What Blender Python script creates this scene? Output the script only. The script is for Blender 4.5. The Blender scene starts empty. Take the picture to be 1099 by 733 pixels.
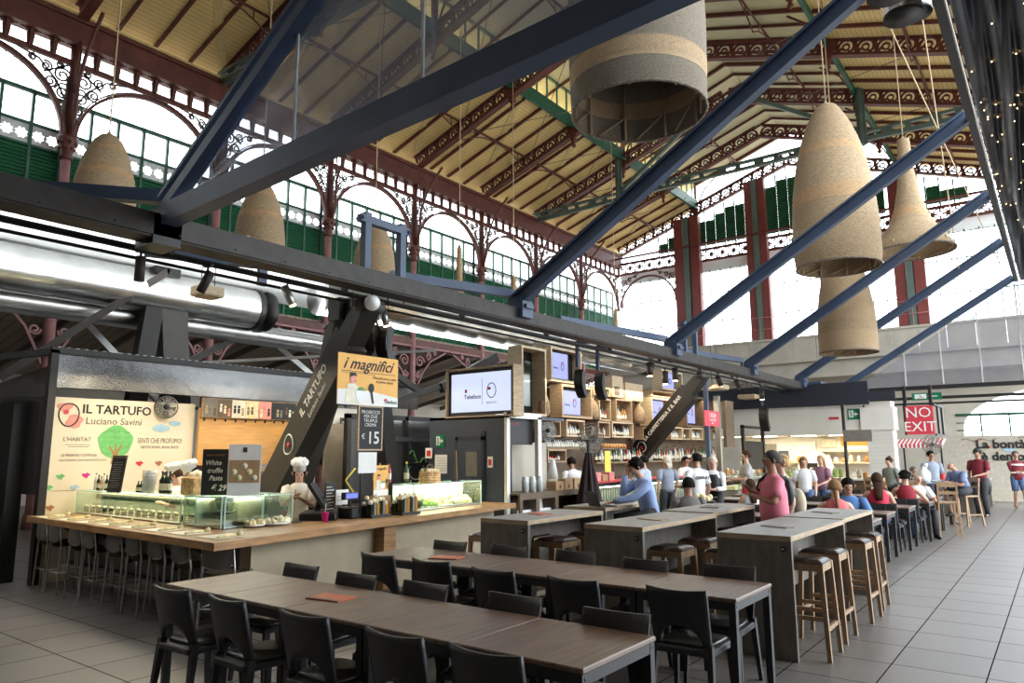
import bpy, math, random
from math import sin, cos, pi, radians, sqrt, atan2
from mathutils import Vector, Matrix
from mathutils.geometry import tessellate_polygon
random.seed(7)
SC = bpy.context.scene
COL = SC.collection

# ---------------------------------------------------------------- camera
FPX = 770.61
YAW, PITCH, ROLL = 0.648268, 0.154435, -0.00475
CAM_H = 1.75
_f = Vector((cos(YAW)*cos(PITCH), sin(YAW)*cos(PITCH), sin(PITCH)))
_r = _f.cross(Vector((0, 0, 1))).normalized()
_u = _r.cross(_f)
_r2 = _r*cos(ROLL) + _u*sin(ROLL)
_u2 = -_r*sin(ROLL) + _u*cos(ROLL)
cd = bpy.data.cameras.new('camera')
cam = bpy.data.objects.new('camera', cd)
COL.objects.link(cam)
cam.matrix_world = Matrix(((_r2.x, _u2.x, -_f.x, 0), (_r2.y, _u2.y, -_f.y, 0), (_r2.z, _u2.z, -_f.z, CAM_H), (0, 0, 0, 1)))
cd.sensor_width = 36.0
cd.lens = 36.0*FPX/1099.0
cd.clip_start = 0.05
cd.clip_end = 400
SC.camera = cam

# ---------------------------------------------------------------- world, exposure
SC.view_settings.view_transform = 'Standard'
SC.view_settings.look = 'None'
SC.view_settings.gamma = 1.0
SC.view_settings.use_curve_mapping = False
SC.view_settings.exposure = 0.85
w = bpy.data.worlds.new('sky')
SC.world = w
w.use_nodes = True
nt = w.node_tree
nt.nodes.clear()
wo = nt.nodes.new('ShaderNodeOutputWorld')
bg = nt.nodes.new('ShaderNodeBackground')
tc = nt.nodes.new('ShaderNodeTexCoord')
sp = nt.nodes.new('ShaderNodeSeparateXYZ')
cr = nt.nodes.new('ShaderNodeValToRGB')
cr.color_ramp.elements[0].position = 0.47
cr.color_ramp.elements[0].color = (0.30, 0.29, 0.27, 1)
cr.color_ramp.elements[1].position = 0.53
cr.color_ramp.elements[1].color = (0.86, 0.94, 1.0, 1)
mr = nt.nodes.new('ShaderNodeMapRange')
mr.inputs['From Min'].default_value = -1
nt.links.new(tc.outputs['Generated'], sp.inputs[0])
nt.links.new(sp.outputs['Z'], mr.inputs['Value'])
nt.links.new(mr.outputs[0], cr.inputs[0])
nt.links.new(cr.outputs[0], bg.inputs['Color'])
bg.inputs['Strength'].default_value = 4.0
nt.links.new(bg.outputs[0], wo.inputs[0])

# ---------------------------------------------------------------- materials
MATS = {}
def pm(name, col, rough=0.6, metal=0.0, nscale=8.0, amt=0.12, bump=0.0, emit=None, estr=0.0, trans=0.0, alpha=1.0, stretch=None, spec=None, coat=0.0, ior=None, sheen=0.0):
    m = bpy.data.materials.new(name)
    m.use_nodes = True
    n = m.node_tree.nodes; l = m.node_tree.links
    b = n['Principled BSDF']
    b.inputs['Roughness'].default_value = rough
    b.inputs['Metallic'].default_value = metal
    c = n.new('ShaderNodeTexCoord')
    mp = n.new('ShaderNodeMapping')
    if stretch: mp.inputs['Scale'].default_value = stretch
    l.new(c.outputs['Object'], mp.inputs[0])
    t = n.new('ShaderNodeTexNoise')
    t.inputs['Scale'].default_value = nscale
    t.inputs['Detail'].default_value = 3
    l.new(mp.outputs[0], t.inputs['Vector'])
    r = n.new('ShaderNodeValToRGB')
    r.color_ramp.elements[0].position = 0.3
    r.color_ramp.elements[1].position = 0.7
    r.color_ramp.elements[0].color = tuple(max(0, x*(1-amt)) for x in col[:3]) + (1,)
    r.color_ramp.elements[1].color = tuple(min(1, x*(1+amt)) for x in col[:3]) + (1,)
    l.new(t.outputs['Fac'], r.inputs[0])
    l.new(r.outputs[0], b.inputs['Base Color'])
    if bump:
        bp = n.new('ShaderNodeBump'); bp.inputs['Strength'].default_value = bump; bp.inputs['Distance'].default_value = 0.02
        l.new(t.outputs['Fac'], bp.inputs['Height']); l.new(bp.outputs[0], b.inputs['Normal'])
    if emit:
        b.inputs['Emission Color'].default_value = tuple(emit) + (1,)
        b.inputs['Emission Strength'].default_value = estr
    if trans: b.inputs['Transmission Weight'].default_value = trans
    if alpha < 1: b.inputs['Alpha'].default_value = alpha
    if spec is not None: b.inputs['Specular IOR Level'].default_value = spec
    if coat: b.inputs['Coat Weight'].default_value = coat
    if ior: b.inputs['IOR'].default_value = ior
    MATS[name] = m
    return m
def nodes_of(m): return m.node_tree.nodes, m.node_tree.links, m.node_tree.nodes['Principled BSDF']

def wave_mat(name, c1, c2, scale, axis='Y', rough=0.6, dist=0.0, bump=0.0, profile='SAW', pos=(0.85, 0.95)):
    m = bpy.data.materials.new(name); m.use_nodes = True
    n, l, b = nodes_of(m)
    c = n.new('ShaderNodeTexCoord'); t = n.new('ShaderNodeTexWave')
    t.bands_direction = axis; t.wave_profile = profile
    t.inputs['Scale'].default_value = scale; t.inputs['Distortion'].default_value = dist
    l.new(c.outputs['Object'], t.inputs['Vector'])
    r = n.new('ShaderNodeValToRGB')
    r.color_ramp.elements[0].position = pos[0]; r.color_ramp.elements[1].position = pos[1]
    r.color_ramp.elements[0].color = c1 + (1,); r.color_ramp.elements[1].color = c2 + (1,)
    l.new(t.outputs['Fac'], r.inputs[0])
    ns = n.new('ShaderNodeTexNoise'); ns.inputs['Scale'].default_value = 1.3; ns.inputs['Detail'].default_value = 4
    l.new(c.outputs['Object'], ns.inputs['Vector'])
    mx = n.new('ShaderNodeMixRGB'); mx.blend_type = 'MULTIPLY'; mx.inputs[0].default_value = 0.35
    l.new(r.outputs[0], mx.inputs[1]); l.new(ns.outputs['Fac'], mx.inputs[2])
    l.new(mx.outputs[0], b.inputs['Base Color'])
    b.inputs['Roughness'].default_value = rough
    if bump:
        bp = n.new('ShaderNodeBump'); bp.inputs['Strength'].default_value = bump; bp.inputs['Distance'].default_value = 0.03
        l.new(t.outputs['Fac'], bp.inputs['Height']); l.new(bp.outputs[0], b.inputs['Normal'])
    MATS[name] = m
    return m

def glassy(name, tint=(0.9, 0.95, 0.95), fac=0.12, rough=0.03, col=(0.6, 0.65, 0.7), bump=0.0, haze=0.0):
    """clear sheet: mostly see-through with a glossy reflection"""
    m = bpy.data.materials.new(name); m.use_nodes = True
    n = m.node_tree.nodes; l = m.node_tree.links; n.clear()
    o = n.new('ShaderNodeOutputMaterial'); tr = n.new('ShaderNodeBsdfTransparent'); tr.inputs[0].default_value = tint + (1,)
    g = n.new('ShaderNodeBsdfGlossy'); g.inputs['Roughness'].default_value = rough; g.inputs['Color'].default_value = (1, 1, 1, 1)
    fr = n.new('ShaderNodeLayerWeight'); fr.inputs[0].default_value = 0.35
    ad = n.new('ShaderNodeMath'); ad.operation = 'MULTIPLY_ADD'; ad.inputs[1].default_value = 0.35; ad.inputs[2].default_value = fac; ad.use_clamp = True
    l.new(fr.outputs['Facing'], ad.inputs[0])
    mx = n.new('ShaderNodeMixShader'); l.new(ad.outputs[0], mx.inputs[0]); l.new(tr.outputs[0], mx.inputs[1]); l.new(g.outputs[0], mx.inputs[2])
    last = mx
    if haze:
        df = n.new('ShaderNodeBsdfDiffuse'); df.inputs[0].default_value = col + (1,)
        m2 = n.new('ShaderNodeMixShader'); m2.inputs[0].default_value = haze
        l.new(mx.outputs[0], m2.inputs[1]); l.new(df.outputs[0], m2.inputs[2]); last = m2
    if bump:
        c = n.new('ShaderNodeTexCoord'); t = n.new('ShaderNodeTexNoise'); t.inputs['Scale'].default_value = 1.6; t.inputs['Detail'].default_value = 2
        l.new(c.outputs['Object'], t.inputs['Vector'])
        bp = n.new('ShaderNodeBump'); bp.inputs['Strength'].default_value = bump; bp.inputs['Distance'].default_value = 0.2
        l.new(t.outputs['Fac'], bp.inputs['Height']); l.new(bp.outputs[0], g.inputs['Normal'])
    l.new(last.outputs[0], o.inputs[0])
    MATS[name] = m
    return m

pm('iron_red', (0.105, 0.026, 0.017), 0.55, nscale=3, amt=0.25)
pm('iron_pink', (0.30, 0.13, 0.13), 0.55, nscale=3, amt=0.2)
pm('iron_grey', (0.13, 0.10, 0.09), 0.6, nscale=4)
pm('steel_grey', (0.09, 0.13, 0.11), 0.5, nscale=3)
pm('navy_steel', (0.060, 0.088, 0.150), 0.45, nscale=2, amt=0.15, spec=0.4)
pm('black_steel', (0.012, 0.011, 0.010), 0.5, nscale=4, amt=0.2)
pm('rust_black', (0.030, 0.024, 0.020), 0.6, nscale=6, amt=0.35)
pm('green_iron', (0.012, 0.085, 0.05), 0.5, nscale=3)
pm('green_louvre', (0.010, 0.105, 0.042), 0.5, nscale=2, amt=0.2)
pm('lattice_white', (0.62, 0.64, 0.64), 0.6)
pm('concrete', (0.42, 0.38, 0.32), 0.8, nscale=1.5, amt=0.12)
pm('plaster', (0.55, 0.50, 0.42), 0.8, nscale=1.2, amt=0.08)
pm('stall_white', (0.78, 0.75, 0.68), 0.6, nscale=1.5, amt=0.05)
wave_mat('roof_yellow', (0.88, 0.64, 0.26), (0.45, 0.30, 0.09), 2.2, 'Y', 0.6)
wave_mat('roof_pale', (0.72, 0.66, 0.42), (0.40, 0.38, 0.20), 2.2, 'X', 0.6)
wave_mat('aisle_roof', (0.34, 0.27, 0.19), (0.10, 0.08, 0.06), 0.9, 'X', 0.7)
pm('beam_yellow', (0.62, 0.47, 0.20), 0.6)
pm('wicker', (0.36, 0.26, 0.155), 0.85, nscale=14, amt=0.35, bump=0.6, stretch=(1, 1, 7))
pm('wicker_band', (0.43, 0.275, 0.145), 0.85, nscale=14, amt=0.35, bump=0.6, stretch=(1, 1, 7))
pm('leg_grey', (0.055, 0.05, 0.045), 0.5, nscale=3)
pm('wicker_grey', (0.22, 0.185, 0.14), 0.9, nscale=22, amt=0.45, bump=0.8, stretch=(2, 2, 6))
pm('wicker_tan', (0.42, 0.30, 0.18), 0.9, nscale=22, amt=0.4, bump=0.8, stretch=(2, 2, 6))
pm('wicker_hood', (0.20, 0.165, 0.13), 0.9, nscale=18, amt=0.5, bump=0.8)
pm('rope', (0.62, 0.47, 0.30), 0.8)
pm('duct', (0.62, 0.62, 0.60), 0.28, 1.0, nscale=3, amt=0.12, bump=0.25)
pm('white_panel', (0.86, 0.87, 0.87), 0.45)
pm('charcoal_plastic', (0.020, 0.019, 0.020), 0.5, nscale=30, amt=0.2)
pm('seat_pad', (0.035, 0.034, 0.033), 0.28, nscale=8, amt=0.15)
pm('dark_leather', (0.025, 0.014, 0.012), 0.25, nscale=12, amt=0.3, bump=0.1)
pm('stool_wood', (0.33, 0.205, 0.11), 0.5, nscale=6, amt=0.25, stretch=(6, 6, 1))
pm('oak_edge', (0.36, 0.19, 0.075), 0.45, nscale=4, amt=0.3, stretch=(1, 1, 6))
pm('panel_grey', (0.15, 0.132, 0.110), 0.6, nscale=14, amt=0.22, stretch=(1, 1, 0.4))
pm('table_top_grey', (0.26, 0.245, 0.22), 0.52, nscale=10, amt=0.2, ior=2.5)
pm('counter_side', (0.44, 0.36, 0.25), 0.75, nscale=4, amt=0.06)
pm('board_cream', (0.80, 0.70, 0.52), 0.6, nscale=2, amt=0.03)
pm('board_wood', (0.62, 0.33, 0.10), 0.45, nscale=3, amt=0.12, stretch=(1, 1, 7))
pm('crate_wood', (0.40, 0.29, 0.18), 0.6, nscale=5, amt=0.2, stretch=(1, 1, 6))
pm('crate_pale', (0.60, 0.47, 0.31), 0.6, nscale=5, amt=0.15, stretch=(1, 1, 6))
pm('crate_dark', (0.13, 0.085, 0.05), 0.6, nscale=5, amt=0.2)
pm('chalk_black', (0.012, 0.012, 0.012), 0.7)
pm('chalk', (0.75, 0.73, 0.68), 0.9, nscale=40, amt=0.1)
pm('white', (0.82, 0.82, 0.80), 0.6, amt=0.03)
pm('paper', (0.80, 0.78, 0.74), 0.7, amt=0.03)
pm('black', (0.006, 0.006, 0.006), 0.5)
pm('kiosk_blue', (0.050, 0.062, 0.088), 0.5, nscale=3, amt=0.06)
pm('kiosk_trim', (0.030, 0.037, 0.052), 0.45)
pm('chrome', (0.72, 0.72, 0.72), 0.18, 1.0, amt=0.03)
pm('dull_metal', (0.42, 0.42, 0.40), 0.38, 1.0, amt=0.05)
pm('ink', (0.02, 0.02, 0.02), 0.7)
pm('ink_grey', (0.20, 0.18, 0.15), 0.7)
pm('red', (0.60, 0.03, 0.03), 0.5)
pm('sign_red', (0.62, 0.045, 0.07), 0.5, amt=0.05)
pm('sign_green', (0.0, 0.16, 0.075), 0.5, amt=0.05)
pm('leaf_green', (0.16, 0.52, 0.16), 0.6, nscale=10)
pm('trunk_brown', (0.42, 0.18, 0.08), 0.6)
pm('cloud_blue', (0.36, 0.55, 0.66), 0.6)
pm('sun_yellow', (0.85, 0.65, 0.08), 0.6)
pm('poster_orange', (0.80, 0.42, 0.085), 0.55, amt=0.04)
pm('pinkish', (0.72, 0.28, 0.24), 0.6)
pm('magenta', (0.65, 0.02, 0.25), 0.4)
pm('menu_orange', (0.55, 0.13, 0.055), 0.5)
pm('cardboard', (0.42, 0.26, 0.13), 0.7)
pm('basket', (0.60, 0.38, 0.17), 0.8, nscale=20, amt=0.4, bump=0.5)
pm('cheese', (0.80, 0.68, 0.38), 0.6, nscale=15, amt=0.2, bump=0.4)
pm('pasta', (0.82, 0.74, 0.52), 0.6, nscale=15, amt=0.2, bump=0.4)
pm('greens', (0.20, 0.32, 0.08), 0.6, nscale=20, amt=0.4, bump=0.4)
pm('glass_dark', (0.02, 0.03, 0.015), 0.08, spec=0.8)
pm('glass_green', (0.05, 0.12, 0.04), 0.08, spec=0.8)
pm('glass_amber', (0.50, 0.22, 0.04), 0.12, spec=0.8)
pm('glass_clear', (0.60, 0.62, 0.60), 0.10, spec=0.8)
pm('glass_red', (0.35, 0.015, 0.015), 0.12, spec=0.8)
pm('label_cream', (0.75, 0.70, 0.55), 0.6)
pm('umbrella_maroon', (0.030, 0.013, 0.014), 0.8, nscale=8, amt=0.3)
pm('sack', (0.35, 0.24, 0.14), 0.9, nscale=20, amt=0.3, bump=0.5)
pm('stone_wall_tile', (0.80, 0.76, 0.68), 0.35, amt=0.04)
pm('screen_lilac', (0.1, 0.1, 0.15), 0.3, emit=(0.36, 0.40, 0.86), estr=0.55)
pm('screen_pale', (0.1, 0.1, 0.15), 0.3, emit=(0.62, 0.70, 0.98), estr=0.6)
pm('screen_blue', (0.1, 0.1, 0.15), 0.3, emit=(0.05, 0.08, 1.0), estr=1.2)
pm('lamp_warm', (1, 0.9, 0.7), 0.4, emit=(1.0, 0.78, 0.45), estr=14)
pm('lamp_strip', (1, 1, 0.9), 0.4, emit=(1.0, 0.93, 0.72), estr=5)
pm('lamp_fairy', (1, 0.9, 0.7), 0.4, emit=(1.0, 0.62, 0.25), estr=6)
pm('lamp_globe', (0.8, 0.8, 0.78), 0.4)
glassy('case_glass', (0.88, 0.95, 0.92), 0.06, 0.02)
glassy('film', (0.78, 0.80, 0.86), 0.02, 0.25, haze=0.24, col=(0.42, 0.43, 0.50), bump=0.15)
glassy('film_far', (0.90, 0.91, 0.94), 0.04, 0.15, haze=0.22, col=(0.42, 0.42, 0.47), bump=0.15)
glassy('fascia_glass', (0.38, 0.38, 0.38), 0.10, 0.25, haze=0.25, col=(0.16, 0.16, 0.16), bump=0.12)
ms = bpy.data.materials.new('milky_sheet'); ms.use_nodes = True
_n = ms.node_tree.nodes; _l = ms.node_tree.links; _n.clear()
_o = _n.new('ShaderNodeOutputMaterial'); _t = _n.new('ShaderNodeBsdfTranslucent'); _d = _n.new('ShaderNodeBsdfDiffuse'); _x = _n.new('ShaderNodeMixShader')
_t.inputs[0].default_value = (.9, .92, .92, 1); _d.inputs[0].default_value = (.9, .91, .91, 1); _x.inputs[0].default_value = .5
_l.new(_t.outputs[0], _x.inputs[1]); _l.new(_d.outputs[0], _x.inputs[2]); _l.new(_x.outputs[0], _o.inputs[0]); MATS['milky_sheet'] = ms
pm('window_milk', (0.85, 0.87, 0.88), 0.5, amt=0.02)
# ---------------------------------------------------------------- mesh helpers
class MB:
    def __init__(s): s.v = []; s.f = []; s.sm = []
    def add(s, vs, fs, smooth=False):
        o = len(s.v); s.v += [tuple(v) for v in vs]
        for f in fs: s.f.append(tuple(i+o for i in f)); s.sm.append(smooth)
        return s
    def box(s, x0, y0, z0, x1, y1, z1):
        if x0 > x1: x0, x1 = x1, x0
        if y0 > y1: y0, y1 = y1, y0
        if z0 > z1: z0, z1 = z1, z0
        return s.add([(x0,y0,z0),(x1,y0,z0),(x1,y1,z0),(x0,y1,z0),(x0,y0,z1),(x1,y0,z1),(x1,y1,z1),(x0,y1,z1)],
              [(0,3,2,1),(4,5,6,7),(0,1,5,4),(1,2,6,5),(2,3,7,6),(3,0,4,7)])
    def bbox(s, x0, y0, z0, x1, y1, z1, b=0.01):
        """box with chamfered vertical and top edges"""
        if x0 > x1: x0, x1 = x1, x0
        if y0 > y1: y0, y1 = y1, y0
        if z0 > z1: z0, z1 = z1, z0
        def ring(i, z): return [(x0+i+b,y0+i,z),(x1-i-b,y0+i,z),(x1-i,y0+i+b,z),(x1-i,y1-i-b,z),(x1-i-b,y1-i,z),(x0+i+b,y1-i,z),(x0+i,y1-i-b,z),(x0+i,y0+i+b,z)]
        rs = [ring(b, z0), ring(0, z0+b), ring(0, z1-b), ring(b, z1)]
        vs = sum(rs, []); fs = [tuple(range(7, -1, -1)), tuple(range(24, 32))]
        for k in range(3):
            for i in range(8): fs.append((k*8+i, k*8+(i+1) % 8, (k+1)*8+(i+1) % 8, (k+1)*8+i))
        return s.add(vs, fs)
    def bar(s, p, q, w, h, up=(0, 0, 1), w2=None, h2=None):
        p = Vector(p); q = Vector(q); d = (q-p).normalized(); u = Vector(up)
        if abs(d.dot(u)) > 0.98: u = Vector((1, 0, 0))
        a = d.cross(u).normalized(); b = a.cross(d)
        w2 = w2 or w; h2 = h2 or h
        vs = []
        for c, ww, hh in ((p, w, h), (q, w2, h2)):
            for i, j in ((-1,-1),(1,-1),(1,1),(-1,1)): vs.append(c + a*i*ww/2 + b*j*hh/2)
        return s.add(vs, [(0,3,2,1),(4,5,6,7),(0,1,5,4),(1,2,6,5),(2,3,7,6),(3,0,4,7)])
    def tube(s, pts, r, n=6, closed=False, smooth=True, flat=None):
        pts = [Vector(p) for p in pts]; N = len(pts)
        rs = r if isinstance(r, (list, tuple)) else [r]*N
        vs = []; prev = None
        for i, p in enumerate(pts):
            if closed: d = pts[(i+1) % N]-pts[i-1]
            else: d = pts[min(i+1, N-1)]-pts[max(i-1, 0)]
            d = d.normalized() if d.length > 1e-9 else Vector((0, 0, 1))
            if flat is not None:
                a = Vector(flat)
            elif prev is None:
                a = d.cross(Vector((0, 0, 1)));
                if a.length < 1e-3: a = d.cross(Vector((1, 0, 0)))
            else: a = prev - d*prev.dot(d)
            a = a.normalized(); prev = a; b = d.cross(a).normalized()
            for k in range(n):
                t = 2*pi*k/n; vs.append(p + a*cos(t)*rs[i] + b*sin(t)*rs[i])
        fs = []
        M = N if closed else N-1
        for i in range(M):
            for k in range(n):
                j = (i+1) % N
                fs.append((i*n+k, i*n+(k+1) % n, j*n+(k+1) % n, j*n+k))
        if not closed: fs.append(tuple(range(n-1, -1, -1))); fs.append(tuple((N-1)*n+k for k in range(n)))
        return s.add(vs, fs, smooth)
    def ribbon(s, pts, w, th, nrm=(0, 1, 0), closed=False):
        """flat iron strip lying in the plane with normal nrm: in-plane width w, thickness th"""
        pts = [Vector(p) for p in pts]; N = len(pts); nr = Vector(nrm); vs = []
        ws = w if isinstance(w, (list, tuple)) else [w]*N
        for i, p in enumerate(pts):
            if closed: d = pts[(i+1) % N]-pts[i-1]
            else: d = pts[min(i+1, N-1)]-pts[max(i-1, 0)]
            d = d.normalized(); a = nr.cross(d)
            a = a.normalized() if a.length > 1e-6 else Vector((1, 0, 0))
            for i1, j1 in ((-1,-1),(1,-1),(1,1),(-1,1)): vs.append(p + a*i1*ws[i]/2 + nr*j1*th/2)
        fs = []
        for i in range(N if closed else N-1):
            j = (i+1) % N
            for k in range(4): fs.append((i*4+k, i*4+(k+1) % 4, j*4+(k+1) % 4, j*4+k))
        if not closed: fs += [(3,2,1,0), tuple((N-1)*4+k for k in range(4))]
        return s.add(vs, fs)
    def lathe(s, prof, c=(0, 0, 0), n=16, smooth=True, caps=True, sx=1.0, sy=1.0):
        vs = []
        for r, z in prof:
            for k in range(n):
                t = 2*pi*k/n; vs.append((c[0]+r*cos(t)*sx, c[1]+r*sin(t)*sy, c[2]+z))
        fs = []
        for i in range(len(prof)-1):
            for k in range(n): fs.append((i*n+k, i*n+(k+1) % n, (i+1)*n+(k+1) % n, (i+1)*n+k))
        if caps:
            fs.append(tuple(range(n-1, -1, -1))); fs.append(tuple((len(prof)-1)*n+k for k in range(n)))
        return s.add(vs, fs, smooth)
    def ball(s, c, r, n=10, m=6, sx=1, sy=1, sz=1):
        prof = [(max(1e-4, r*sin(pi*i/m)), -r*cos(pi*i/m)*sz) for i in range(m+1)]
        return s.lathe(prof, c, n, True, True, sx, sy)
    def plate(s, outline, holes=(), th=0.03, frame=None, c=0.0):
        """flat plate with holes; 2D (u,v) outline. frame: function(u,v,w)->xyz"""
        frame = frame or (lambda u, v, w: (u, w, v))
        loops = [list(outline)] + [list(h) for h in holes]
        tris = tessellate_polygon([[Vector((p[0], p[1], 0)) for p in L] for L in loops])
        flat = [p for L in loops for p in L]; n = len(flat)
        vs = [frame(u, v, c-th/2) for u, v in flat] + [frame(u, v, c+th/2) for u, v in flat]
        fs = [tuple(t) for t in tris] + [tuple(i+n for i in reversed(t)) for t in tris]
        o = 0
        for L in loops:
            k = len(L)
            for i in range(k): j = (i+1) % k; fs.append((o+i, o+j, o+j+n, o+i+n))
            o += k
        return s.add(vs, fs)
    def grid(s, fn, nu, nv, smooth=True):
        vs = [fn(i/nu, j/nv) for j in range(nv+1) for i in range(nu+1)]
        fs = [(j*(nu+1)+i, j*(nu+1)+i+1, (j+1)*(nu+1)+i+1, (j+1)*(nu+1)+i) for j in range(nv) for i in range(nu)]
        return s.add(vs, fs, smooth)
    def build(s, name, mat, parent=None, loc=None, world=False):
        """world=True: verts are world coordinates, moved into the parent's local space (parents are only translated)"""
        off = (0, 0, 0)
        if world and parent is not None:
            off = tuple(parent.location)
            pp = parent.parent
            while pp is not None: off = tuple(a+b for a, b in zip(off, pp.location)); pp = pp.parent
        me = bpy.data.meshes.new(name)
        me.from_pydata([(a-off[0], b-off[1], c-off[2]) for a, b, c in s.v], [], s.f)
        for i, p in enumerate(me.polygons): p.use_smooth = s.sm[i]
        mats = mat if isinstance(mat, (list, tuple)) else [mat]
        for m in mats: me.materials.append(MATS[m] if isinstance(m, str) else m)
        me.validate(); me.update()
        o = bpy.data.objects.new(name, me); COL.objects.link(o)
        if parent is not None: o.parent = parent
        if loc: o.location = loc
        return o

def thing(name, label, cat, loc=(0, 0, 0), rotz=0.0, group=None):
    o = bpy.data.objects.new(name, None); COL.objects.link(o)
    o.location = loc; o.rotation_euler = (0, 0, rotz); o.empty_display_size = 0.1
    o['label'] = label; o['category'] = cat
    if group: o['group'] = group
    return o
def tag(o, label, cat, group=None, kind=None):
    o['label'] = label; o['category'] = cat
    if group: o['group'] = group
    if kind: o['kind'] = kind
    return o
def struct(o): o['kind'] = 'structure'; return o
def sempty(name, loc=(0, 0, 0)):
    o = bpy.data.objects.new(name, None); COL.objects.link(o); o.location = loc; o['kind'] = 'structure'; return o
def dup(src, loc=None, rotz=None, label=None, group=None, parent=None):
    r = src.copy(); COL.objects.link(r); r.parent = parent
    if loc is not None: r.location = loc
    if rotz is not None: r.rotation_euler = (0, 0, rotz)
    if label: r['label'] = label
    if group: r['group'] = group
    for ch in list(src.children): dup(ch, parent=r)
    return r
def text(name, s, mat, parent, loc, size, frame='x-', th=0.002, align='CENTER', rot=None, shear=0.0, bold=0.0, sx=1.0, world=False, squeeze=None):
    """lettering as mesh. frame: orientation of the text plane. 'y-' faces -Y (reads along +X); 'x-' faces -X (reads along -Y)"""
    cu = bpy.data.curves.new(name, 'FONT'); cu.body = s; cu.size = size; cu.extrude = th; cu.align_x = align; cu.align_y = 'CENTER'
    cu.shear = shear; cu.offset = bold*size; cu.resolution_u = 2
    cu.space_line = 0.9
    to = bpy.data.objects.new('t', cu); COL.objects.link(to)
    dg = bpy.context.evaluated_depsgraph_get(); dg.update()
    me = bpy.data.meshes.new_from_object(to.evaluated_get(dg)); bpy.data.objects.remove(to); bpy.data.curves.remove(cu)
    me.name = name
    if frame == 'y-': M = Matrix(((1,0,0,0),(0,0,-1,0),(0,1,0,0),(0,0,0,1)))
    elif frame == 'x-': M = Matrix(((0,0,-1,0),(-1,0,0,0),(0,1,0,0),(0,0,0,1)))
    elif frame == 'z': M = Matrix.Identity(4)
    else: M = frame
    if rot: M = M @ Matrix.Rotation(rot, 4, 'Z')
    if sx != 1.0: M = M @ Matrix.Diagonal((sx, 1, 1, 1))
    me.transform(M)
    me.materials.clear(); me.materials.append(MATS[mat])
    o = bpy.data.objects.new(name, me); COL.objects.link(o)
    off = Vector((0, 0, 0))
    if world and parent is not None:
        off = Vector(parent.location); pp = parent.parent
        while pp is not None: off += pp.location; pp = pp.parent
    if parent is not None: o.parent = parent
    o.location = Vector(loc)-off
    return o
def light(name, kind, loc, energy, color=(1, 1, 1), size=0.2, rot=None, spot=None, size_y=None, blend=0.5, parent=None):
    ld = bpy.data.lights.new(name, kind); ld.energy = energy; ld.color = color
    if kind == 'AREA':
        ld.size = size
        if size_y: ld.shape = 'RECTANGLE'; ld.size_y = size_y
    elif kind == 'SPOT': ld.spot_size = spot or 1.2; ld.spot_blend = blend; ld.shadow_soft_size = size
    else: ld.shadow_soft_size = size
    o = bpy.data.objects.new(name, ld); COL.objects.link(o); o.location = loc
    if rot: o.rotation_euler = rot
    if parent: o.parent = parent
    return o
def circ(cx, cy, r, n=16, a0=0.0, ry=None): return [(cx+r*cos(a0+2*pi*i/n), cy+(ry or r)*sin(a0+2*pi*i/n)) for i in range(n)]
def spiral(c, r0, r1, a0, a1, n, frame):
    return [frame(c[0]+(r0+(r1-r0)*i/n)*cos(a0+(a1-a0)*i/n), c[1]+(r0+(r1-r0)*i/n)*sin(a0+(a1-a0)*i/n), 0) for i in range(n+1)]
# ================================================================ SETTING
BX = [-1.45, 2.88, 7.15, 11.4, 15.65, 19.9, 24.15, 28.4, 32.65, 36.9]    # bay lines
YW = 20.0; ZE = 13.2; YR = 10.0; ZR = 16.5; XE = 37.0  # many positions from here on computed from image pixels at chosen depths
# floor: large tiles
fm = bpy.data.materials.new('floor_tiles'); fm.use_nodes = True
n, l, b = nodes_of(fm)
c = n.new('ShaderNodeTexCoord'); mp = n.new('ShaderNodeMapping')
mp.inputs['Location'].default_value = (-0.23, -0.64, 0)
br = n.new('ShaderNodeTexBrick'); br.offset = 0.0; br.offset_frequency = 2
br.inputs['Scale'].default_value = 1.0; br.inputs['Brick Width'].default_value = 0.672; br.inputs['Row Height'].default_value = 0.67
br.inputs['Mortar Size'].default_value = 0.0055; br.inputs['Mortar Smooth'].default_value = 0.1; br.inputs['Bias'].default_value = 0.0
br.inputs['Color1'].default_value = (0.105, 0.090, 0.079, 1); br.inputs['Color2'].default_value = (0.13, 0.112, 0.098, 1); br.inputs['Mortar'].default_value = (0.015, 0.013, 0.012, 1)
l.new(c.outputs['Object'], mp.inputs[0]); l.new(mp.outputs[0], br.inputs['Vector'])
ns = n.new('ShaderNodeTexNoise'); ns.inputs['Scale'].default_value = 3; ns.inputs['Detail'].default_value = 5; l.new(c.outputs['Object'], ns.inputs['Vector'])
mx = n.new('ShaderNodeMixRGB'); mx.blend_type = 'OVERLAY'; mx.inputs[0].default_value = 0.25
l.new(br.outputs['Color'], mx.inputs[1]); l.new(ns.outputs['Fac'], mx.inputs[2]); l.new(mx.outputs[0], b.inputs['Base Color'])
rr = n.new('ShaderNodeMapRange'); rr.inputs['To Min'].default_value = 0.34; rr.inputs['To Max'].default_value = 0.48; b.inputs['IOR'].default_value = 2.7; l.new(ns.outputs['Fac'], rr.inputs[0]); l.new(rr.outputs[0], b.inputs['Roughness'])
sm = n.new('ShaderNodeMath'); sm.operation = 'MULTIPLY_ADD'; sm.inputs[1].default_value = -1.7; sm.inputs[2].default_value = 2.7; l.new(br.outputs['Fac'], sm.inputs[0]); l.new(sm.outputs[0], b.inputs['IOR'])
bp = n.new('ShaderNodeBump'); bp.inputs['Strength'].default_value = 0.5; bp.inputs['Distance'].default_value = 0.01; bp.invert = True
l.new(br.outputs['Fac'], bp.inputs['Height']); l.new(bp.outputs[0], b.inputs['Normal'])
MATS['floor_tiles'] = fm
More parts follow.
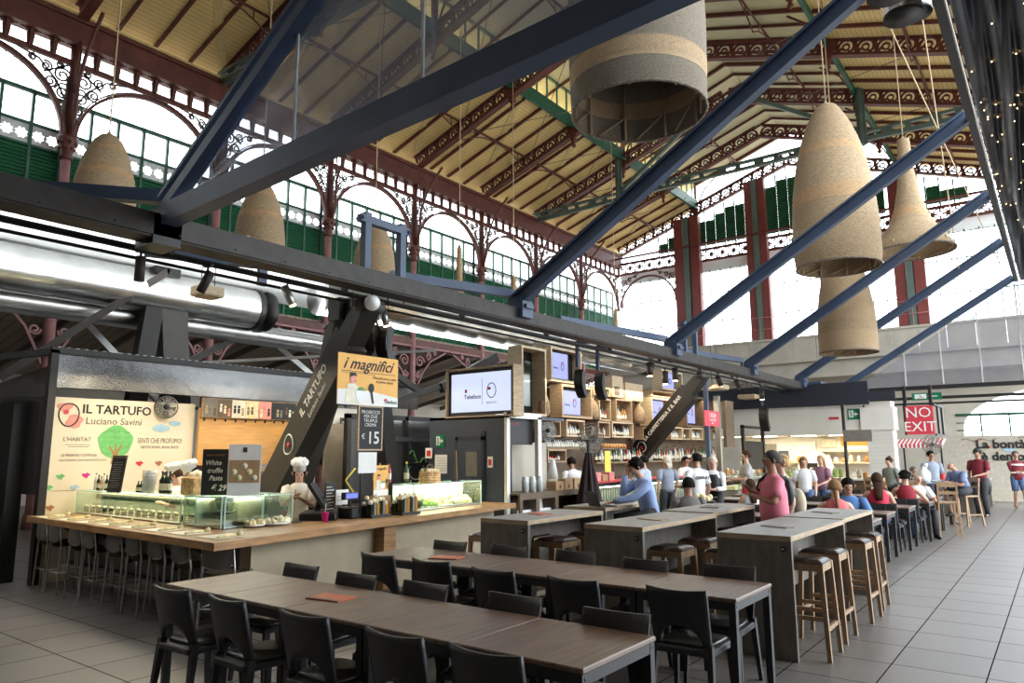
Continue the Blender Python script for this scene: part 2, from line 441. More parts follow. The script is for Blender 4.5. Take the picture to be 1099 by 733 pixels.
struct(MB().box(-6, -9, -0.12, 40, 30, 0).build('floor', 'floor_tiles'))

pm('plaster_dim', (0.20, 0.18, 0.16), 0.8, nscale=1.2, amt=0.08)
# roof boards (two slopes each side of a raised lantern)
def zroof(y): return ZE + (ZR-ZE)*(1-abs(y-YR)/10.0)
YA, YB = 5.0, 15.0
LF = 1.25    # lantern lift
m = MB()
def slab(m, y0, y1, z0, z1, x0=-6, x1=37.3, th=0.08):
    m.add([(x0,y0,z0),(x1,y0,z0),(x1,y1,z1),(x0,y1,z1),(x0,y0,z0+th),(x1,y0,z0+th),(x1,y1,z1+th),(x0,y1,z1+th)],
          [(0,3,2,1),(4,5,6,7),(0,1,5,4),(1,2,6,5),(2,3,7,6),(3,0,4,7)])
RO = 0.55
slab(m, 20.6, YB, zroof(20.6)+RO, zroof(YB)+RO); slab(m, -0.6, YA, zroof(-0.6)+RO, zroof(YA)+RO)
struct(m.build('ceiling', 'roof_yellow'))
m = MB()
slab(m, 16.2, YR, zroof(16.2)+RO+LF, zroof(YR)+RO+LF); slab(m, 3.8, YR, zroof(3.8)+RO+LF, zroof(YR)+RO+LF)
struct(m.build('ceiling', 'roof_pale'))
# lantern sides: green louvre beam and glazing bars
m = MB(); g = MB()
for y in (YA, YB):
    z = zroof(y)+RO
    m.box(-6, y-.06, z-.25, 37, y+.06, z+.28)
    m.box(-6, y-.05, z+LF-.05, 37, y+.05, z+LF+.2)
    for i in range(60):
        x = -5.5+i*0.71; m.box(x-.025, y-.03, z+.2, x+.025, y+.03, z+LF)
o = struct(m.build('trim_1', 'green_iron'))
# rafters between the trusses, on the boards
m = MB(); by = MB()
for i in range(len(BX)-1):
    for k in (1, 2, 3):
        x = BX[i]+(BX[i+1]-BX[i])*k/4
        for ya, yb in ((20.2, YB+.1), (-.2, YA-.1)):
            m.bar((x, ya, zroof(ya)+RO-.07), (x, yb, zroof(yb)+RO-.07), 0.07, 0.12)
        for ya in (15.8, 4.2):
            m.bar((x, ya, zroof(ya)+RO+LF-.07), (x, YR, ZR+RO+LF-.07), 0.06, 0.10)
    x0, x1 = BX[i], BX[i+1]
    by.bar((x1-.25, 19.7, zroof(19.7)+RO-.02), (x0+.8, 15.2, zroof(15.2)+RO-.02), 0.22, 0.05)
struct(m.build('trim_2', 'iron_red')); struct(by.build('trim_3', 'beam_yellow'))

# left wall: eaves beam, brick base wall of the clerestory
m = MB()
m.box(-6, YW-.18, ZE-.62, 37, YW+.25, ZE+.02); m.box(-6, YW-.26, ZE-.02, 37, YW+.3, ZE+.10); m.box(-6, YW-.24, ZE-.66, 37, YW+.2, ZE-.58)
struct(m.build('trim_4', 'iron_red'))
m = MB(); m.box(-6, YW-.3, ZE+.1, 37, YW-.2, ZE+.16); struct(m.build('trim_5', 'beam_yellow'))
# pierced frieze, one bay long
def scallop(cx, z0, w, h):
    pts = [(cx-w/2, z0), (cx+w/2, z0)]
    lobes = 5; r = w/2
    for i in range(lobes):
        a0 = pi*i/lobes; a1 = pi*(i+1)/lobes
        for t in (0.0, .5, .999):
            a = a0+(a1-a0)*t; rr_ = r*(0.86 if t in (0.0, .999) else 1.06)
            pts.append((cx+rr_*cos(a), z0+h-r*0.62+rr_*sin(a)*0.62))
    return pts
bay = 4.25
def frieze_bay(m, x0, x1, y, z0, z1, nh=8):
    L = x1-x0; holes = []
    for i in range(nh):
        holes.append(scallop(x0+L*(i+.5)/nh, z0+.10, L/nh*.74, z1-z0-.14))
    m.plate([(x0, z0), (x1, z0), (x1, z1), (x0, z1)], holes, 0.05, lambda u, v, w: (u, y+w, v))
    for i in range(nh+1): m.box(x0+L*i/nh-.03 if i else x0, y-.09, z0, x0+L*i/nh+.03 if i else x0+.03, y+.02, z1)
def star(cx, cz, r, k=8): return [(cx+(r if i % 2 == 0 else r*.72)*cos(pi*i/k+pi/8), cz+(r if i % 2 == 0 else r*.72)*sin(pi*i/k+pi/8)) for i in range(2*k)]

ZSP = 9.95   # arch springing
first = {}
for bi in range(len(BX)-1):
    x0, x1 = BX[bi], BX[bi+1]; L = x1-x0
    if bi == 0:
        # ------- one window bay in local coordinates
        win = sempty('window_1', (x0, 0, 0))
        y = YW+.45; Lb = bay
        m = MB()
        npn = 6
        for i in range(npn+1):
            x = i*Lb/npn; m.box(x-.035, y-.05, 6.0, x+.035, y+.05, 11.12)
        m.box(0, y-.05, 11.06, Lb, y+.05, 11.16); m.box(0, y-.05, 10.2, Lb, y+.05, 10.27); m.box(0, y-.05, 9.62, Lb, y+.05, 9.68); m.box(0, y-.05, 6.0, Lb, y+.05, 6.1)
        m.build('mullion', 'green_iron', win)
        m = MB(); holes = []
        for i in range(npn):
            for k in (0, 1): holes.append(star((i+.27+.46*k)*Lb/npn, 9.94, .155))
        m.plate([(0, 9.66), (Lb, 9.66), (Lb, 10.22), (0, 10.22)], holes, 0.03, lambda u, v, w_: (u, y+.02+w_, v))
        m.build('star_panel', 'lattice_white', win)
        m = MB()
        for i in range(npn):
            xa = i*Lb/npn+.04; xb = (i+1)*Lb/npn-.04
            for k in range(36):
                z = 6.1+k*0.098
                m.add([(xa,y-.04,z),(xb,y-.04,z),(xb,y+.03,z+.10),(xa,y+.03,z+.10),(xa,y-.03,z-.02),(xb,y-.03,z-.02),(xb,y+.04,z+.08),(xa,y+.04,z+.08)],
                      [(0,1,2,3),(7,6,5,4),(0,4,5,1),(3,2,6,7)])
        m.box(.02, y+.055, 6.0, Lb-.02, y+.07, 9.66)
        m.build('louvre_panel', 'green_louvre', win)
        m = MB()   # thin diagonal lattice of the lunette and milky sheet behind it
        for i in range(12):
            xa = i*Lb/12
            m.bar((xa, y, 11.16), (min(Lb, xa+1.6), y, 12.3), .012, .012); m.bar((xa, y, 11.16), (max(0, xa-1.6), y, 12.3), .012, .012)
        for z in (11.5, 11.85): m.bar((0, y, z), (Lb, y, z), .012, .012)
        m.build('lunette_bars', 'lattice_white', win)
        # arch
        arch = thing('iron_arch', 'iron arch with scrollwork spandrels in the bay above the left edge of the stall', 'arch', (x0, YW, 0), group='iron arches of the left arcade')
        m = MB(); R = Lb/2-.16; cx_ = Lb/2
        arc = [(cx_+R*cos(pi*i/28), 0, ZSP+(R-.05)*sin(pi*i/28)) for i in range(29)]
        m.ribbon(arc, .07, .12); m.ribbon([(cx_+(R+.07)*cos(pi*i/28), 0, ZSP+(R+.02)*sin(pi*i/28)) for i in range(29)], .03, .15)
        m.build('arch_rib', 'iron_red', arch)
        for sx in (-1, 1):
            m = MB()
            fr = lambda u, v, w_, sx=sx: (cx_+sx*u, w_, v)
            for (cu_, cv_, r_, a0, tw) in ((1.86, 11.62, .22, .3, 1), (1.48, 11.72, .15, 2.2, -1), (1.90, 11.16, .19, 1.2, -1), (1.60, 11.36, .16, 4.2, 1), (1.97, 10.78, .14, .5, 1), (1.15, 11.83, .10, 1.0, 1), (2.0, 10.45, .10, 3, -1), (1.78, 11.88, .10, 5, 1)):
                if ((cu_)**2+(cv_-ZSP)**2)**.5 < R: continue
                m.ribbon(spiral((cu_, cv_), r_, r_*.25, a0, a0+tw*4.2*pi/1.3, 22, fr), .045, .03)
            m.ribbon([fr(2.08, 10.2, 0), fr(2.02, 10.9, 0), fr(1.74, 11.42, 0), fr(1.3, 11.86, 0), fr(.7, 12.0, 0)], .05, .03)
            m.ribbon([fr(2.08, 12.03, 0), fr(1.7, 11.75, 0), fr(1.42, 11.55, 0)], .045, .03)
            m.ribbon([fr(2.1, 11.4, 0), fr(1.85, 11.4, 0), fr(1.7, 11.2, 0)], .045, .03)
            # quarter brackets
            m.tube([fr(2.1, 9.9, 0), fr(1.98, 10.6, 0), fr(2.0, 11.5, 0), fr(2.1, 12.0, 0)], .03, 6)
            m.build('scrollwork', 'iron_grey', arch)
        # frieze
        fz = MB(); frieze_bay(fz, 0, Lb, 0, ZE-1.16, ZE-.62)
        fz.box(0, -.05, ZE-1.22, Lb, .05, ZE-1.13)
        frz = fz.build('iron_frieze', 'iron_red', loc=(x0, YW, 0))
        tag(frz, 'pierced iron frieze with scalloped openings above the bay over the stall', 'frieze', 'pierced friezes under the eaves')
        # column
        colm = thing('iron_column', 'slender red iron column', 'column', (x0, YW, 0), group='red iron columns of the left arcade')
        m = MB()
        prof = [(.20, 0), (.20, .3), (.15, .4), (.13, 4.2), (.16, 4.3), (.14, 4.4), (.12, 9.4)]
        m.lathe(prof, n=12); m.build('shaft', 'iron_pink', colm)
        m = MB(); m.lathe([(.13, 9.35), (.17, 9.42), (.14, 9.5), (.16, 9.7), (.25, 9.9), (.25, 9.98), (.20, 10.0)], n=12)
        for k in range(8):
            a = k*pi/4; m.ball((.21*cos(a), .21*sin(a), 9.82), .055, 6, 4); m.ball((.17*cos(a+.4), .17*sin(a+.4), 9.66), .045, 6, 4)
        m.build('capital', 'iron_red', colm)
        m = MB(); m.lathe([(.12, 9.98), (.11, 12.0), (.13, 12.6)], n=10)
        m.tube([(0, -.1, 10.0), (0, -.32, 10.6), (0, -.36, 11.4), (0, -.75, 12.2), (0, -1.5, 12.95)], .05, 6)
        m.tube([(0, -.1, 11.2), (0, -.28, 11.6), (0, -.34, 12.2), (0, -.28, 12.6)], .03, 6)
        m.build('upper_shaft', 'iron_red', colm)
        m = MB()
        for sx in (-1, 1):
            fr = lambda u, v, w_, sx=sx: (sx*u, w_, v)
            m.ribbon([fr(.12, 4.0, 0), fr(.3, 4.4, 0), fr(.55, 4.9, 0), fr(1.0, 5.4, 0), fr(1.9, 5.85, 0)], .06, .08)
            for (cu_, cv_, r_, a0, tw) in ((.42, 5.35, .25, 0, 1), (.9, 5.62, .17, 2, -1), (.33, 4.85, .14, 3, 1), (1.3, 5.78, .10, 1, 1)):
                m.ribbon(spiral((cu_, cv_), r_, r_*.25, a0, a0+tw*9, 18, fr), .05, .05)
            m.ribbon([fr(0, 5.95, 0), fr(2.12, 5.95, 0)], .10, .14)
        m.build('bracket', 'iron_pink', colm)
        first = dict(win=win, arch=arch, frz=frz, col=colm)
    else:
        s = L/bay
        nb = bi+1
        o = dup(first['win'], (x0, 0, 0)); o.name = 'window_%d' % nb; o.scale = (s, 1, 1); o['kind'] = 'structure'
        o = dup(first['arch'], (x0, YW, 0)); o.scale = (s, 1, 1); o['label'] = 'iron arch with scrollwork spandrels in bay %s of the left arcade' % ['', 'near left', 'first full', 'second full', 'third', 'fourth', 'fifth', 'sixth', 'last'][bi]
        o = dup(first['frz'], (x0, YW, 0)); o.scale = (s, 1, 1); o['label'] = 'pierced iron frieze with scalloped openings over the %s arch of the left arcade' % ['', 'near left', 'first full', 'second full', 'third', 'fourth', 'fifth', 'sixth', 'last'][bi]
        o = dup(first['col'], (x0, YW, 0)); o['label'] = 'slender red iron column with leafy capital, %s' % ['', 'cut by the left picture edge', 'left of the leftmost basket lamp', 'right of the leftmost basket lamp', 'behind the canopy beam', 'behind the navy stirrup frame', 'right of the spike lamp', 'near the foot of the second strut', 'last before the corner'][bi]
# lower aisle behind the arcade
m = MB()
m.box(-6, YW+.25, 5.9, 37, YW+.5, 6.05); m.box(-6, YW-.10, 5.98, 37, YW+.55, 6.2)
struct(m.build('trim_6', 'iron_red'))
m = MB(); slab(m, 20.3, 29.5, 6.3, 4.6); struct(m.build('ceiling', 'aisle_roof'))
m = MB()
for i in range(20):
    x = -4+i*2.1; m.bar((x, 20.4, 6.1), (x, 29.4, 4.4), .1, .22)
struct(m.build('trim_7', 'iron_grey'))
m = MB(); m.box(-6, 29.4, 0, 37, 29.6, 5); struct(m.build('wall_left', 'plaster'))
# unseen walls and low roof beside and behind the camera, placed to block sky
m = MB(); m.box(-6.2, -9, 0, -6, 30, 18); m.box(-6, -9.2, 0, 7, -9, 6.5); m.box(-6, -.7, 7.2, 6.5, -.5, 13.4); struct(m.build('wall_light_block', 'plaster_dim'))
m = MB(); slab(m, -9, -.6, 6.4, 7.4, -6, 7); struct(m.build('ceiling', 'aisle_roof'))  # low roof added out of view to keep the foreground dark
# ================================================================ ROOF TRUSSES
def lat_module(m, fr, s0, s1, d, th):
    """one square of the lattice girder: plate with a broad C opening, a small curl and corner triangles"""
    L = s1-s0; cs = (s0+s1)/2; ct = d/2; R = min(L, d)*.40
    sec = lambda r, a, b, k: [(cs+r*cos(a+(b-a)*i/k), ct+r*sin(a+(b-a)*i/k)) for i in range(k+1)]
    h1 = sec(R, radians(-20), radians(215), 10)+list(reversed(sec(R*.62, radians(-5), radians(215), 8)))
    h2 = sec(R, radians(235), radians(320), 4)+list(reversed(sec(R*.66, radians(240), radians(315), 3)))
    h3 = [(cs+R*.40*cos(a), ct-R*.05+R*.36*sin(a)) for a in [i*pi/4 for i in range(7)]]
    e = L*.06; q = d*.10
    t1 = [(s0+e*.3, q), (s0+L*.20, q), (s0+e*.3, d*.38)]
    t2 = [(s1-e*.3, d-q), (s1-L*.20, d-q), (s1-e*.3, d-d*.38)]
    m.plate([(s0, 0), (s1, 0), (s1, d), (s0, d)], [h1, h2, h3, t1, t2], th, fr)
def slope_frame(x, y0, z0, y1, z1):
    ln = sqrt((y1-y0)**2+(z1-z0)**2); dy, dz = (y1-y0)/ln, (z1-z0)/ln
    sg = 1 if dy < 0 else -1
    ny, nz = (-dz, dy) if dy > 0 else (dz, -dy)
    return (lambda u, v, w: (x+w, y0+dy*u+ny*v, z0+dz*u+nz*v)), ln
def truss(x, label):
    t = thing('roof_truss', label, 'truss', (x, YR, ZE), group='red lattice trusses of the nave roof')
    for nm, ya, yb, nmod in (('left_rafter', 19.85, 10.0, 17), ('right_rafter', .15, 10.0, 17)):
        m = MB(); fr, ln = slope_frame(0, ya, zroof(ya), yb, zroof(yb)); d = .52
        for i in range(nmod): lat_module(m, fr, ln*i/nmod, ln*(i+1)/nmod, d, .05)
        m.plate([(0, -.05), (ln, -.05), (ln, .04), (0, .04)], (), .26, fr); m.plate([(0, d-.03), (ln, d-.03), (ln, d+.05), (0, d+.05)], (), .24, fr)
        for yy in (15.0, 5.0):
            if (ya-yy)*(yb-yy) < 0:
                s_ = abs(yy-ya)/abs(yb-ya)*ln; m.plate([(s_-.16, -.08), (s_+.16, -.08), (s_+.16, d+.2), (s_-.16, d+.2)], (), .14, fr)
        m.v = [(a, b-YR, c-ZE) for a, b, c in m.v]
        m.build(nm, 'iron_red', t)
    for sg in (1, -1):      # lantern posts and curved knees
        y = 5.0*sg; m = MB()
        m.box(-.06, y-.06, zroof(YB)-ZE+.4, .06, y+.06, zroof(YB)-ZE+RO+LF)
        m.bar((0, y, zroof(YB)-ZE+RO+LF-.08), (0, 0, ZR-ZE+RO+LF-.08), .09, .16)
        m.tube([(0, y-sg*.1, zroof(YB)-ZE+.5), (0, y-sg*.5, zroof(YB)-ZE+1.3), (0, y-sg*1.2, zroof(YB)-ZE+1.9)], .04, 6)
        m.build('lantern_post', 'iron_red', t)
    m = MB()
    m.lathe([(.02, -.55), (.10, -.45), (.05, -.35), (.14, -.2), (.10, 0)], (0, 5.0, zroof(YB)-ZE), 8); m.build('pendant_drop', 'iron_red', t)
    m = MB(); m.lathe([(.02, -.55), (.10, -.45), (.05, -.35), (.14, -.2), (.10, 0)], (0, -5.0, zroof(YB)-ZE), 8); m.build('pendant_drop', 'iron_red', t)
    return t
tnames = ['nearest the camera', 'second from the camera', 'meeting the leftmost column', 'at the column right of the leftmost basket lamp', 'crossing behind the clear canopy sheet', 'just left of the big cylinder lamp', 'passing under the big cylinder lamp', 'above the horizontal grey tie beam', 'last before the end gable', 'standing on the end gable']
t0 = None
for i, x in enumerate(BX):
    if i == 0: continue
    lb = 'dark red iron lattice roof truss, ' + tnames[i]
    if t0 is None: t0 = truss(x, lb)
    else: dup(t0, (x if i < 9 else x-.05, YR, ZE), label=lb)
# longitudinal purlin ribs, thin, arched between trusses
m = MB()
for y in (17.4, 12.6, 7.4, 2.6):
    inner = 5 < y < 15
    zb = zroof(y)+RO+(LF if inner else 0)-.14
    m.box(-4, y-.03, zb-.03, 37, y+.03, zb+.04)
    for i in range(len(BX)-1):
        xa, xb = BX[i], BX[i+1]; L = xb-xa
        pts = [(xa+L*k/12, y, zb-.06-.62*(abs(k/6-1)**2.2)) for k in range(13)]
        m.tube(pts, .028, 5)
        for k in (2, 4, 8, 10): m.bar((xa+L*k/12, y, zb), pts[k], .03, .03)
struct(m.build('trim_8', 'iron_red'))
# thin tie rods between trusses
m = MB()
for i in range(2, len(BX)-1):
    xa, xb = BX[i], BX[i+1]
    m.tube([(xa, 17.5, zroof(17.5)), (xb, 12.5, zroof(12.5))], .014, 4); m.tube([(xb, 17.5, zroof(17.5)), (xa, 12.5, zroof(12.5))], .014, 4)
    m.tube([(xa, 2.5, zroof(2.5)), (xb, 7.5, zroof(7.5))], .014, 4)
struct(m.build('trim_9', 'iron_grey'))
# grey reinforcement portals
def portal(x, zt, label):
    t = thing('steel_portal', label, 'steel frame', (x, YR, zt))
    m = MB(); m.box(-.09, -10, -.05, .09, 10, .05); m.box(-.09, -10, .22, .09, 10, .32)
    for i in range(26): y = -9.8+i*.784; m.box(-.03, y-.28 if i % 2 else y-.1, .04, .03, y+.1, .23)
    m.build('tie_beam', 'steel_grey', t)
    for sg in (1, -1):
        m = MB(); y = sg*5.15; m.box(-.16, y-.05, -.2, .16, y+.05, zroof(15)-zt+.5); m.box(-.05, y-.16, -.2, .05, y+.16, zroof(15)-zt+.5); m.build('post', 'steel_grey', t)
        m = MB(); m.bar((0, sg*5.15, 0), (0, sg*9.7, zroof(19.7)-zt-.1), .14, .16)
        m.bar((0, sg*5.15, .3), (0, sg*1.2, ZR-zt-.3), .14, .16); m.build('brace', 'steel_grey', t)
    return t
p0 = portal(28.25, 13.3, 'grey-green steel tie frame crossing the nave behind the big cylinder lamp')
dup(p0, (11.25, YR, 13.3), label='grey-green steel tie frame seen through the clear canopy sheet')

# ================================================================ END WALL
CY = [20.0, 15.5, 11.65, 8.15, 4.8, 0.3]
def end_col(y, w_, label):
    t = thing('wall_pier', label, 'pier', (XE-.45, y, 0), group='red piers of the end wall')
    h = min(zroof(y)-.05, 16)
    m = MB(); m.box(-.1, -w_/2, 6.9, .25, -w_/2+w_*.36, h); m.build('pier_side', 'iron_pier', t)
    m = MB(); m.box(-.1, w_/2-w_*.36, 6.9, .25, w_/2, h); m.build('pier_side', 'iron_pier', t)
    m = MB(); m.box(-.16, -.14, 6.9, -.12, .14, h); m.box(-.12, -.02, 6.9, .2, .02, h); m.box(.2, -.14, 6.9, .24, .14, h); m.build('steel_column', 'steel_grey', t)
    m = MB()
    for z in (7.9, 8.5): m.tube([(-.25, -w_/2-.2, z), (-.25, w_/2+.2, z)], .018, 5)
    for yy in (-w_/2-.2, 0, w_/2+.2): m.tube([(-.25, yy, 7.1), (-.25, yy, 8.5)], .018, 5)
    m.build('guard_rail', 'iron_pink', t)
pm('iron_pier', (0.17, 0.035, 0.03), 0.55, nscale=2, amt=0.15)
end_col(15.5, 1.45, 'broad red iron pier nearest the left corner of the end wall')
end_col(11.65, 1.05, 'broad red iron pier left of the long basket lamp')
end_col(8.15, 1.05, 'broad red iron pier hidden behind the long basket lamps')
end_col(4.8, 1.25, 'broad red iron pier behind the trumpet-shaped basket lamp')
wn = 20
for i in range(5):
    ya, yb = CY[i+1]+.5, CY[i]-.5
    if i == 0: yb = 19.8; ya = 16.25
    if i == 4: ya = -2
    win = sempty('window_%d' % (wn+i), (XE, 0, 0))
    m = MB(); npn = max(4, int((yb-ya)/.55))
    for k in range(npn+1):
        y = ya+(yb-ya)*k/npn; m.box(-.02, y-.018, 7.1, .02, y+.018, 11.6)
    for z in (8.75, 10.3, 11.5): m.box(-.025, ya, z-.02, .025, yb, z+.025)
    m.build('mullion', 'green_iron', win)
    m = MB(); m.box(.04, ya-.2, 11.55, .06, yb+.2, 12.1)
    m.build('transom_panel', 'window_milk', win)
# arch in the corner bay of the end wall
t = thing('iron_arch', 'iron arch with scrollwork in the corner bay of the end wall', 'arch', (XE-.25, 18.05, 0))
m = MB(); R = 1.72
m.ribbon([(0, R*cos(pi*i/24), 10.1+R*.98*sin(pi*i/24)) for i in range(25)], .09, .12, nrm=(1, 0, 0)); m.build('arch_rib', 'iron_red', t)
for sx in (-1, 1):
    m = MB(); fr = lambda u, v, w_, sx=sx: (w_, sx*u, v)
    for (cu_, cv_, r_, a0, tw) in ((1.5, 11.55, .2, .3, 1), (1.15, 11.72, .14, 2.2, -1), (1.6, 11.15, .15, 1.2, -1), (1.72, 10.75, .11, .5, 1), (.8, 11.86, .09, 1.0, 1)):
        m.ribbon(spiral((cu_, cv_), r_, r_*.25, a0, a0+tw*10, 22, fr), .045, .03, nrm=(1, 0, 0))
    m.ribbon([fr(1.8, 10.1, 0), fr(1.76, 11.0, 0), fr(1.4, 11.7, 0), fr(.6, 11.98, 0)], .05, .03, nrm=(1, 0, 0))
    m.build('scrollwork', 'iron_red', t)
# lattice band across the end wall
def lat_ring(m, y0, y1, z0, z1, x, mat=None):
    L = y1-y0; d = z1-z0; cy_, cz_ = (y0+y1)/2, (z0+z1)/2; R = min(L, d)*.40
    h = [circ(cy_, cz_, R*.42, 8)]
    for a in range(4):
        a0 = a*pi/2+.2; a1 = (a+1)*pi/2-.2
        h.append([(cy_+R*cos(a0+(a1-a0)*i/4), cz_+R*sin(a0+(a1-a0)*i/4)) for i in range(5)]+[(cy_+R*.62*cos(a1+(a0-a1)*i/3), cz_+R*.62*sin(a1+(a0-a1)*i/3)) for i in range(4)])
    e = .05*L
    for sy in (-1, 1):
        for sz in (-1, 1):
            h.append([(cy_+sy*(L/2-e*.4), cz_+sz*(d/2-d*.09)), (cy_+sy*(L/2-L*.24), cz_+sz*(d/2-d*.09)), (cy_+sy*(L/2-e*.4), cz_+sz*(d/2-d*.33))])
    m.plate([(y0, z0), (y1, z0), (y1, z1), (y0, z1)], h, .04, lambda u, v, w_: (x+w_, u, v))
m = MB()
for i in range(32):
    y0 = .0+i*.62
    if any(abs(y0+.31-c_) < .4 for c_ in (15.5, 11.65, 8.15, 4.8)): continue
    lat_ring(m, y0, y0+.62, 12.15, 12.75, 0)
m.box(-.08, -2, 12.72, .08, 20, 12.82); m.box(-.08, -2, 12.08, .08, 20, 12.17)
bnd = m.build('lattice_girder', 'iron_red', loc=(XE-.1, 0, 0)); tag(bnd, 'red lattice girder with round openings spanning the end wall above the tall windows', 'girder')
# louvres in the gable, stepped to follow the roof
m = MB(); m2 = MB(); m3 = MB()
for i in range(34):
    y0 = .6+i*.56; y1 = y0+.50
    if any(abs(y0+.25-c_) < .62 for c_ in (15.5, 11.65, 8.15, 4.8)): continue
    top = zroof(min(YR*2-y0, y0) if y0 > YR else y0)-.45 if False else min(zroof(y0), zroof(y1))-.35
    top = 13.0+int((top-13.0)/.28)*.28
    if top < 13.35: continue
    m.add([(XE-.02, y0, 13.0), (XE-.02, y1, 13.0), (XE-.02, y1, top), (XE-.02, y0, top), (XE, y0, 13.0), (XE, y1, 13.0), (XE, y1, top), (XE, y0, top)], [(0,3,2,1),(4,5,6,7),(0,1,5,4),(1,2,6,5),(2,3,7,6),(3,0,4,7)])
    z = 13.1
    while z < top-.05:
        m.box(XE-.08, y0, z, XE-.02, y1, z+.04); z += .14
    m2.box(XE-.1, y1, 12.8, XE-.04, y1+.06, zroof(y1)-.1)
struct(m.build('wall_end', 'green_louvre')); struct(m2.build('trim_10', 'green_iron'))
# bracing shelf between band and louvres
m = MB()
m.box(XE-.9, 0, 12.86, XE-.75, 20, 12.94)
for i in range(26): m.bar((XE-.82, i*.78, 12.9), (XE-.1, i*.78+.35, 12.9), .04, .04)
struct(m.build('trim_11', 'iron_red'))
# gallery parapet, soffit and the plain wall under it
m = MB()
m.box(XE-1.9, -6, 5.95, XE-1.7, 20, 6.1)
for i in range(24):
    y = -5+i*1.06; m.box(XE-1.72, y, 6.05, XE-1.6, y+1.04, 7.12)
m.box(XE-1.78, -6, 7.1, XE-1.55, 20, 7.2); m.box(XE-1.7, -6, 5.2, XE+.3, 20, 5.95)
struct(m.build('wall_gallery', 'concrete'))
m = MB(); m.box(XE-.05, 3.6, 0, XE+.3, 20, 5.3)
# broad arched opening of the end wall on the right
m.plate([(-9, 2.3), (3.6, 2.3), (3.6, 5.3), (-9, 5.3)], [[(-5.2, 2.35), (3.35, 2.35)]+[(-.925+4.275*cos(pi*k/20), 2.75+1.75*sin(pi*k/20)) for k in range(0, 21)]], .3, lambda u, v, w_: (XE+.1+w_, u, v))
m.box(XE-.05, -9, 0, XE+.3, 3.6, 2.3)
struct(m.build('wall_end', 'plaster'))
# ================================================================ BLACK STEEL STRUCTURE OF THE FOOD COURT
# long girder
t = thing('steel_girder', 'long black steel girder running over the stalls and the bar', 'girder', (-2, 6.75, 3.78))
m = MB(); m.box(-3, 6.62, 3.78, 33, 6.9, 3.82); m.box(-3, 6.62, 3.97, 33, 6.9, 4.02); m.box(-3, 6.70, 3.82, 33, 6.82, 3.97)
m.box(-3, 6.60, 3.80, 33, 6.64, 4.0); m.build('beam', 'rust_black', t, world=True)
for x in (9.0, 14.7, 19.7, 24.5):
    m = MB(); m.box(x-.14, 6.5, 3.86, x+.14, 6.66, 4.12); m.box(x-.10, 6.45, 4.0, x+.10, 6.95, 4.06); m.build('joint_plate', 'navy_steel', t, world=True)
m = MB()
for i in range(60):
    x = -2+i*.6; m.ball((x, 6.60, 3.84), .012, 5, 3)
m.build('rivet_row', 'rust_black', t, world=True)

# sloping struts of the canopy
def strut(x, label, ext=0.0):
    t = thing('canopy_strut', label, 'strut', (x, 6.7, 4.0), group='navy canopy struts')
    m = MB(); a = Vector((0, 0, 0.05)); b = Vector((0, -5.95, 3.65))
    m.bar(a, b, .15, .06, up=(0, .6, 1)); d = (b-a).normalized(); up = Vector((0, .52, .85))
    m.bar(a+up*.10, b+up*.10, .05, .16, up=(0, .6, 1)); m.bar(a+up*.19, b+up*.19, .15, .04, up=(0, .6, 1)); m.build('beam', 'navy_steel', t)
    m = MB(); m.box(-.09, -.12, -.05, .09, .12, .2); m.build('foot_plate', 'navy_steel', t)
    return t
s0 = strut(9.0, 'navy steel strut rising from the girder past the big cylinder lamp, longest in view')
dup(s0, (14.7, 6.7, 4.0), label='navy steel strut crossing in front of the long basket lamp')
dup(s0, (19.7, 6.7, 4.0), label='navy steel strut crossing the bell of the trumpet basket lamp')
dup(s0, (24.5, 6.7, 4.0), label='thin navy strut, second from the far end, crossing the lowest basket lamp')
dup(s0, (30.0, 6.7, 4.0), label='navy strut along the edge of the far reflecting sheet, lowest of all')
# gable at the near end: sloping rafter, horizontal tie
t = thing('canopy_gable', 'navy steel gable frame with a long tie rising to the top edge of the picture', 'frame', (3.3, 6.7, 4.0))
m = MB(); m.bar((3.3, 6.75, 4.05), (3.3, .75, 7.7), .13, .10, up=(0, .6, 1)); m.bar((3.3, 6.75, 4.22), (3.3, .75, 7.87), .13, .04, up=(0, .6, 1)); m.build('rafter', 'navy_steel', t, world=True)
m = MB(); m.bar((3.3, 6.95, 3.99), (3.3, -1.5, 4.29), .14, .17); m.bar((3.22, 6.95, 4.0), (3.22, -1.5, 4.3), .02, .20); m.build('tie', 'navy_steel', t, world=True)
m = MB(); m.box(3.15, 6.6, 3.72, 3.42, 6.95, 4.0); m.build('corner_bracket', 'black_steel', t, world=True)
# clear sheet closing the gable, slightly wrinkled
def sheet(name, x, pts, label, mat, amp=.03, nu=24, nv=16):
    (a, b, c_, d) = [Vector((x, p[0], p[1])) for p in pts]
    m = MB()
    def fn(u, v, o=0):
        p = (a*(1-u)+b*u)*(1-v)+(d*(1-u)+c_*u)*v
        return (p.x+amp*sin(9*u+4*v)*sin(7*v+2)+amp*.5*sin(23*u-11*v)+o, p.y, p.z)
    m.grid(fn, nu, nv); m.grid(lambda u, v: fn(u, v, .006), nu, nv)
    o = m.build(name, mat); tag(o, label, 'plastic sheet'); return o
sh = sheet('clear_sheet', 3.36, ((6.35, 4.12), (-.6, 4.36), (.75, 7.6), (6.2, 4.32)), 'wrinkled clear plastic sheet filling the gable above the long tie', 'film')
for k, yy in enumerate((4.75, 3.3)):
    m = MB(); zt = 4.05+(6.75-yy)*.608
    m.box(3.33, yy-.012, 4.2, 3.345, yy+.012, zt); o = m.build('seam_strip', 'lattice_white', sh)
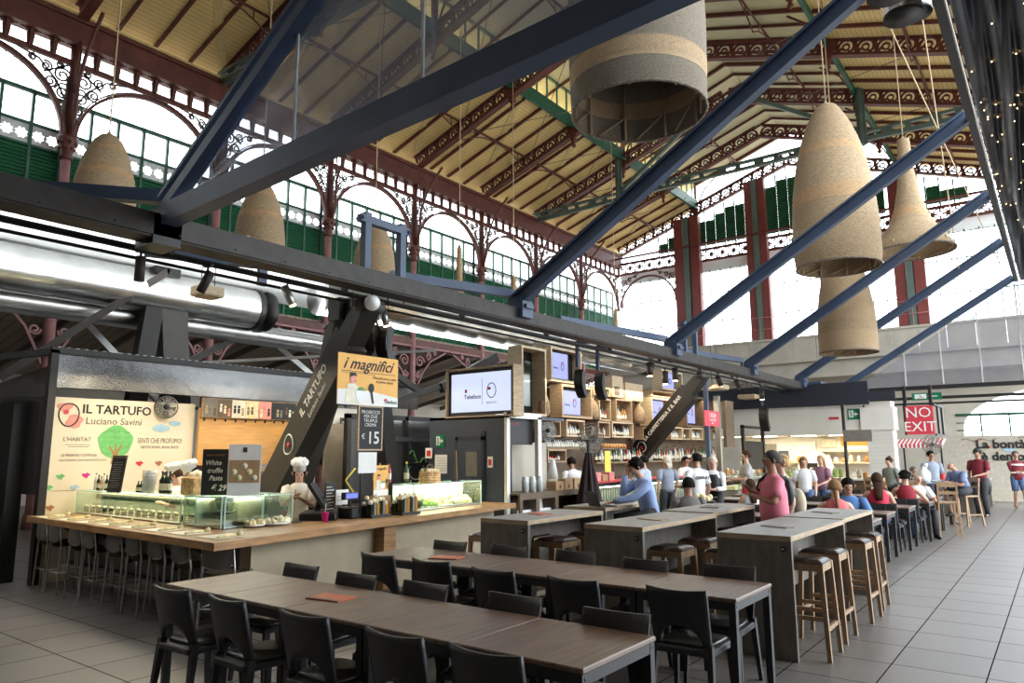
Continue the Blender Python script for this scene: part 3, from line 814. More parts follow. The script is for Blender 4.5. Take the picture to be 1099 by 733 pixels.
sh2 = sheet('reflecting_sheet', 30.1, ((6.2, 4.15), (-4.0, 4.0), (-3.5, 6.6), (.75, 7.6)), 'hazy reflecting plastic sheet under the far end of the canopy, above the green arrow sign', 'film_far', .02)
for yy in (4.4, 3.2, 2.0, .8):
    m = MB(); m.box(30.04, yy-.02, 4.15, 30.07, yy+.02, 4.1+(6.5-yy)*.6); m.build('seam_strip', 'lattice_white', sh2)
# ridge and the pleated dark drape on the near slope
t = thing('ridge_beam', 'black ridge beam at the upper ends of the struts', 'beam', (3.2, .75, 7.68))
m = MB(); m.box(3.2, .68, 7.60, 30.2, .80, 7.72); m.build('beam', 'black_steel', t, world=True)
m = MB(); m.tube([(3.2, .66, 7.6), (30.2, .66, 7.6)], .022, 6); m.build('cable', 'chrome', t, world=True)
dm = pm('drape_dark', (0.010, 0.013, 0.020), 0.5, nscale=2, amt=0.3, bump=0.2, spec=0.25)
m = MB()
def dr(u, v):
    y = .62-v*1.8; z = 7.62-v*1.05
    k = .07*sin(v*34+1.5*sin(u*14))+.03*sin(v*75+u*30)+.05*sin(u*35+v*9)
    return (3.4+u*26.6, y, z-k*min(1, v*6+.1)-.12*abs(sin(u*pi*5.3))*v)
m.grid(dr, 80, 130); dr_o = m.build('pleated_drape', dm)
tag(dr_o, 'glossy dark pleated drape with tiny lights at the right edge', 'drape')
m = MB(); rr_ = random.Random(3)
for i in range(150):
    u = rr_.random()**1.3*.75; v = rr_.random()*.85+.03
    p = dr(u, v); m.ball((p[0], p[1]+.01, p[2]-.03), .011, 5, 3)
o = m.build('fairy_lights', 'lamp_fairy', dr_o); o['kind'] = 'stuff'
# far horizontal beams at the foot of the reflecting sheet
t = thing('cross_beam', 'pair of black horizontal beams carrying the green arrow sign', 'beam', (30, 6.7, 3.8))
m = MB(); m.box(29.9, -4.5, 3.98, 30.15, 6.8, 4.12); m.build('upper_beam', 'black_steel', t, world=True)
m = MB(); m.box(29.9, -4.5, 3.62, 30.1, 6.8, 3.72); m.box(29.4, -4.5, 3.40, 29.5, 6.8, 3.47); m.build('lower_beam', 'black_steel', t, world=True)
m = MB(); m.box(26, 6.4, 3.7, 30, 6.9, 4.15); m.build('corner_beam', 'navy_steel', t, world=True)

# navy bars lying across the girder
def crossbar(x0, y0, x1, y1, label):
    t = thing('navy_bar', label, 'steel bar', (x1, y1, 4.2), group='short navy bars lying on the girder')
    m = MB(); m.bar((x0-x1, y0-y1, .10), (0, 0, .10), .12, .13); m.build('beam', 'navy_steel', t)
    m = MB(); m.bar((0, 0, -.2), (0, 0, .16), .06, .12); m.build('post', 'navy_steel', t)
crossbar(2.1, 8.0, 3.43, 6.9, 'navy bar below the leftmost basket lamp')
crossbar(4.2, 9.0, 5.5, 8.4, 'navy bar hidden behind the girder near the second basket lamp')
crossbar(7.0, 7.5, 9.37, 6.77, 'navy bar ending beside the foot of the longest strut')
crossbar(11.4, 7.5, 14.96, 6.95, 'navy bar ending at the foot of the strut that crosses the long basket lamp')
crossbar(17.2, 7.5, 19.9, 6.95, 'navy bar ending at the foot of the strut left of the lowest basket lamp')
def stirrup(x, label):
    t = thing('stirrup_frame', label, 'steel frame', (x, 6.9, 4.02))
    for dx in (0, .62):
        m = MB(); m.box(dx-.05, -.05, 0, dx+.05, .05, .82); m.add([(dx-.14, 0, 0), (dx+.14, 0, 0), (dx, 0, .2), (dx-.14, .03, 0), (dx+.14, .03, 0), (dx, .03, .2)], [(0,1,2),(5,4,3),(0,2,5,3),(1,4,5,2),(0,3,4,1)]); m.build('post', 'navy_steel', t)
    m = MB(); m.box(-.12, -.05, .68, .74, .05, .78)
    for dx in (-.1, .72): m.tube([(dx, -.07, .73), (dx, .07, .73)], .025, 8)
    m.build('crossbar', 'navy_steel', t)
    return t
st = stirrup(6.0, 'navy stirrup-shaped frame standing on the girder in front of the third basket lamp')
dup(st, (15.9, 6.9, 4.02), label='small navy stirrup-shaped frame on the girder above the slanted bar sign')

# legs
def leg(m, a, b, w_, th, side):
    """box leg from a to b; w_ measured in the vertical plane, th across it; the head narrows"""
    a = Vector(a); b = Vector(b); d = (b-a).normalized(); s = Vector(side).normalized(); n_ = d.cross(s).normalized(); s = n_.cross(d).normalized()
    h = a+d*.55
    for p, q, w0, w1 in ((a, h, w_*.45, w_*.62), (h, b, w_, w_)):
        vs = []
        for c_, ww in ((p, w0), (q, w1)):
            for i, j in ((-1,-1),(1,-1),(1,1),(-1,1)): vs.append(c_+n_*i*ww/2+s*j*th/2)
        m.add(vs, [(0,3,2,1),(4,5,6,7),(0,1,5,4),(1,2,6,5),(2,3,7,6),(3,0,4,7)])
    return d, s, n_
LD = Vector((0.20, 1.055, -1.0))
def inclined(apex, label, line1, line2, k=3.55):
    apex = Vector(apex)
    t = thing('slanted_leg', label, 'steel leg', (apex.x, apex.y, 0))
    m = MB(); d, s, n_ = leg(m, apex, apex+LD*k, .50, .26, (1, -.15, 0)); m.build('beam', 'black_steel', t, world=True)
    m = MB(); m.tube([apex+s*.2-d*.0, apex-s*.2], .085, 12); m.tube([apex-s*.21, apex-s*.24], .05, 8); m.build('pin_joint', 'leg_grey', t, world=True)
    X = -d; Z = -s; Y = Z.cross(X)
    c = apex+d*1.55-s*.134
    M = Matrix(((X.x, Y.x, Z.x, 0), (X.y, Y.y, Z.y, 0), (X.z, Y.z, Z.z, 0), (0, 0, 0, 1)))
    text('lettering', line1, 'white', t, c+Y*.06, .17 if len(line1) < 14 else .14, M, bold=.02, world=True)
    text('lettering', line2, 'white', t, c-Y*.12, .11, M, world=True)
    q = apex+d*2.55-s*.134
    m = MB(); pts = [q+X*(.15*cos(a))+Y*(.13*sin(a)*(1+.25*cos(a))) for a in [i*pi/9 for i in range(18)]]
    m.tube(pts, .012, 4, closed=True); m.build('emblem_outline', 'white', t, world=True)
    m = MB(); m.tube([q, q+Z*.006], .04, 8); m.build('emblem_dot', 'sign_red', t, world=True)
    return t
inclined((6.07, 6.9, 3.62), 'slanted black steel leg lettered IL TARTUFO behind the food stall', 'IL TARTUFO', 'Luciano Savini')
inclined((16.9, 6.9, 3.62), 'slanted black steel leg lettered LA CAFFETTERIA E IL BAR in front of the bottle shelves', 'LA CAFFETTERIA E IL BAR', '')
inclined((28.1, 6.9, 3.62), 'slanted black steel leg in front of the white stall at the far end', 'IL PANE', 'E I DOLCI')
def plain_leg(apex, foot, w_, label, mat='black_steel', side=(0, 1, 0)):
    t = thing('steel_support', label, 'steel support', (apex[0], apex[1], 0))
    m = MB(); leg(m, apex, foot, w_, .2, side); m.build('beam', mat, t, world=True)
    m = MB(); a = Vector(apex); m.box(a.x-.12, a.y-.12, a.z-.1, a.x+.12, a.y+.12, a.z+.2); m.build('head_plate', 'black_steel', t, world=True)
    return t
plain_leg((6.35, 7.25, 3.62), (9.6, 9.9, 0), .42, 'black steel leg running down right from the girder behind the pale screen', side=(-.3, 1, 0))
plain_leg((6.3, 7.4, 3.62), (8.9, 12.4, 0), .30, 'grey steel leg seen between the orange poster and the pale screen', 'leg_grey')
plain_leg((6.2, 7.6, 3.62), (11.3, 15.5, 0), .34, 'grey steel leg half hidden behind the lettered IL TARTUFO leg', 'leg_grey', side=(1, 0, 0))
plain_leg((6.0, 12.25, 4.95), (5.6, 12.5, 0), .30, 'left one of two near-vertical dark legs behind the cream wall board', side=(0, 1, 0))
plain_leg((6.2, 12.25, 4.95), (6.85, 12.5, 0), .46, 'right one of two near-vertical dark legs behind the cream wall board', 'leg_grey', side=(0, 1, 0))
def brace(a, b, label, mat='rust_black', r=.09):
    m = MB(); m.bar(a, b, r, r*1.3); o = m.build('diagonal_strut', mat, loc=None); tag(o, label, 'brace', 'thin steel braces under the girder'); return o
brace((6.0, 12.0, 4.85), (3.9, 12.6, 2.9), 'thin dark brace sloping down left from the two near-vertical legs')
brace((4.9, 13.5, 4.5), (7.0, 13.8, 2.7), 'thin pale brace crossing behind the two near-vertical legs', 'dull_metal')
brace((8.6, 13.5, 4.5), (11.3, 13.5, 2.9), 'thin pale brace above the photo strip', 'dull_metal')
brace((6.6, 12.6, 3.3), (8.9, 13, 4.6), 'dark brace rising right from the two near-vertical legs')
brace((6.9, 12.3, 3.4), (10.2, 9.6, 3.75), 'long light tie rod between the legs above the wood board', 'dull_metal', .04)
brace((9.8, 10.6, 2.7), (13.6, 9.4, 4.1), 'thin dark brace rising behind the pale screen')
brace((8.3, 10.6, 4.1), (10.6, 10.4, 3.0), 'thin dark brace sloping down behind the pale screen')
brace((11.0, 10.2, 3.1), (12.6, 10, 3.9), 'broad dark brace right behind the pale screen', r=.16)

# ducts
def duct(y, z, r, x0, x1, label, ringed=True):
    t = thing('air_duct', label, 'duct', (x0, y, z))
    m = MB(); n_ = int((x1-x0)/1.1); pts = []; rs = []
    for i in range(n_+1):
        x = x0+(x1-x0)*i/n_
        for dx, rr_ in ((-.03, r), (0, r*1.025), (.03, r)): pts.append((x+dx, y, z)); rs.append(rr_)
    m.tube(pts, rs, 28); m.build('pipe', 'duct', t, world=True)
    m = MB(); m.tube([(x1, y, z), (x1+.12, y, z)], r*1.06, 24); m.tube([(x1+.3, y, z), (x1+.38, y, z)], r*1.06, 24); m.build('flange', 'black_steel', t, world=True)
    return t
duct(12.4, 4.56, .37, -4, 7.9, 'large silver air duct over the cream wall board')
duct(12.75, 4.13, .20, -4, 11.5, 'thin bright silver duct below the large one')
duct(11.2, 4.75, .34, 8.6, 22, 'silver air duct running on right behind the green arrow sign')
duct(9.3, 4.70, .22, 9.6, 20, 'slim silver duct above the stacked screens')
m = MB(); m.box(-4, 9.6, 4.98, 24, 13.2, 5.02)
for i in range(14): m.box(-4+i*2, 9.6, 5.02, -3.96+i*2, 13.2, 5.06)
o = m.build('ceiling_panel', 'milky_sheet'); tag(o, 'long white ceiling panel between the girder and the large silver duct', 'panel')
t = thing('light_strip', 'long slim glowing strip added beside the white ceiling panel to brighten it', 'light', (0, 9.6, 4.9))  # glowing strip added for the bright band above the duct
m = MB(); m.box(-3, 9.55, 4.92, 22, 9.7, 4.98); m.build('housing', 'dull_metal', t, world=True)
m = MB(); m.box(-3, 9.57, 4.90, 22, 9.68, 4.918); m.build('tube', 'lamp_strip', t, world=True)
light('panel_fill_light', 'AREA', (6, 11.2, 4.3), 300, (.93, .97, 1.0), 24, (pi, 0, 0), size_y=.3)  # added upward fill that turns the ceiling panel bright white
# track rail with spotlights
t = thing('track_rail', 'thin black lighting rail hanging under the girder', 'rail', (0, 7.2, 3.8))
m = MB(); m.tube([(-2, 7.2, 3.8), (31, 7.2, 3.8)], .035, 8); m.tube([(2.0, 7.28, 3.72), (31, 7.28, 3.72)], .018, 6); m.build('pipe', 'black_steel', t, world=True)
m = MB()
for i in range(14): m.box(-1+i*2.3, 7.16, 3.8, -.95+i*2.3, 7.24, 4.0)
m.build('hanger', 'black_steel', t, world=True)
def spot(loc, tilt, rz, label, on=True, mat='rust_black'):
    t = thing('spotlight', label, 'spotlight', loc, rz, group='cylinder spotlights on the rail')
    d = Vector((sin(tilt), 0, -cos(tilt))); a = Vector((0, 0, -.06))
    m = MB(); m.tube([a-d*.08, a+d*.17], .048, 12); m.build('housing', mat, t)
    m = MB(); m.tube([(0, 0, 0), (0, 0, .08)], .012, 6); m.box(-.05, -.02, .06, .05, .02, .1); m.build('bracket', 'black_steel', t)
    if on:
        m = MB(); m.tube([a+d*.165, a+d*.178], .038, 12); m.build('lens', 'lamp_warm', t)
    return t
spot((3.33, 7.2, 3.7), 0, 0, 'unlit dark spotlight hanging straight down, nearest to the left edge', False)
spot((4.05, 7.2, 3.7), .5, 2, 'small dark spotlight left of the tilted lit chrome spotlight', False)
spot((5.06, 7.2, 3.72), .45, -.8, 'lit chrome spotlight tilted to the right above the photo strip', True, 'dull_metal')
spot((6.45, 7.15, 3.7), .3, 2.5, 'lit chrome spotlight left one of the pair below the girder joint', True, 'dull_metal')
spot((6.62, 7.2, 3.7), .2, -.5, 'lit chrome spotlight right one of the pair below the girder joint', True, 'dull_metal')
for x, dz, tl, lb in ((14.6, 0, 0, 'lit spotlight over the bottle shelves, first of the row left of the slanted bar sign'), (15.4, -.12, 0, 'lit spotlight hanging a little lower over the bottle shelves'), (15.95, 0, 0, 'lit spotlight over the bottle shelves, third of the row'), (17.4, 0, 0, 'lit spotlight just left of the head of the slanted bar leg'),
                   (18.7, .05, .7, 'tilted spotlight right of the head of the slanted bar leg'), (20.1, .05, .8, 'tilted spotlight over the red hanging sign'), (22.2, -.1, 0, 'spotlight in front of the dark fascia'), (25.0, -.1, .4, 'lit spotlight left of the far slanted leg'), (26.3, -.15, .2, 'lit spotlight nearest the far slanted leg')):
    t = spot((x, 7.2, 3.72+dz), tl, 0, lb)
    for ch in t.children:
        if ch.name.startswith('housing') or ch.name.startswith('lens'): ch.scale = (1.5, 1.5, 1.2)
# globe lamps
t = thing('globe_lamp', 'white globe lamp on the girder joint', 'lamp', (6.0, 6.75, 3.63))
m = MB(); m.ball((0, 0, 0), .10, 16, 10); m.build('globe', 'lamp_globe', t)
m = MB(); m.tube([(0, 0, .09), (.1, .1, .2)], .02, 6); m.build('bracket', 'black_steel', t)
# loudspeakers
def speaker(loc, label, s=1.0, post=True):
    t = thing('hanging_speaker', label, 'loudspeaker', loc, 0, group='curved black loudspeakers under the girder')
    m = MB()
    prev = None
    for k in range(7):
        t0_ = -.5+k*.19; t1_ = t0_+.19; R_ = .62*s
        q = []
        for tt in (t0_, t1_):
            for rr_ in (R_, R_-.15*s):
                for yy in (-.13*s, .13*s): q.append((.5*s-rr_*cos(tt), yy, -.35*s-rr_*sin(tt)))
        m.add(q, [(0,1,3,2),(4,6,7,5),(0,4,5,1),(2,3,7,6),(0,2,6,4),(1,5,7,3)])
    m.build('cabinet', 'black', t)
    if post:
        m = MB(); m.box(-.16*s, -.03, .0, -.08*s, .03, 3.98-loc[2]); m.box(-.16*s, 6.9-loc[1], 3.90-loc[2], -.08*s, .03, 3.98-loc[2]); m.build('post', 'navy_steel', t)
        m = MB(); m.bar((-.12*s, 0, -.3), (0, 0, -.3), .05, .05); m.build('bracket', 'black_steel', t)
    return t
speaker((12.3, 7.6, 3.45), 'curved black loudspeaker hanging left beside the stacked screens', .75)
speaker((13.1, 7.6, 3.45), 'curved black loudspeaker hanging second from the stacked screens', .75)
speaker((22.9, 7.4, 3.2), 'black loudspeaker hanging left of the far slanted leg')
speaker((6.75, 7.3, 3.55), 'curved black loudspeaker above the orange poster', .8, False)
speaker((26.3, 7.6, 3.0), 'black loudspeaker on the pole right of the far slanted leg', .9)
# wooden undersides of ceiling units
for x, y, z, lb in ((9.2, 9.7, 4.3, 'flat beige air unit hanging above the orange poster'), (5.3, 9.4, 3.95, 'small beige box hanging behind the tilted chrome spotlight'), (20.2, 7.9, 3.55, 'flat beige air unit right of the slanted bar leg'), (24.6, 8.4, 3.55, 'flat beige air unit in front of the dark fascia')):
    t = thing('air_unit', lb, 'air unit', (x, y, z))
    if x < 6: t.scale = (.5, .5, 1)
    m = MB(); m.bbox(-.35, -.3, 0, .35, .3, .14, .02); m.build('casing', 'crate_pale', t)
    m = MB(); m.box(-.25, -.2, -.02, .25, .2, 0); m.build('grille', 'crate_wood', t)
    m = MB(); m.tube([(-.2, 0, .14), (-.2, 0, 5.0-z)], .012, 5); m.tube([(.2, 0, .14), (.2, 0, 5.0-z)], .012, 5); m.build('hanger', 'black_steel', t)
# glossy cylinders at the top edge
for k, (x, z, lb) in enumerate(((8.3, 6.75, 'left one of three glossy cylinders at the top edge'), (9.4, 7.05, 'middle one of three glossy cylinders at the top edge'), (10.6, 7.72, 'right one of three glossy cylinders at the top edge'))):
    t = thing('glossy_cylinder', lb, 'lamp', (x, 1.05, z), group='three glossy cylinders')
    m = MB(); m.lathe([(.20, -.02), (.215, 0), (.215, .9), (.2, .92)], n=20); m.build('shade', 'duct', t)
    m = MB(); m.lathe([(.222, -.03), (.222, .02)], n=20); m.build('rim', 'black', t)

# ================================================================ BASKET LAMPS
def basket(name, loc, prof, label, bands=(), mat='wicker', bmat='wicker_band', n=28, top=True, inner=False, rope=None, group='woven basket lamps'):
    t = thing(name, label, 'pendant lamp', loc, 0, group=group)
    # weave ridges: resample the profile with small steps
    P = []
    for i in range(len(prof)-1):
        (r0, z0), (r1, z1) = prof[i], prof[i+1]; k = max(2, int(abs(z1-z0)/.045))
        for j in range(k):
            f = j/k; P.append((r0+(r1-r0)*f+(.006 if j % 2 else -.004), z0+(z1-z0)*f))
    P.append(prof[-1])
    zs = prof[0][1]; ze = prof[-1][1]
    seg = []; cur = []; last = None
    for p in P:
        f = (p[1]-zs)/(ze-zs); b_ = any(a <= f <= c_ for a, c_ in bands)
        if last is not None and b_ != last: cur.append(p); seg.append((last, cur)); cur = [p]
        else: cur.append(p)
        last = b_
    seg.append((last, cur))
    for b_, pr in seg:
        if len(pr) < 2: continue
        m = MB(); m.lathe(pr, n=n, caps=False); m.lathe([(r-.03, z) for r, z in reversed(pr)], n=n, caps=False)
        m.build('woven_band' if b_ else 'woven_body', bmat if b_ else mat, t)
    m = MB(); r0, z0 = prof[0]; m.tube([(r0*cos(2*pi*i/32), r0*sin(2*pi*i/32), z0) for i in range(32)], .022, 6, closed=True); m.build('rim', 'wicker_hood', t)
    if inner:
        m = MB(); h = inner
        for k in range(9):
            a = 2*pi*k/9; r_ = r0-.06
            m.tube([(r_*cos(a), r_*sin(a), z0), (r_*cos(a), r_*sin(a), z0+h)], .022, 5)
            m.tube([(r_*cos(a), r_*sin(a), z0+h*.35), (r_*cos(a+.5), r_*sin(a+.5), z0+.02)], .016, 5)
        m.build('cane_frame', 'wicker_tan', t)
    if rope:
        m = MB(); m.tube([(0, 0, prof[-1][1]), (0, 0, rope-loc[2])], .014, 5); m.build('rope', 'rope', t)
        m = MB(); m.lathe([(.03, 0), (.05, .03), (.02, .1)], (0, 0, prof[-1][1]-.02), 8); m.build('hook', 'rope', t)
    return t
basket('basket_lamp', (10.0, 4.97, 7.2), [(1.08, 0), (1.10, .5), (1.12, 1.4), (1.10, 2.6), (.9, 3.4), (.3, 3.7)], 'big grey cylindrical basket lamp with open bottom at the top of the picture', ((.10, .19),), 'wicker_grey', 'wicker_tan', 44, inner=1.2, rope=16)
basket('basket_lamp', (17.3, 3.70, 5.93), [(.90, 0), (.93, .3), (.93, 1.0), (.88, 1.7), (.78, 2.4), (.64, 3.0), (.46, 3.5), (.30, 3.8), (.22, 3.92), (.12, 3.98)], 'long bullet-shaped basket lamp right of the middle', ((.35, .43), (.66, .70)), 'wicker', 'wicker_band', 32, inner=.5, rope=15.5)
basket('basket_lamp', (21.0, 4.39, 4.42), [(.74, 0), (.75, .5), (.73, 1.1), (.66, 1.6), (.56, 2.1), (.48, 2.4), (.3, 3.2), (.1, 3.6)], 'lowest basket lamp hanging below the long bullet-shaped one', ((.15, .22),), 'wicker_tan', 'wicker', 30, inner=.4, rope=15)
basket('basket_lamp', (21.0, 2.63, 6.95), [(.98, 0), (.90, .18), (.72, .45), (.50, .8), (.36, 1.2), (.26, 1.7), (.18, 2.3), (.15, 3.1), (.14, 3.12)], 'trumpet-shaped basket lamp with a flared dark rim', ((.28, .36),), 'wicker', 'wicker_band', 32, inner=.2, rope=14.5)
BUL = [(.54, 0), (.55, .45), (.50, .9), (.40, 1.3), (.27, 1.62), (.16, 1.76), (.08, 1.80)]
b0 = basket('basket_lamp', (5.71, 14.0, 6.02), BUL, 'leftmost of the three small egg-shaped basket lamps above the girder', ((.5, .58), (.78, .84)), 'wicker', 'wicker_band', 28, rope=15.78)
dup(b0, (9.06, 14, 6.08), label='middle of the three small egg-shaped basket lamps above the girder')
dup(b0, (12.48, 14, 6.09), label='third small egg-shaped basket lamp, behind the navy stirrup frame')
s0 = basket('spike_lamp', (15.86, 14, 6.0), [(.30, 0), (.15, .35), (.10, .9), (.07, 1.9), (.05, 1.95)], 'slender spike-shaped basket lamp, tallest of three', (), 'wicker_band', 'wicker_band', 14, rope=15.78)
dup(s0, (18.6, 14, 5.6), label='slender spike-shaped basket lamp beside the foot of the longest strut')
dup(s0, (25.5, 14, 5.6), label='slender spike-shaped basket lamp right of the longest strut, farthest')
# stay ropes
for a, b, lb in (((12, 1.2, 11.5), (24, 1.9, 7.0), 'upper pale stay rope slanting across the right side'), ((14, 2.6, 12.5), (27, .9, 7.2), 'lower pale stay rope slanting across the right side')):
    m = MB(); m.tube([a, b], .016, 5); o = m.build('stay_rope', 'rope'); tag(o, lb, 'rope')
# ================================================================ DINING TABLES AND CHAIRS
tm = pm('plank_wood', (0.125, 0.066, 0.038), 0.42, nscale=3.5, amt=0.45, stretch=(1.0, 9, 1), bump=0.08, ior=1.8)
def dining_table(loc, label, group, w_=.77, dy=.768, mat='plank_wood', h=.75):
    t = thing('dining_table', label, 'table', loc, 0, group=group)
    m = MB(); m.bbox(0, 0, h-.028, w_, dy, h, .006); m.build('tabletop', mat, t)
    m = MB()
    m.box(.01, .01, h-.085, w_-.01, .045, h-.029); m.box(.01, dy-.045, h-.085, w_-.01, dy-.01, h-.029); m.box(.01, .045, h-.085, .045, dy-.045, h-.029); m.box(w_-.045, .045, h-.085, w_-.01, dy-.045, h-.029)
    m.build('frame', 'charcoal_plastic', t)
    for x in (.008, w_-.058):
        for y in (.008, dy-.058):
            m = MB(); m.box(x, y, 0, x+.05, y+.05, h-.03); m.tube([(x+.025, y-.002, h-.055), (x+.025, y+.002, h-.055)], .008, 6); m.build('leg', 'charcoal_plastic', t)
    return t
pos1 = ['at the near right end of the front row', 'second from the near right end of the front row', 'middle one of the front row', 'in the front row, holding the orange menu', 'at the far left end of the front row']
tb0 = None
for i in range(5):
    l_ = 'square wooden dining table ' + pos1[i]
    y = 1.89+i*.768
    if tb0 is None: tb0 = dining_table((3.03, y, 0), l_, 'front row of dining tables')
    else: dup(tb0, (3.03, y, 0), label=l_)
pos2 = ['at the right end of the second row, bright with window light', 'second from the right end of the second row', 'middle one of the second row', 'fourth from the right in the second row, with the orange menu', 'at the left end of the second row by the stall counter']
for i in range(5):
    dup(tb0, (5.03, 1.89+i*.768, 0), label='square wooden dining table ' + pos2[i], group='second row of dining tables')

def make_chair(name, label, group, mat='charcoal_plastic'):
    """solid-backed plastic chair, half-moon opening above the seat; faces +X, origin on the floor under the seat"""
    t = thing(name, label, 'chair', (0, 0, 0), 0, group=group)
    HW = .215
    def xb(z): return -.205-.10*max(0, (z-.42))/.42      # back leans to -x
    def curve(u): return .035*(u*u)                       # sides come forward
    # backrest
    m = MB(); N = 20; zt = .83; K = 8
    outer = []; 
    def col(u, side):
        a = max(0, 1-(u/.74)**2)
        zb = .47+.125*sqrt(a) if a > 0 else .45
        ztop = zt+.012*(u*u)
        return [(xb(zb+(ztop-zb)*k/K)+curve(u)+side*.013, u*(HW-.012*(1-k/K)), zb+(ztop-zb)*k/K) for k in range(K+1)]
    us = [-1+2*i/N for i in range(N+1)]
    F = [col(u, 1) for u in us]; B = [col(u, -1) for u in us]
    vs = sum(F, [])+sum(B, []); n1 = (N+1)*(K+1); fs = []
    for i in range(N):
        for k in range(K):
            a = i*(K+1)+k; b_ = (i+1)*(K+1)+k
            fs.append((a, b_, b_+1, a+1)); fs.append((a+n1, a+n1+1, b_+n1+1, b_+n1))
        fs.append((i*(K+1), i*(K+1)+n1, (i+1)*(K+1)+n1, (i+1)*(K+1))); k = K
        fs.append((i*(K+1)+k, (i+1)*(K+1)+k, (i+1)*(K+1)+k+n1, i*(K+1)+k+n1))
    for i in (0, N):
        for k in range(K): a = i*(K+1)+k; fs.append((a, a+1, a+1+n1, a+n1))
    m.add(vs, fs, True); m.build('backrest', mat, t)
    # seat shell and pad
    m = MB()
    def seat(w0, w1, x0, x1, z0, z1, rr):
        pts = []
        for cx_, cy_, a0 in ((x1-rr, w1-rr, 0), (x0+rr, w0-rr, pi/2), (x0+rr, -w0+rr, pi), (x1-rr, -w1+rr, 1.5*pi)):
            for k in range(5): pts.append((cx_+rr*cos(a0+k*pi/8), cy_+rr*sin(a0+k*pi/8)))
        nn = len(pts); cx_ = (x0+x1)/2
        vs = [(x, y, z0) for x, y in pts]+[(x, y, z1-.008) for x, y in pts]+[(cx_+(x-cx_)*.96, y*.96, z1) for x, y in pts]
        fs = [tuple(range(nn-1, -1, -1)), tuple(range(2*nn, 3*nn))]
        for j in (0, 1):
            for i in range(nn): fs.append((j*nn+i, j*nn+(i+1) % nn, (j+1)*nn+(i+1) % nn, (j+1)*nn+i))
        return vs, fs
    m.add(*seat(HW, .225, -.235, .215, .405, .445, .06)); m.build('seat', mat, t)
    m = MB(); m.add(*seat(.18, .195, -.17, .195, .445, .468, .05), True); m.build('seat_pad', 'seat_pad', t)
    for sy in (-1, 1):
        m = MB(); m.bar((xb(.5)+.035, sy*(HW-.022), .47), (-.245, sy*(HW+.005), 0), .045, .05, up=(1, 0, 0), w2=.028, h2=.028); m.build('leg', mat, t)
        m = MB(); m.bar((.18, sy*(HW-.018), .43), (.205, sy*(HW+.002), 0), .04, .045, up=(1, 0, 0), w2=.026, h2=.028); m.build('leg', mat, t)
    return t
ch0 = make_chair('dining_chair', '', '')
used = [0]
def chair(x, y, rz, label, group, scale=None):
    if not used[0]:
        used[0] = 1; o = ch0; o.location = (x, y, 0); o.rotation_euler = (0, 0, rz); o['label'] = label; o['group'] = group
    else: o = dup(ch0, (x, y, 0), rz, label, group)
    return o
# near side of the front row (backs to the camera)
nr = [(2.26, 'nearest chair, cut by the bottom edge right of the middle'), (2.84, 'second from the right at the bottom edge'), (3.62, 'near chair third from the left, back to the camera'), (4.38, 'near chair second from the left, back to the camera'), (5.06, 'near chair at the left end, side showing')]
for (y, lb), dx, rz in zip(nr, (.02, 0, .01, .0, -.02), (.02, -.03, .03, -.04, .06)):
    chair(3.0+dx, y, rz, 'dark plastic dining chair, '+lb, 'chairs on the near side of the front table row')
for y, dx, rz, lb in ((2.15, -.02, .05, 'behind the right end table'), (2.93, .02, 0, 'behind the second table from the right'), (3.71, .0, 0, 'behind the middle table'), (4.41, -.02, .04, 'behind the table with the orange menu'), (5.16, .02, .0, 'behind the leftmost table')):
    chair(3.60+dx, y, pi+rz, 'dark chair, far side of the front row, '+lb, 'chairs on the far side of the front table row')
for y, dx, rz, lb in ((2.2, .02, .04, 'rightmost, whole back in view'), (2.97, -.06, 0, 'second from the right'), (3.70, -.08, -.02, 'middle one'), (4.46, 0, .02, 'second from the left'), (5.13, 0, 0, 'leftmost')):
    chair(4.97+dx, y, rz, 'dark chair on the near side of the second row, '+lb, 'chairs on the near side of the second table row')
for y, dx, rz, lb in ((2.25, .03, .03, 'rightmost'), (2.97, -.05, 0, 'second from the right'), (3.74, .05, 0, 'middle one'), (4.5, .02, .03, 'second from the left'), (5.22, -.05, .05, 'leftmost, by the stall counter')):
    chair(5.60+dx, y, pi+rz, 'dark chair on the far side of the second row, '+lb, 'chairs on the far side of the second table row')

# menus
def menu(loc, rz, mat, label, w_=.30, d=.21):
    t = thing('menu', label, 'menu', loc, rz)
    m = MB(); m.box(-w_/2, -d/2, 0.001, w_/2, d/2, .009); m.build('cover', mat, t)
    m = MB(); m.box(-w_/2+.004, -d/2+.004, .0092, -w_/2+.03, d/2-.004, .0105); m.build('spine', 'ink_grey', t)
    return t
menu((3.42, 4.19, .75), .15, 'menu_orange', 'orange menu folder lying on the front table row', .20, .30)
menu((5.35, 4.86, .75), .35, 'menu_orange', 'orange-brown menu folder on the second table row, near its left end', .22, .30)

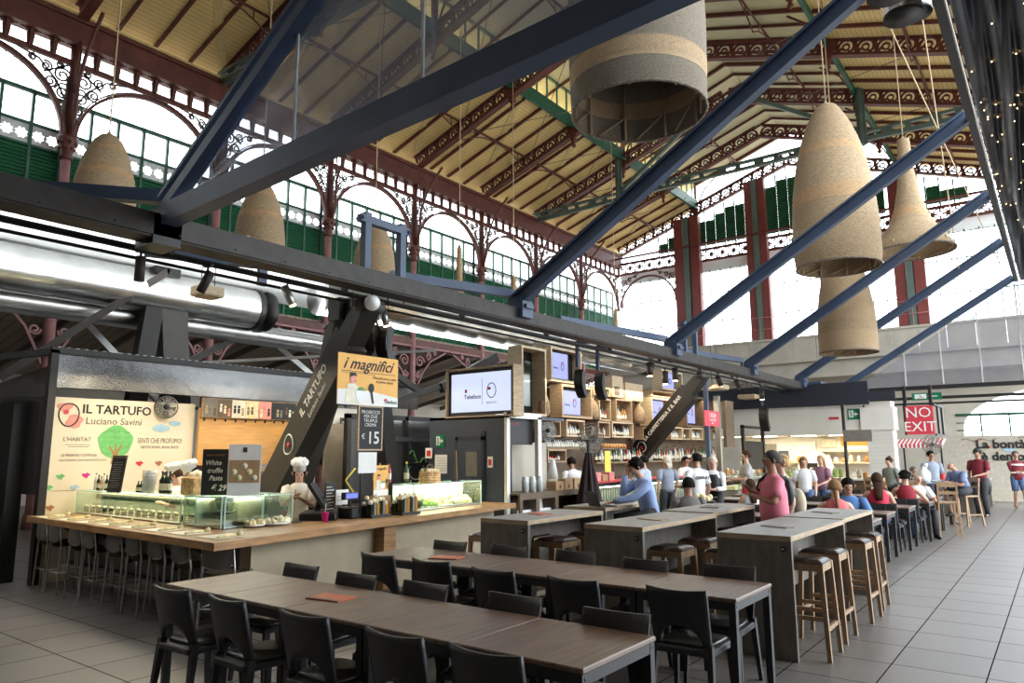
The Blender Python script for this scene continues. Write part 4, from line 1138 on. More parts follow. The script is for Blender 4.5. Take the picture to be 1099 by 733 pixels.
# ================================================================ HIGH TABLES AND STOOLS
def bar_table(loc, ln, label):
    t = thing('high_table', label, 'table', loc, 0, group='grey high tables shaped like an upturned U')
    W = .66; H = 1.03
    m = MB(); m.box(0, 0, H-.045, ln, W, H); m.build('tabletop', 'table_top_grey', t)
    m = MB(); m.box(0, -.002, H-.043, ln, 0, H-.003); m.box(-.002, 0, H-.043, 0, W, H-.003); m.build('edge_strip', 'crate_wood', t)
    for x in (0.0, ln-.04):
        m = MB(); m.box(x, 0, 0, x+.04, W, H-.045); m.build('side_panel', 'panel_grey', t)
    m = MB(); m.box(0.038, .30, .45, ln-.04, .33, H-.045); m.build('back_panel', 'panel_grey', t)
    m = MB(); m.tube([(.001, .07, H-.11), (-.006, .07, H-.11)], .026, 14); pl_ = m.build('number_plate', 'black', t)
    m = MB(); m.box(-.008, .06, H-.116, -.0061, .066, H-.104); m.box(-.008, .072, H-.116, -.0061, .080, H-.104); m.build('numeral', 'white', pl_)
    return t
BT = [((6.52, 1.94, 0), 1.91, 'grey high table nearest the aisle with four stools beside it'), ((8.53, 1.97, 0), 1.5, 'grey high table behind the nearest one, beside the aisle'),
      ((6.50, 3.34, 0), 1.9, 'grey high table in the middle of the near trio, with a folded leaflet on it'), ((8.56, 3.45, 0), 1.5, 'grey high table in front of the seated man in grey'),
      ((6.42, 4.66, 0), 1.6, 'grey high table beside the end of the stall counter, dull top with a red menu'), ((8.5, 4.9, 0), 1.5, 'grey high table where the man in the blue shirt works on a laptop')]
for a in BT: bar_table(*a)
menu((7.25, 2.28, 1.03), 1.2, 'ink_grey', 'dark menu on the high table nearest the aisle', .30, .12)
menu((9.25, 2.33, 1.03), 1.1, 'ink_grey', 'dark menu on the high table behind the nearest one', .30, .12)
menu((7.3, 3.62, 1.03), 1.3, 'crate_wood', 'brown folded leaflet on the middle high table', .34, .14)
menu((9.4, 3.8, 1.03), .2, 'ink_grey', 'flat dark menu on the high table before the man in grey', .42, .24)
menu((7.2, 5.05, 1.03), 1.2, 'menu_orange', 'red menu on the high table beside the stall counter', .32, .16)
def make_stool(label, group):
    t = thing('bar_stool', label, 'stool', (0, 0, 0), 0, group=group)
    H = .80; a = .165; b_ = .20
    for sx in (-1, 1):
        for sy in (-1, 1):
            m = MB(); m.bar((sx*a, sy*a, H-.015), (sx*b_, sy*b_, 0), .042, .042, up=(1, 0, 0), w2=.034, h2=.034); m.build('leg', 'stool_wood', t)
    m = MB()
    for s_ in (-1, 1):
        m.box(-a, s_*a-.016, H-.075, a, s_*a+.016, H-.012); m.box(s_*a-.016, -a, H-.075, s_*a+.016, a, H-.012)
    m.build('seat_frame', 'stool_wood', t)
    m = MB(); q = .19
    for s_ in (-1, 1): m.box(-q, s_*q-.011, .24, q, s_*q+.011, .275)
    for s_ in (-1, 1): m.box(s_*q-.011, -q, .32, s_*q+.011, q, .355)
    m.build('stretcher', 'stool_wood', t)
    m = MB()
    def top(u, v):
        x = (u-.5)*2; y = (v-.5)*2; e = max(abs(x), abs(y))
        return (x*.183, y*.183, H-.012+.036*(1-e**6)+.004)
    m.grid(top, 12, 12); m.box(-.182, -.182, H-.012, .182, .182, H-.006); m.build('cushion', 'dark_leather', t)
    return t
st0 = make_stool('', '')
su = [0]
def stool(x, y, label, group, rz=0.0, z=0):
    if not su[0]:
        su[0] = 1; o = st0; o.location = (x, y, z); o.rotation_euler = (0, 0, rz); o['label'] = label; o['group'] = group
    else: o = dup(st0, (x, y, z), rz, label, group)
    return o
G = 'wooden bar stools with dark leather seats'
stool(6.88, 1.93, 'wooden bar stool nearest the camera, beside the aisle', G, .02)
stool(7.60, 1.96, 'wooden bar stool second along the aisle', G)
stool(8.62, 1.93, 'wooden bar stool third along the aisle', G, -.03)
stool(9.34, 1.97, 'wooden bar stool fourth along the aisle', G, .03)
stool(7.1, 2.72, 'wooden bar stool peeping out left of the nearest high table', G)
stool(6.95, 3.25, 'wooden bar stool tucked under the middle high table, nearer one', G)
stool(7.75, 3.28, 'wooden bar stool tucked under the middle high table, farther one', G)
stool(9.0, 3.38, 'wooden bar stool under the high table with the flat dark menu, nearer one', G)
stool(9.75, 3.38, 'wooden bar stool under the high table with the flat dark menu, farther one', G)
stool(6.9, 4.60, 'wooden bar stool under the dull-topped high table, nearer one', G)
stool(7.6, 4.62, 'wooden bar stool under the dull-topped high table, farther one', G)
stool(7.1, 5.12, 'wooden bar stool pushed under the dull-topped table from behind', G)
stool(6.85, 5.52, 'wooden bar stool left of the dull-topped table, by the counter', G)
stool(7.3, 4.2, 'wooden bar stool showing between the dull-topped and the middle high table', G)

# ================================================================ FAR DINING ROWS (right)
frow = [(13.6, 2.42), (15.2, 2.42), (17.0, 2.42), (18.8, 2.42)]
def far_table(x, y, label, dy=.77): return dup(tb0, (x, y, 0), label=label, group='far dining tables behind the high tables')
FT = [(11.6, 2.30, 'nearest'), (13.1, 2.36, 'second'), (14.8, 2.3, 'third'), (16.5, 2.2, 'fourth'), (18.2, 2.25, 'fifth')]
for x, y, nm in FT:
    for k, ps in enumerate(('at the aisle end', 'in the middle', 'at the left end')):
        o = far_table(x, y+.775*k, 'dark dining table %s of the %s far row behind the high tables' % (ps, nm))
        chair(x-.05, y+.35+.775*k, 0, 'dark chair, near side of the %s far row, table %s' % (nm, ps), 'chairs on the near side of the far rows')
        if k != 1 or x > 14: chair(x+.75, y+.4+.775*k, pi, 'dark chair, far side of the %s far row, table %s' % (nm, ps), 'chairs on the far side of the far rows')
# ================================================================ FOOD STALL WITH THE CREAM BOARD
# counter: L shape, long side facing the camera at x=3.4, front along +x
t = thing('stall_counter', 'long pale stall counter with a thick oak top, turning the corner beside the front tables', 'counter', (3.5, 5.7, 0))
m = MB()
m.plate([(4.02, 11.4), (3.84, 6.42), (9.78, 7.34), (9.74, 8.05), (4.85, 7.35), (4.85, 11.4)], (), .075, lambda u, v, w_: (u, v, .893+w_)); m.build('countertop', 'oak_edge', t, world=True)
m = MB(); m.plate([(4.62, 11.4), (4.62, 7.0), (4.8, 7.0), (4.8, 11.4)], (), .855, lambda u, v, w_: (u, v, .428+w_)); m.build('left_panel', 'panel_grey', t, world=True)
m = MB(); m.plate([(4.50, 6.82), (9.45, 7.55), (9.45, 7.75), (4.50, 7.02)], (), .855, lambda u, v, w_: (u, v, .428+w_)); m.build('front_panel', 'counter_side', t, world=True)
m = MB(); m.box(6.45, 6.92, 0, 6.65, 7.16, .855); m.build('post', 'oak_edge', t, world=True)
m = MB(); m.tube([(4.54, 11.2, .28), (4.54, 7.0, .28)], .02, 6)
for y in (10.6, 9.6, 8.5, 7.5): m.bar((4.59, y, .85), (4.59, y, .4), .03, .05); m.bar((4.15, y, .85), (4.6, y, .55), .03, .05)
m.build('foot_rail', 'black_steel', t, world=True)
# wall board
t = thing('wall_board', 'large cream wall board lettered IL TARTUFO with a green tree drawing', 'board', (4.15, 11.43, 0))
m = MB(); m.box(4.15, 11.42, 0, 6.35, 11.48, 2.58); m.build('panel', 'board_cream', t, world=True)
yb = 11.415
text('lettering', 'IL TARTUFO', 'ink', t, (5.12, yb, 2.42), .185, 'y-', .002, bold=.015, world=True)
text('lettering', 'Luciano Savini', 'ink_grey', t, (5.08, yb, 2.25), .145, 'y-', .002, world=True)
m = MB(); F = lambda u, v, w_: (u, yb+w_, v)
rr_ = random.Random(5)
m.plate([(5.12+.25*cos(a)*(1+.06*sin(5*a)), 1.95+.24*sin(a)*(1+.05*cos(4*a))) for a in [i*pi/14 for i in range(28)]], (), .004, F); tree = m.build('tree_crown', 'leaf_green', t, world=True)
m = MB()
for k in range(5):
    zz = 1.70+k*.08; m.ribbon([(4.92+.045*i, yb-.003, zz+.08+.02*sin(i*1.7+k)) for i in range(10)], .006, .001)
m.build('crown_line', 'greens', tree, world=True)
m = MB(); m.plate([(a_-.24, b_+.12) for a_, b_ in [(5.31, 1.50), (5.42, 1.50), (5.40, 1.66), (5.46, 1.78), (5.44, 1.79), (5.375, 1.68), (5.37, 1.80), (5.35, 1.80), (5.35, 1.68), (5.28, 1.77), (5.26, 1.76), (5.33, 1.64)]], (), .006, F); m.build('tree_trunk', 'trunk_brown', t, world=True)
def cloud(cx_, cz_, s, mat='cloud_blue'):
    m = MB(); m.plate([(cx_+s*1.5*cos(a)*(1+.12*abs(sin(2.5*a))), cz_+s*.62*sin(a)*(1+.25*abs(sin(3*a)))) for a in [i*pi/12 for i in range(24)]], (), .004, F); m.build('cloud_drawing', mat, t, world=True)
cloud(5.80, 2.17, .085); cloud(6.02, 2.25, .06); cloud(5.86, 2.33, .03, 'sun_yellow')
m = MB()
m.tube([(4.44+.135*cos(a)*(1+.1*sin(a)), yb, 2.33+.165*sin(a)) for a in [i*pi/12 for i in range(24)]], .009, 4, closed=True); m.build('emblem_outline', 'ink', t, world=True)
m = MB(); m.plate([(4.52+.11*cos(a)*(1+.2*sin(4*a)), 2.24+.10*sin(a)) for a in [i*pi/9 for i in range(18)]], (), .002, F); m.plate([(4.38+.10*cos(a)*(1+.2*sin(3*a)), 2.44+.06*sin(a)) for a in [i*pi/9 for i in range(18)]], (), .002, F); m.build('emblem_patch', 'pinkish', t, world=True)
m = MB(); m.plate(circ(4.40, 2.37, .035, 12), (), .008, F); m.build('emblem_dot', 'sign_red', t, world=True)
text('lettering', "SENTI CHE PROFUMO!", 'ink_grey', t, (5.80, yb, 1.97), .115, 'y-', .001, sx=.62, world=True)
text('lettering', "TARTUFO BUONO, AROMA FRESCO", 'ink_grey', t, (5.80, yb, 1.87), .06, 'y-', .001, sx=.62, world=True)
text('lettering', "L'HABITAT", 'ink_grey', t, (4.58, yb, 1.98), .08, 'y-', .001, world=True)
text('lettering', "LE PIANTE COMUNI", 'ink_grey', t, (4.62, yb, 1.75), .055, 'y-', .001, world=True)
text('lettering', "CHE POSSIAMO TROVARE IN TARTUFAIA", 'ink_grey', t, (4.68, yb, 1.68), .035, 'y-', .001, world=True)
m = MB()
for z_, x0, x1 in ((1.90, 4.42, 4.76), (1.87, 4.46, 4.74), (1.25, 4.3, 4.62)): m.box(x0, yb-.001, z_, x1, yb, z_+.006)
m.build('text_line', 'ink_grey', t, world=True)
for x, z, mt in ((a_-.12, b_+.12, c_) for a_, b_, c_ in ((4.52, 1.33, 'leaf_green'), (4.86, 1.34, 'magenta'), (4.38, 1.18, 'leaf_green'), (4.72, 1.17, 'cloud_blue'), (5.10, 1.18, 'leaf_green'), (5.62, 1.50, 'red'), (5.92, 1.50, 'trunk_brown'), (5.72, 1.30, 'sun_yellow'), (6.05, 1.33, 'ink'), (4.42, .9, 'trunk_brown'))):
    m = MB(); m.plate([(x+.05*cos(a)*(1+.4*sin(3*a)), z+.035*sin(a)*(1+.3*cos(5*a))) for a in [i*pi/7 for i in range(14)]], (), .003, F); m.build('plant_drawing', mt, t, world=True)
# clip-on fan at the top right of the board
def small_fan(loc, r, label, base='stand', rz=0.0, mat='dull_metal'):
    t = thing('fan', label, 'fan', loc, rz)
    for s_ in (-1, 1):
        m = MB()
        for q in (.35, .6, .82, 1.0):
            m.tube([(s_*.06*(1-q*q)*r*3, r*q*cos(a), r*q*sin(a)) for a in [i*pi/12 for i in range(24)]], .006 if q < 1 else .011, 4, closed=True)
        for k in range(16):
            a = k*pi/8; m.tube([(s_*.06*r*3*(1-q*q), r*q*cos(a), r*q*sin(a)) for q in (.12, .5, .8, 1.0)], .0045, 4)
        m.build('cage', mat, t)
    for k in range(4):
        a = k*pi/2; m = MB(); m.add([(0, .06*r*cos(a+1.5), .06*r*sin(a+1.5)), (.02, r*.8*cos(a+.5), r*.8*sin(a+.5)), (-.02, r*.85*cos(a), r*.85*sin(a)), (0, .06*r*cos(a-1.5), .06*r*sin(a-1.5)), (.006, .06*r*cos(a+1.5), .06*r*sin(a+1.5)), (.026, r*.8*cos(a+.5), r*.8*sin(a+.5)), (-.014, r*.85*cos(a), r*.85*sin(a)), (.006, .06*r*cos(a-1.5), .06*r*sin(a-1.5))], [(0,1,2,3),(7,6,5,4),(0,4,5,1),(1,5,6,2),(2,6,7,3)]); m.build('blade', 'ink_grey', t)
    m = MB(); m.tube([(-.05, 0, 0), (.16, 0, 0)], r*.2, 12); m.build('motor', 'black', t)
    if base == 'stand':
        m = MB(); m.tube([(.1, 0, 0), (.1, 0, -loc[2]+.03)], .018, 8); m.build('pole', 'black', t)
        m = MB(); m.lathe([(.2, 0), (.2, .02), (.05, .05)], (.1, 0, -loc[2]), 16); m.build('foot', 'black', t)
    else:
        m = MB(); m.bar((.1, 0, 0), (.1, .0, -r*.7), .04, .04); m.box(.04, -.03, -r*.9, .16, .03, -r*.65); m.build('clamp', mat, t)
    return t
small_fan((5.80, 11.3, 2.50), .17, 'round wire fan clamped to the top of the cream wall board', 'clamp', .9)
# wood board with photo strip, chalk menus
t = thing('wood_board', 'honey-coloured wooden wall board with a strip of photos along its top', 'board', (6.38, 11.3, 1.55))
m = MB(); m.box(6.36, 11.28, 1.58, 8.45, 11.34, 2.52); m.build('panel', 'board_wood', t, world=True)
m = MB(); m.box(6.36, 11.22, 2.36, 8.45, 11.26, 2.68); strip = m.build('photo_strip', 'cardboard', t, world=True)
rr_ = random.Random(9)
cols = ['crate_wood', 'label_cream', 'ink', 'ink_grey', 'cheese', 'ink', 'crate_dark', 'pinkish']
for k in range(8):
    m = MB(); x0 = 6.38+k*.258; m.box(x0, 11.212, 2.37, x0+.25, 11.219, 2.67); m.build('photo', cols[(k*3+3) % 8], strip, world=True)
    for j in range(3):
        m = MB(); cx_ = x0+.05+.075*j; cz_ = 2.44+.08*rr_.random(); h_ = .12+.08*rr_.random()
        m.box(cx_-.022, 11.208, cz_-.05, cx_+.022, 11.2115, cz_+.03); m.ball((cx_, 11.209, cz_+.06), .026, 7, 5, sy=.12); m.build('photo_detail', cols[(k+j*3) % 8], strip, world=True)
m = MB()
for i in range(12): m.tube([(6.4+i*.19, 11.20, 2.35), (6.4+i*.19, 11.21, 2.30)], .018, 5)
m.build('clip', 'ink', strip, world=True)
def chalkboard(cx_, y, z0, w_, h, label, lines, name='chalk_board', frame='crate_dark', tilt=0.0, title_size=.07, stand=False, xm=False):
    """board facing -Y (or -X when xm)"""
    loc = (cx_, y, z0)
    t = thing(name, label, 'sign', loc, 0)
    Fr = (lambda u, v, w_: (u, w_, v)) if not xm else (lambda u, v, w_: (w_, -u, v))
    m = MB(); m.plate([(-w_/2, 0), (w_/2, 0), (w_/2, h), (-w_/2, h)], (), .02, Fr); m.build('board', 'chalk_black', t)
    e = .018
    m = MB(); m.plate([(-w_/2-e, -e), (w_/2+e, -e), (w_/2+e, h+e), (-w_/2-e, h+e)], [[(-w_/2+.004, .004), (w_/2-.004, .004), (w_/2-.004, h-.004), (-w_/2+.004, h-.004)]], .03, Fr); m.build('frame', frame, t)
    fr = 'x-' if xm else 'y-'
    for s_, dz, sz, mat in lines:
        p = (-.0125, 0, dz) if xm else (0, -.0125, dz)
        text('chalk_lettering', s_, mat, t, p, sz, fr, .001, shear=.15)
    return t
ml = [('Wild Truffle Pizza', .84, .075, 'chalk'), ('Fresh Pasta', .74, .055, 'chalk'), ('Tagliatelle al tartufo', .67, .045, 'chalk'), ('Risotto al tartufo', .61, .045, 'chalk'), ('Crostini', .50, .055, 'chalk'), ('burro e alici tartufo', .43, .045, 'chalk'), ('uovo al tartufo', .36, .045, 'chalk'), ('pecorino e miele', .29, .045, 'chalk')]
chalkboard(8.72, 11.25, 1.55, .52, .92, 'black chalk menu just left of the lettered slanted leg', ml)
chalkboard(9.55, 11.25, 1.52, .55, .92, 'black chalk menu just right of the lettered slanted leg', ml)
m = MB(); m.box(9.1, 11.4, .9, 10.6, 11.45, 2.65); o = m.build('wall_panel', 'stall_white'); tag(o, 'white wall panel with a small red mark behind the second chalk menu', 'panel')
m = MB(); m.plate([(10.1, 1.45), (10.3, 1.5), (10.22, 1.6), (10.3, 1.68), (10.12, 1.62)], (), .004, lambda u, v, w_: (u, 11.39+w_, v)); m.build('red_mark', 'red', o)
# back counter appliances behind the chefs
t = thing('back_counter', 'dark back counter with steel drawers behind the chefs', 'counter', (7.5, 11.0, 0))
m = MB(); m.box(6.4, 10.75, 0, 10.6, 11.28, .88); m.build('body', 'black', t, world=True)
m = MB(); m.box(6.4, 10.7, .88, 10.6, 11.28, .92); m.build('worktop', 'dull_metal', t, world=True)
t = thing('slicer', 'white slicing machine between the photo leaflet and the woman chef', 'machine', (7.95, 10.95, .92))
m = MB(); m.bbox(-.25, -.2, 0, .25, .2, .22, .03); m.build('body', 'white', t)
m = MB(); m.tube([(-.05, -.02, .34), (.0, .02, .34)], .19, 20); m.build('blade', 'chrome', t)
m = MB(); m.bar((.1, 0, .2), (.3, 0, .5), .1, .06); m.build('arm', 'white', t)
t = thing('drawer_unit', 'beige appliance with drawers behind the truffle-pasta sign', 'appliance', (6.9, 10.95, .92))
m = MB(); m.box(-.4, -.2, 0, .4, .2, .62); m.build('body', 'crate_wood', t)
for k in range(3): m = MB(); m.box(-.36, -.215, .05+k*.18, .36, -.2, .19+k*.18); m.build('drawer', 'crate_dark', t)

# glass fascia box above the stall
t = thing('glass_fascia', 'smoked glass fascia in a black frame above the cream wall board', 'fascia', (4.15, 11.43, 3.2))
m = MB()
m.box(4.12, 11.35, 3.20, 11.6, 11.47, 3.29); m.box(4.12, 11.35, 0, 4.22, 11.47, 3.25); m.bar((4.15, 11.4, 3.22), (2.5, 14.4, 3.0), .09, .09); m.bar((4.15, 11.4, 2.55), (2.5, 14.4, 2.5), .06, .06)
m.box(4.2, 11.56, 2.5, 11.6, 11.62, 2.55)
m.build('frame', 'black_steel', t, world=True)
m = MB(); m.box(4.2, 11.40, 2.72, 11.55, 11.415, 3.20); m.build('front_glass', 'fascia_glass', t, world=True)
m = MB(); m.plate([(4.2, 11.42), (11.55, 11.42), (11.55, 13.6), (4.2, 13.6)], (), .012, lambda u, v, w_: (u, v, 3.05+w_-.14*(v-11.42)/2)); m.build('glass_roof', 'fascia_glass', t, world=True)
m = MB()
for i in range(60): m.box(4.2+i*.122, 11.36, 3.292, 4.24+i*.122, 11.40, 3.30)
o = m.build('pebble_edge', 'lattice_white', t, world=True); o['kind'] = 'stuff'
m = MB(); m.box(4.17, 11.5, 1.2, 4.19, 14.3, 2.9); m.build('side_glass', 'fascia_glass', t, world=True)
# dark stall at the extreme left
t = thing('dark_cabinet', 'dark glazed cabinet with a drink poster at the left edge', 'cabinet', (2.6, 12.6, 0))
m = MB(); m.box(1.2, 12.9, 0, 4.0, 13.4, 1.15); m.box(3.9, 11.9, 0, 4.1, 13.2, 2.6); m.box(1.2, 12.8, 1.15, 4.0, 13.4, 1.2); m.build('body', 'black', t, world=True)
m = MB(); m.box(2.0, 12.85, 1.3, 3.8, 12.86, 1.9); m.build('glass', 'fascia_glass', t, world=True)
m = MB(); m.box(3.55, 12.87, .35, 3.75, 12.89, .65); m.build('notice', 'paper', t, world=True)
m = MB(); m.box(1.2, 12.9, 1.2, 3.9, 13.2, 1.26); m.build('shelf', 'crate_dark', t, world=True)
for k in range(3):
    m = MB(); m.box(1.3+k*.9, 12.88, .1, 2.1+k*.9, 12.9, 1.1); m.build('door', 'glass_dark', t, world=True)
m = MB(); m.box(1.0, 14.3, 0, 4.1, 14.4, 2.2); o = m.build('partition', 'ink_grey'); tag(o, 'dim partition behind the dark cabinet at the left edge', 'partition')

# stools of the stall: metal frame, sling seat and back
def make_tstool(label, group):
    t = thing('counter_stool', label, 'stool', (0, 0, 0), 0, group=group)
    H = .62
    for sy in (-1, 1):
        m = MB(); m.tube([(-.19, sy*.19, 0), (-.17, sy*.17, H), (-.20, sy*.16, .87)], .012, 6); m.build('leg', 'dull_metal', t)
        m = MB(); m.tube([(.19, sy*.19, 0), (.17, sy*.17, H-.01)], .012, 6); m.build('leg', 'dull_metal', t)
    m = MB(); 
    for z_, a_ in ((.28, .185),): m.tube([(-a_, -a_, z_), (a_, -a_, z_), (a_, a_, z_), (-a_, a_, z_)], .010, 6, closed=True)
    m.build('foot_ring', 'dull_metal', t)
    m = MB(); m.tube([(-.198, -.158, .70), (-.20, -.12, .665), (-.20, 0, .65), (-.20, .12, .665), (-.198, .158, .70)], .009, 6); m.tube([(-.20, -.16, .87), (-.20, .16, .87)], .010, 6); m.build('back_rail', 'dull_metal', t)
    m = MB(); m.grid(lambda u, v: (-.165+.335*u, (-.165+.33*v), H-.02*sin(pi*v)), 4, 8); m.grid(lambda u, v: (-.165+.335*u, (-.165+.33*v), H-.015-.02*sin(pi*v)), 4, 8); m.build('seat', 'crate_dark', t)
    m = MB(); m.grid(lambda u, v: (-.20-.02*sin(pi*u), -.158+.316*u, .69+.18*v-.03*sin(pi*u)*(1-v)), 8, 4); m.grid(lambda u, v: (-.212-.02*sin(pi*u), -.158+.316*u, .69+.18*v-.03*sin(pi*u)*(1-v)), 8, 4); m.build('backrest', 'sling_brown', t)
    return t
pm('sling_brown', (0.11, 0.095, 0.08), .6, amt=.15)
ys = [7.35, 7.85, 8.35, 8.82, 9.45, 9.85, 10.45, 10.85]
nms = ['nearest the corner of the counter', 'second from the corner', 'third from the corner', 'fourth from the corner', 'fifth from the corner, after a gap', 'sixth from the corner', 'seventh from the corner', 'farthest left, by the cream board']
q0 = None
for y, nm in zip(ys, nms):
    lb = 'metal counter stool with a brown sling back, '+nm
    if q0 is None: q0 = make_tstool(lb, 'metal stools along the left side of the stall counter'); q0.location = (4.22, y, 0)
    else: dup(q0, (4.22, y, 0), random.uniform(-.06, .06), lb)
dup(q0, (4.18, 6.72, 0), .5, 'metal counter stool standing turned at the outer corner of the stall counter')

# place settings on the long left counter
for k, y in enumerate([10.9, 10.3, 9.7, 9.15, 8.6, 8.0, 7.45, 6.85]):
    t = thing('place_mat', 'paper place mat with a rolled napkin, %s along the stall counter' % ['farthest left', 'second from the left', 'third from the left', 'fourth from the left', 'fifth from the left', 'sixth from the left', 'seventh from the left', 'at the counter corner'][k], 'place mat', (4.16, y, .9335), 0, 'place mats on the stall counter')
    m = MB(); m.box(-.15, -.2, 0, .15, .2, .003); m.build('mat', 'pinkish_grey' if 0 else 'label_cream', t)
    m = MB(); m.tube([(-.12, -.15, .015), (0, -.1, .02), (.1, -.13, .02)], [.012, .02, .012], 6); m.tube([(.1, -.13, .02), (.14, -.16, .04)], [.016, .03], 6); m.build('napkin', 'cheese', t)

# glass display cases
def case(name, p, q, depth, z0, z1, label, shelf=True, right=(0, 0)):
    """glass case between p and q (front edge), going back by depth vector"""
    p = Vector((p[0], p[1], 0)); q = Vector((q[0], q[1], 0)); d = Vector((depth[0], depth[1], 0))
    t = thing(name, label, 'display case', ((p+q)/2).to_tuple())
    c = [p, q, q+d, p+d]
    def quadbox(m, a, b, z0, z1, th=.008):
        n_ = (b-a).cross(Vector((0, 0, 1))).normalized()*th/2
        m.add([a-n_+Vector((0,0,z0)), b-n_+Vector((0,0,z0)), b+n_+Vector((0,0,z0)), a+n_+Vector((0,0,z0)), a-n_+Vector((0,0,z1)), b-n_+Vector((0,0,z1)), b+n_+Vector((0,0,z1)), a+n_+Vector((0,0,z1))], [(0,3,2,1),(4,5,6,7),(0,1,5,4),(1,2,6,5),(2,3,7,6),(3,0,4,7)])
    for a, b in ((c[0], c[1]), (c[1], c[2]), (c[3], c[0])):
        m = MB(); quadbox(m, a, b, z0, z1); m.build('glass_pane', 'case_glass', t, world=True)
    m = MB(); m.plate([(v.x, v.y) for v in c], (), .010, lambda u, v, w_: (u, v, z1+w_)); m.build('glass_top', 'case_glass', t, world=True)
    m = MB()
    for a, b in ((c[0], c[1]), (c[1], c[2]), (c[3], c[0]), (c[2], c[3])): m.bar(a+Vector((0,0,z1)), b+Vector((0,0,z1)), .012, .012)
    for a in c: m.bar(a+Vector((0,0,z0)), a+Vector((0,0,z1)), .012, .012)
    m.build('edge', 'glass_edge', t, world=True)
    m = MB(); m.plate([(v.x, v.y) for v in c], (), .012, lambda u, v, w_: (u, v, z0+.008+w_)); m.build('tray', 'dull_metal', t, world=True)
    m = MB(); a = c[3]*.93+c[0]*.07; b = c[2]*.93+c[1]*.07
    m.bar(a+Vector((0,0,z1-.03)), b+Vector((0,0,z1-.03)), .02, .015); m.build('light_tube', 'lamp_strip', t, world=True)
    m = MB(); quadbox(m, c[3], c[2], z0+.01, z1-.04); m.build('back_panel', 'label_cream', t, world=True)  # pale back added to lighten the inside of the case
    if shelf:
        m = MB(); a2 = c[3]*.8+c[0]*.2; b2 = c[2]*.8+c[1]*.2; m.bar(a2+Vector((0,0,(z0+z1)/2+.02)), b2+Vector((0,0,(z0+z1)/2+.02)), .12, .008); m.build('shelf', 'case_glass', t, world=True)
    return t
pm('glass_edge', (0.45, 0.60, 0.52), .2, spec=.8)
case('display_case', (4.6, 11.3), (4.57, 8.40), (.38, 0), .937, 1.25, 'long low glass display case on the left counter, lit from inside')
case('display_case', (4.56, 8.30), (4.55, 7.50), (.55, .06), .937, 1.27, 'glass case at the counter corner holding a bowl of cheese', False)
case('display_case', (4.58, 7.48), (5.55, 7.60), (-.06, .5), .937, 1.27, 'glass case on the front counter below the photo leaflet', False)
case('display_case', (7.45, 7.42), (9.25, 7.66), (-.05, .36), .937, 1.31, 'glass display case with pasta and bread at the right end of the stall counter')
light('case_glow', 'AREA', (4.8, 9.8, 1.23), 9, (1, .85, .55), .2, (0, 0, 0), size_y=2.8)
light('case_glow', 'AREA', (8.3, 7.7, 1.29), 14, (1, .88, .6), 1.9, (0, 0, .12), size_y=.2)
light('case_glow', 'POINT', (4.85, 7.9, 1.22), 5, (1, .85, .6), .05)

def bottle(loc, h, r, mat, label, group, parent=None, cap='black', lab=True, name='bottle'):
    m = MB(); m.lathe([(r*.9, 0), (r, .01), (r, h*.58), (r*.45, h*.74), (r*.34, h*.78), (r*.34, h*.93)], n=10)
    if parent is None:
        t = thing(name, label, 'bottle', loc, 0, group=group)
        m.build('glass_body', mat, t)
        m = MB(); m.lathe([(r*.40, h*.92), (r*.40, h)], n=8); m.build('cap', cap, t)
        if lab: m = MB(); m.lathe([(r*1.02, h*.15), (r*1.02, h*.45)], n=10, caps=False); m.build('label', 'label_cream', t)
        return t
def rowcopies(src, spots, labels=None):
    for i, s_ in enumerate(spots): dup(src, s_, label=labels[i] if labels else None)
_before = set(COL.objects)
# jars inside the long case: two shelves
jar = thing('jar', 'small jar in the long lit case, lower row', 'jar', (4.752, 8.208, 0.954), 0, 'jars in the long lit case')
m = MB(); m.lathe([(.024, 0), (.026, .008), (.026, .055), (.02, .065)], n=8); m.build('glass_body', 'glass_dark', jar)
m = MB(); m.lathe([(.024, .063), (.024, .082)], n=8); m.build('lid', 'label_cream', jar)
for k in range(1, 34):
    dup(jar, (4.717+0.034*(k % 2), 8.208+k*0.095, 0.954))
jar2 = dup(jar, (4.901, 8.208, 1.120), label='small jar in the long lit case, upper row', group='jars on the upper shelf of the long lit case')
for k in range(1, 34): dup(jar2, (4.901, 8.208+k*0.095, 1.120))
for k in range(6):
    bottle((4.78, 10.75+.085*k, 1.256), .17+.02*(k % 3), .022, ['glass_amber', 'glass_dark', 'glass_clear'][k % 3], 'small bottle at the left end on top of the long glass case', 'little bottles left of the leaning chalk menu')
for k in range(3): bottle((4.85, 9.42-.095*k, 1.256), .25, .032, 'glass_dark', 'dark bottle on the long case beside the chefs', 'three dark bottles beside the chefs')
for k in range(3): bottle((4.80, 9.95-.07*k, 1.256), .13, .024, 'glass_dark', 'small dark jar bottle right of the leaning chalk menu', 'small dark bottles right of the leaning chalk menu')
# leaning chalk menu on the case
t = thing('chalk_menu', 'black chalk menu leaning on the long glass case in front of the tree drawing', 'sign', (4.62, 10.25, 1.255), 0)
Fm = lambda u, v, w_: (w_+v*.12, -u+v*.06, v)
m = MB(); m.plate([(-.17, 0), (.17, 0), (.19, .40), (-.15, .40)], (), .015, Fm); m.build('board', 'chalk_black', t)
m = MB(); m.plate([(-.15, .40), (.19, .40), (.192, .43), (-.148, .43)], (), .02, Fm); m.build('top_strip', 'crate_dark', t)
m = MB()
for k in range(12): 
    z_ = .06+k*.026; m.bar(Fm(-.12+.02*(k % 3), z_, -.0085), Fm(.10+.02*((k*2) % 3), z_, -.0085), .010, .002)
m.build('chalk_lettering', 'chalk', t)
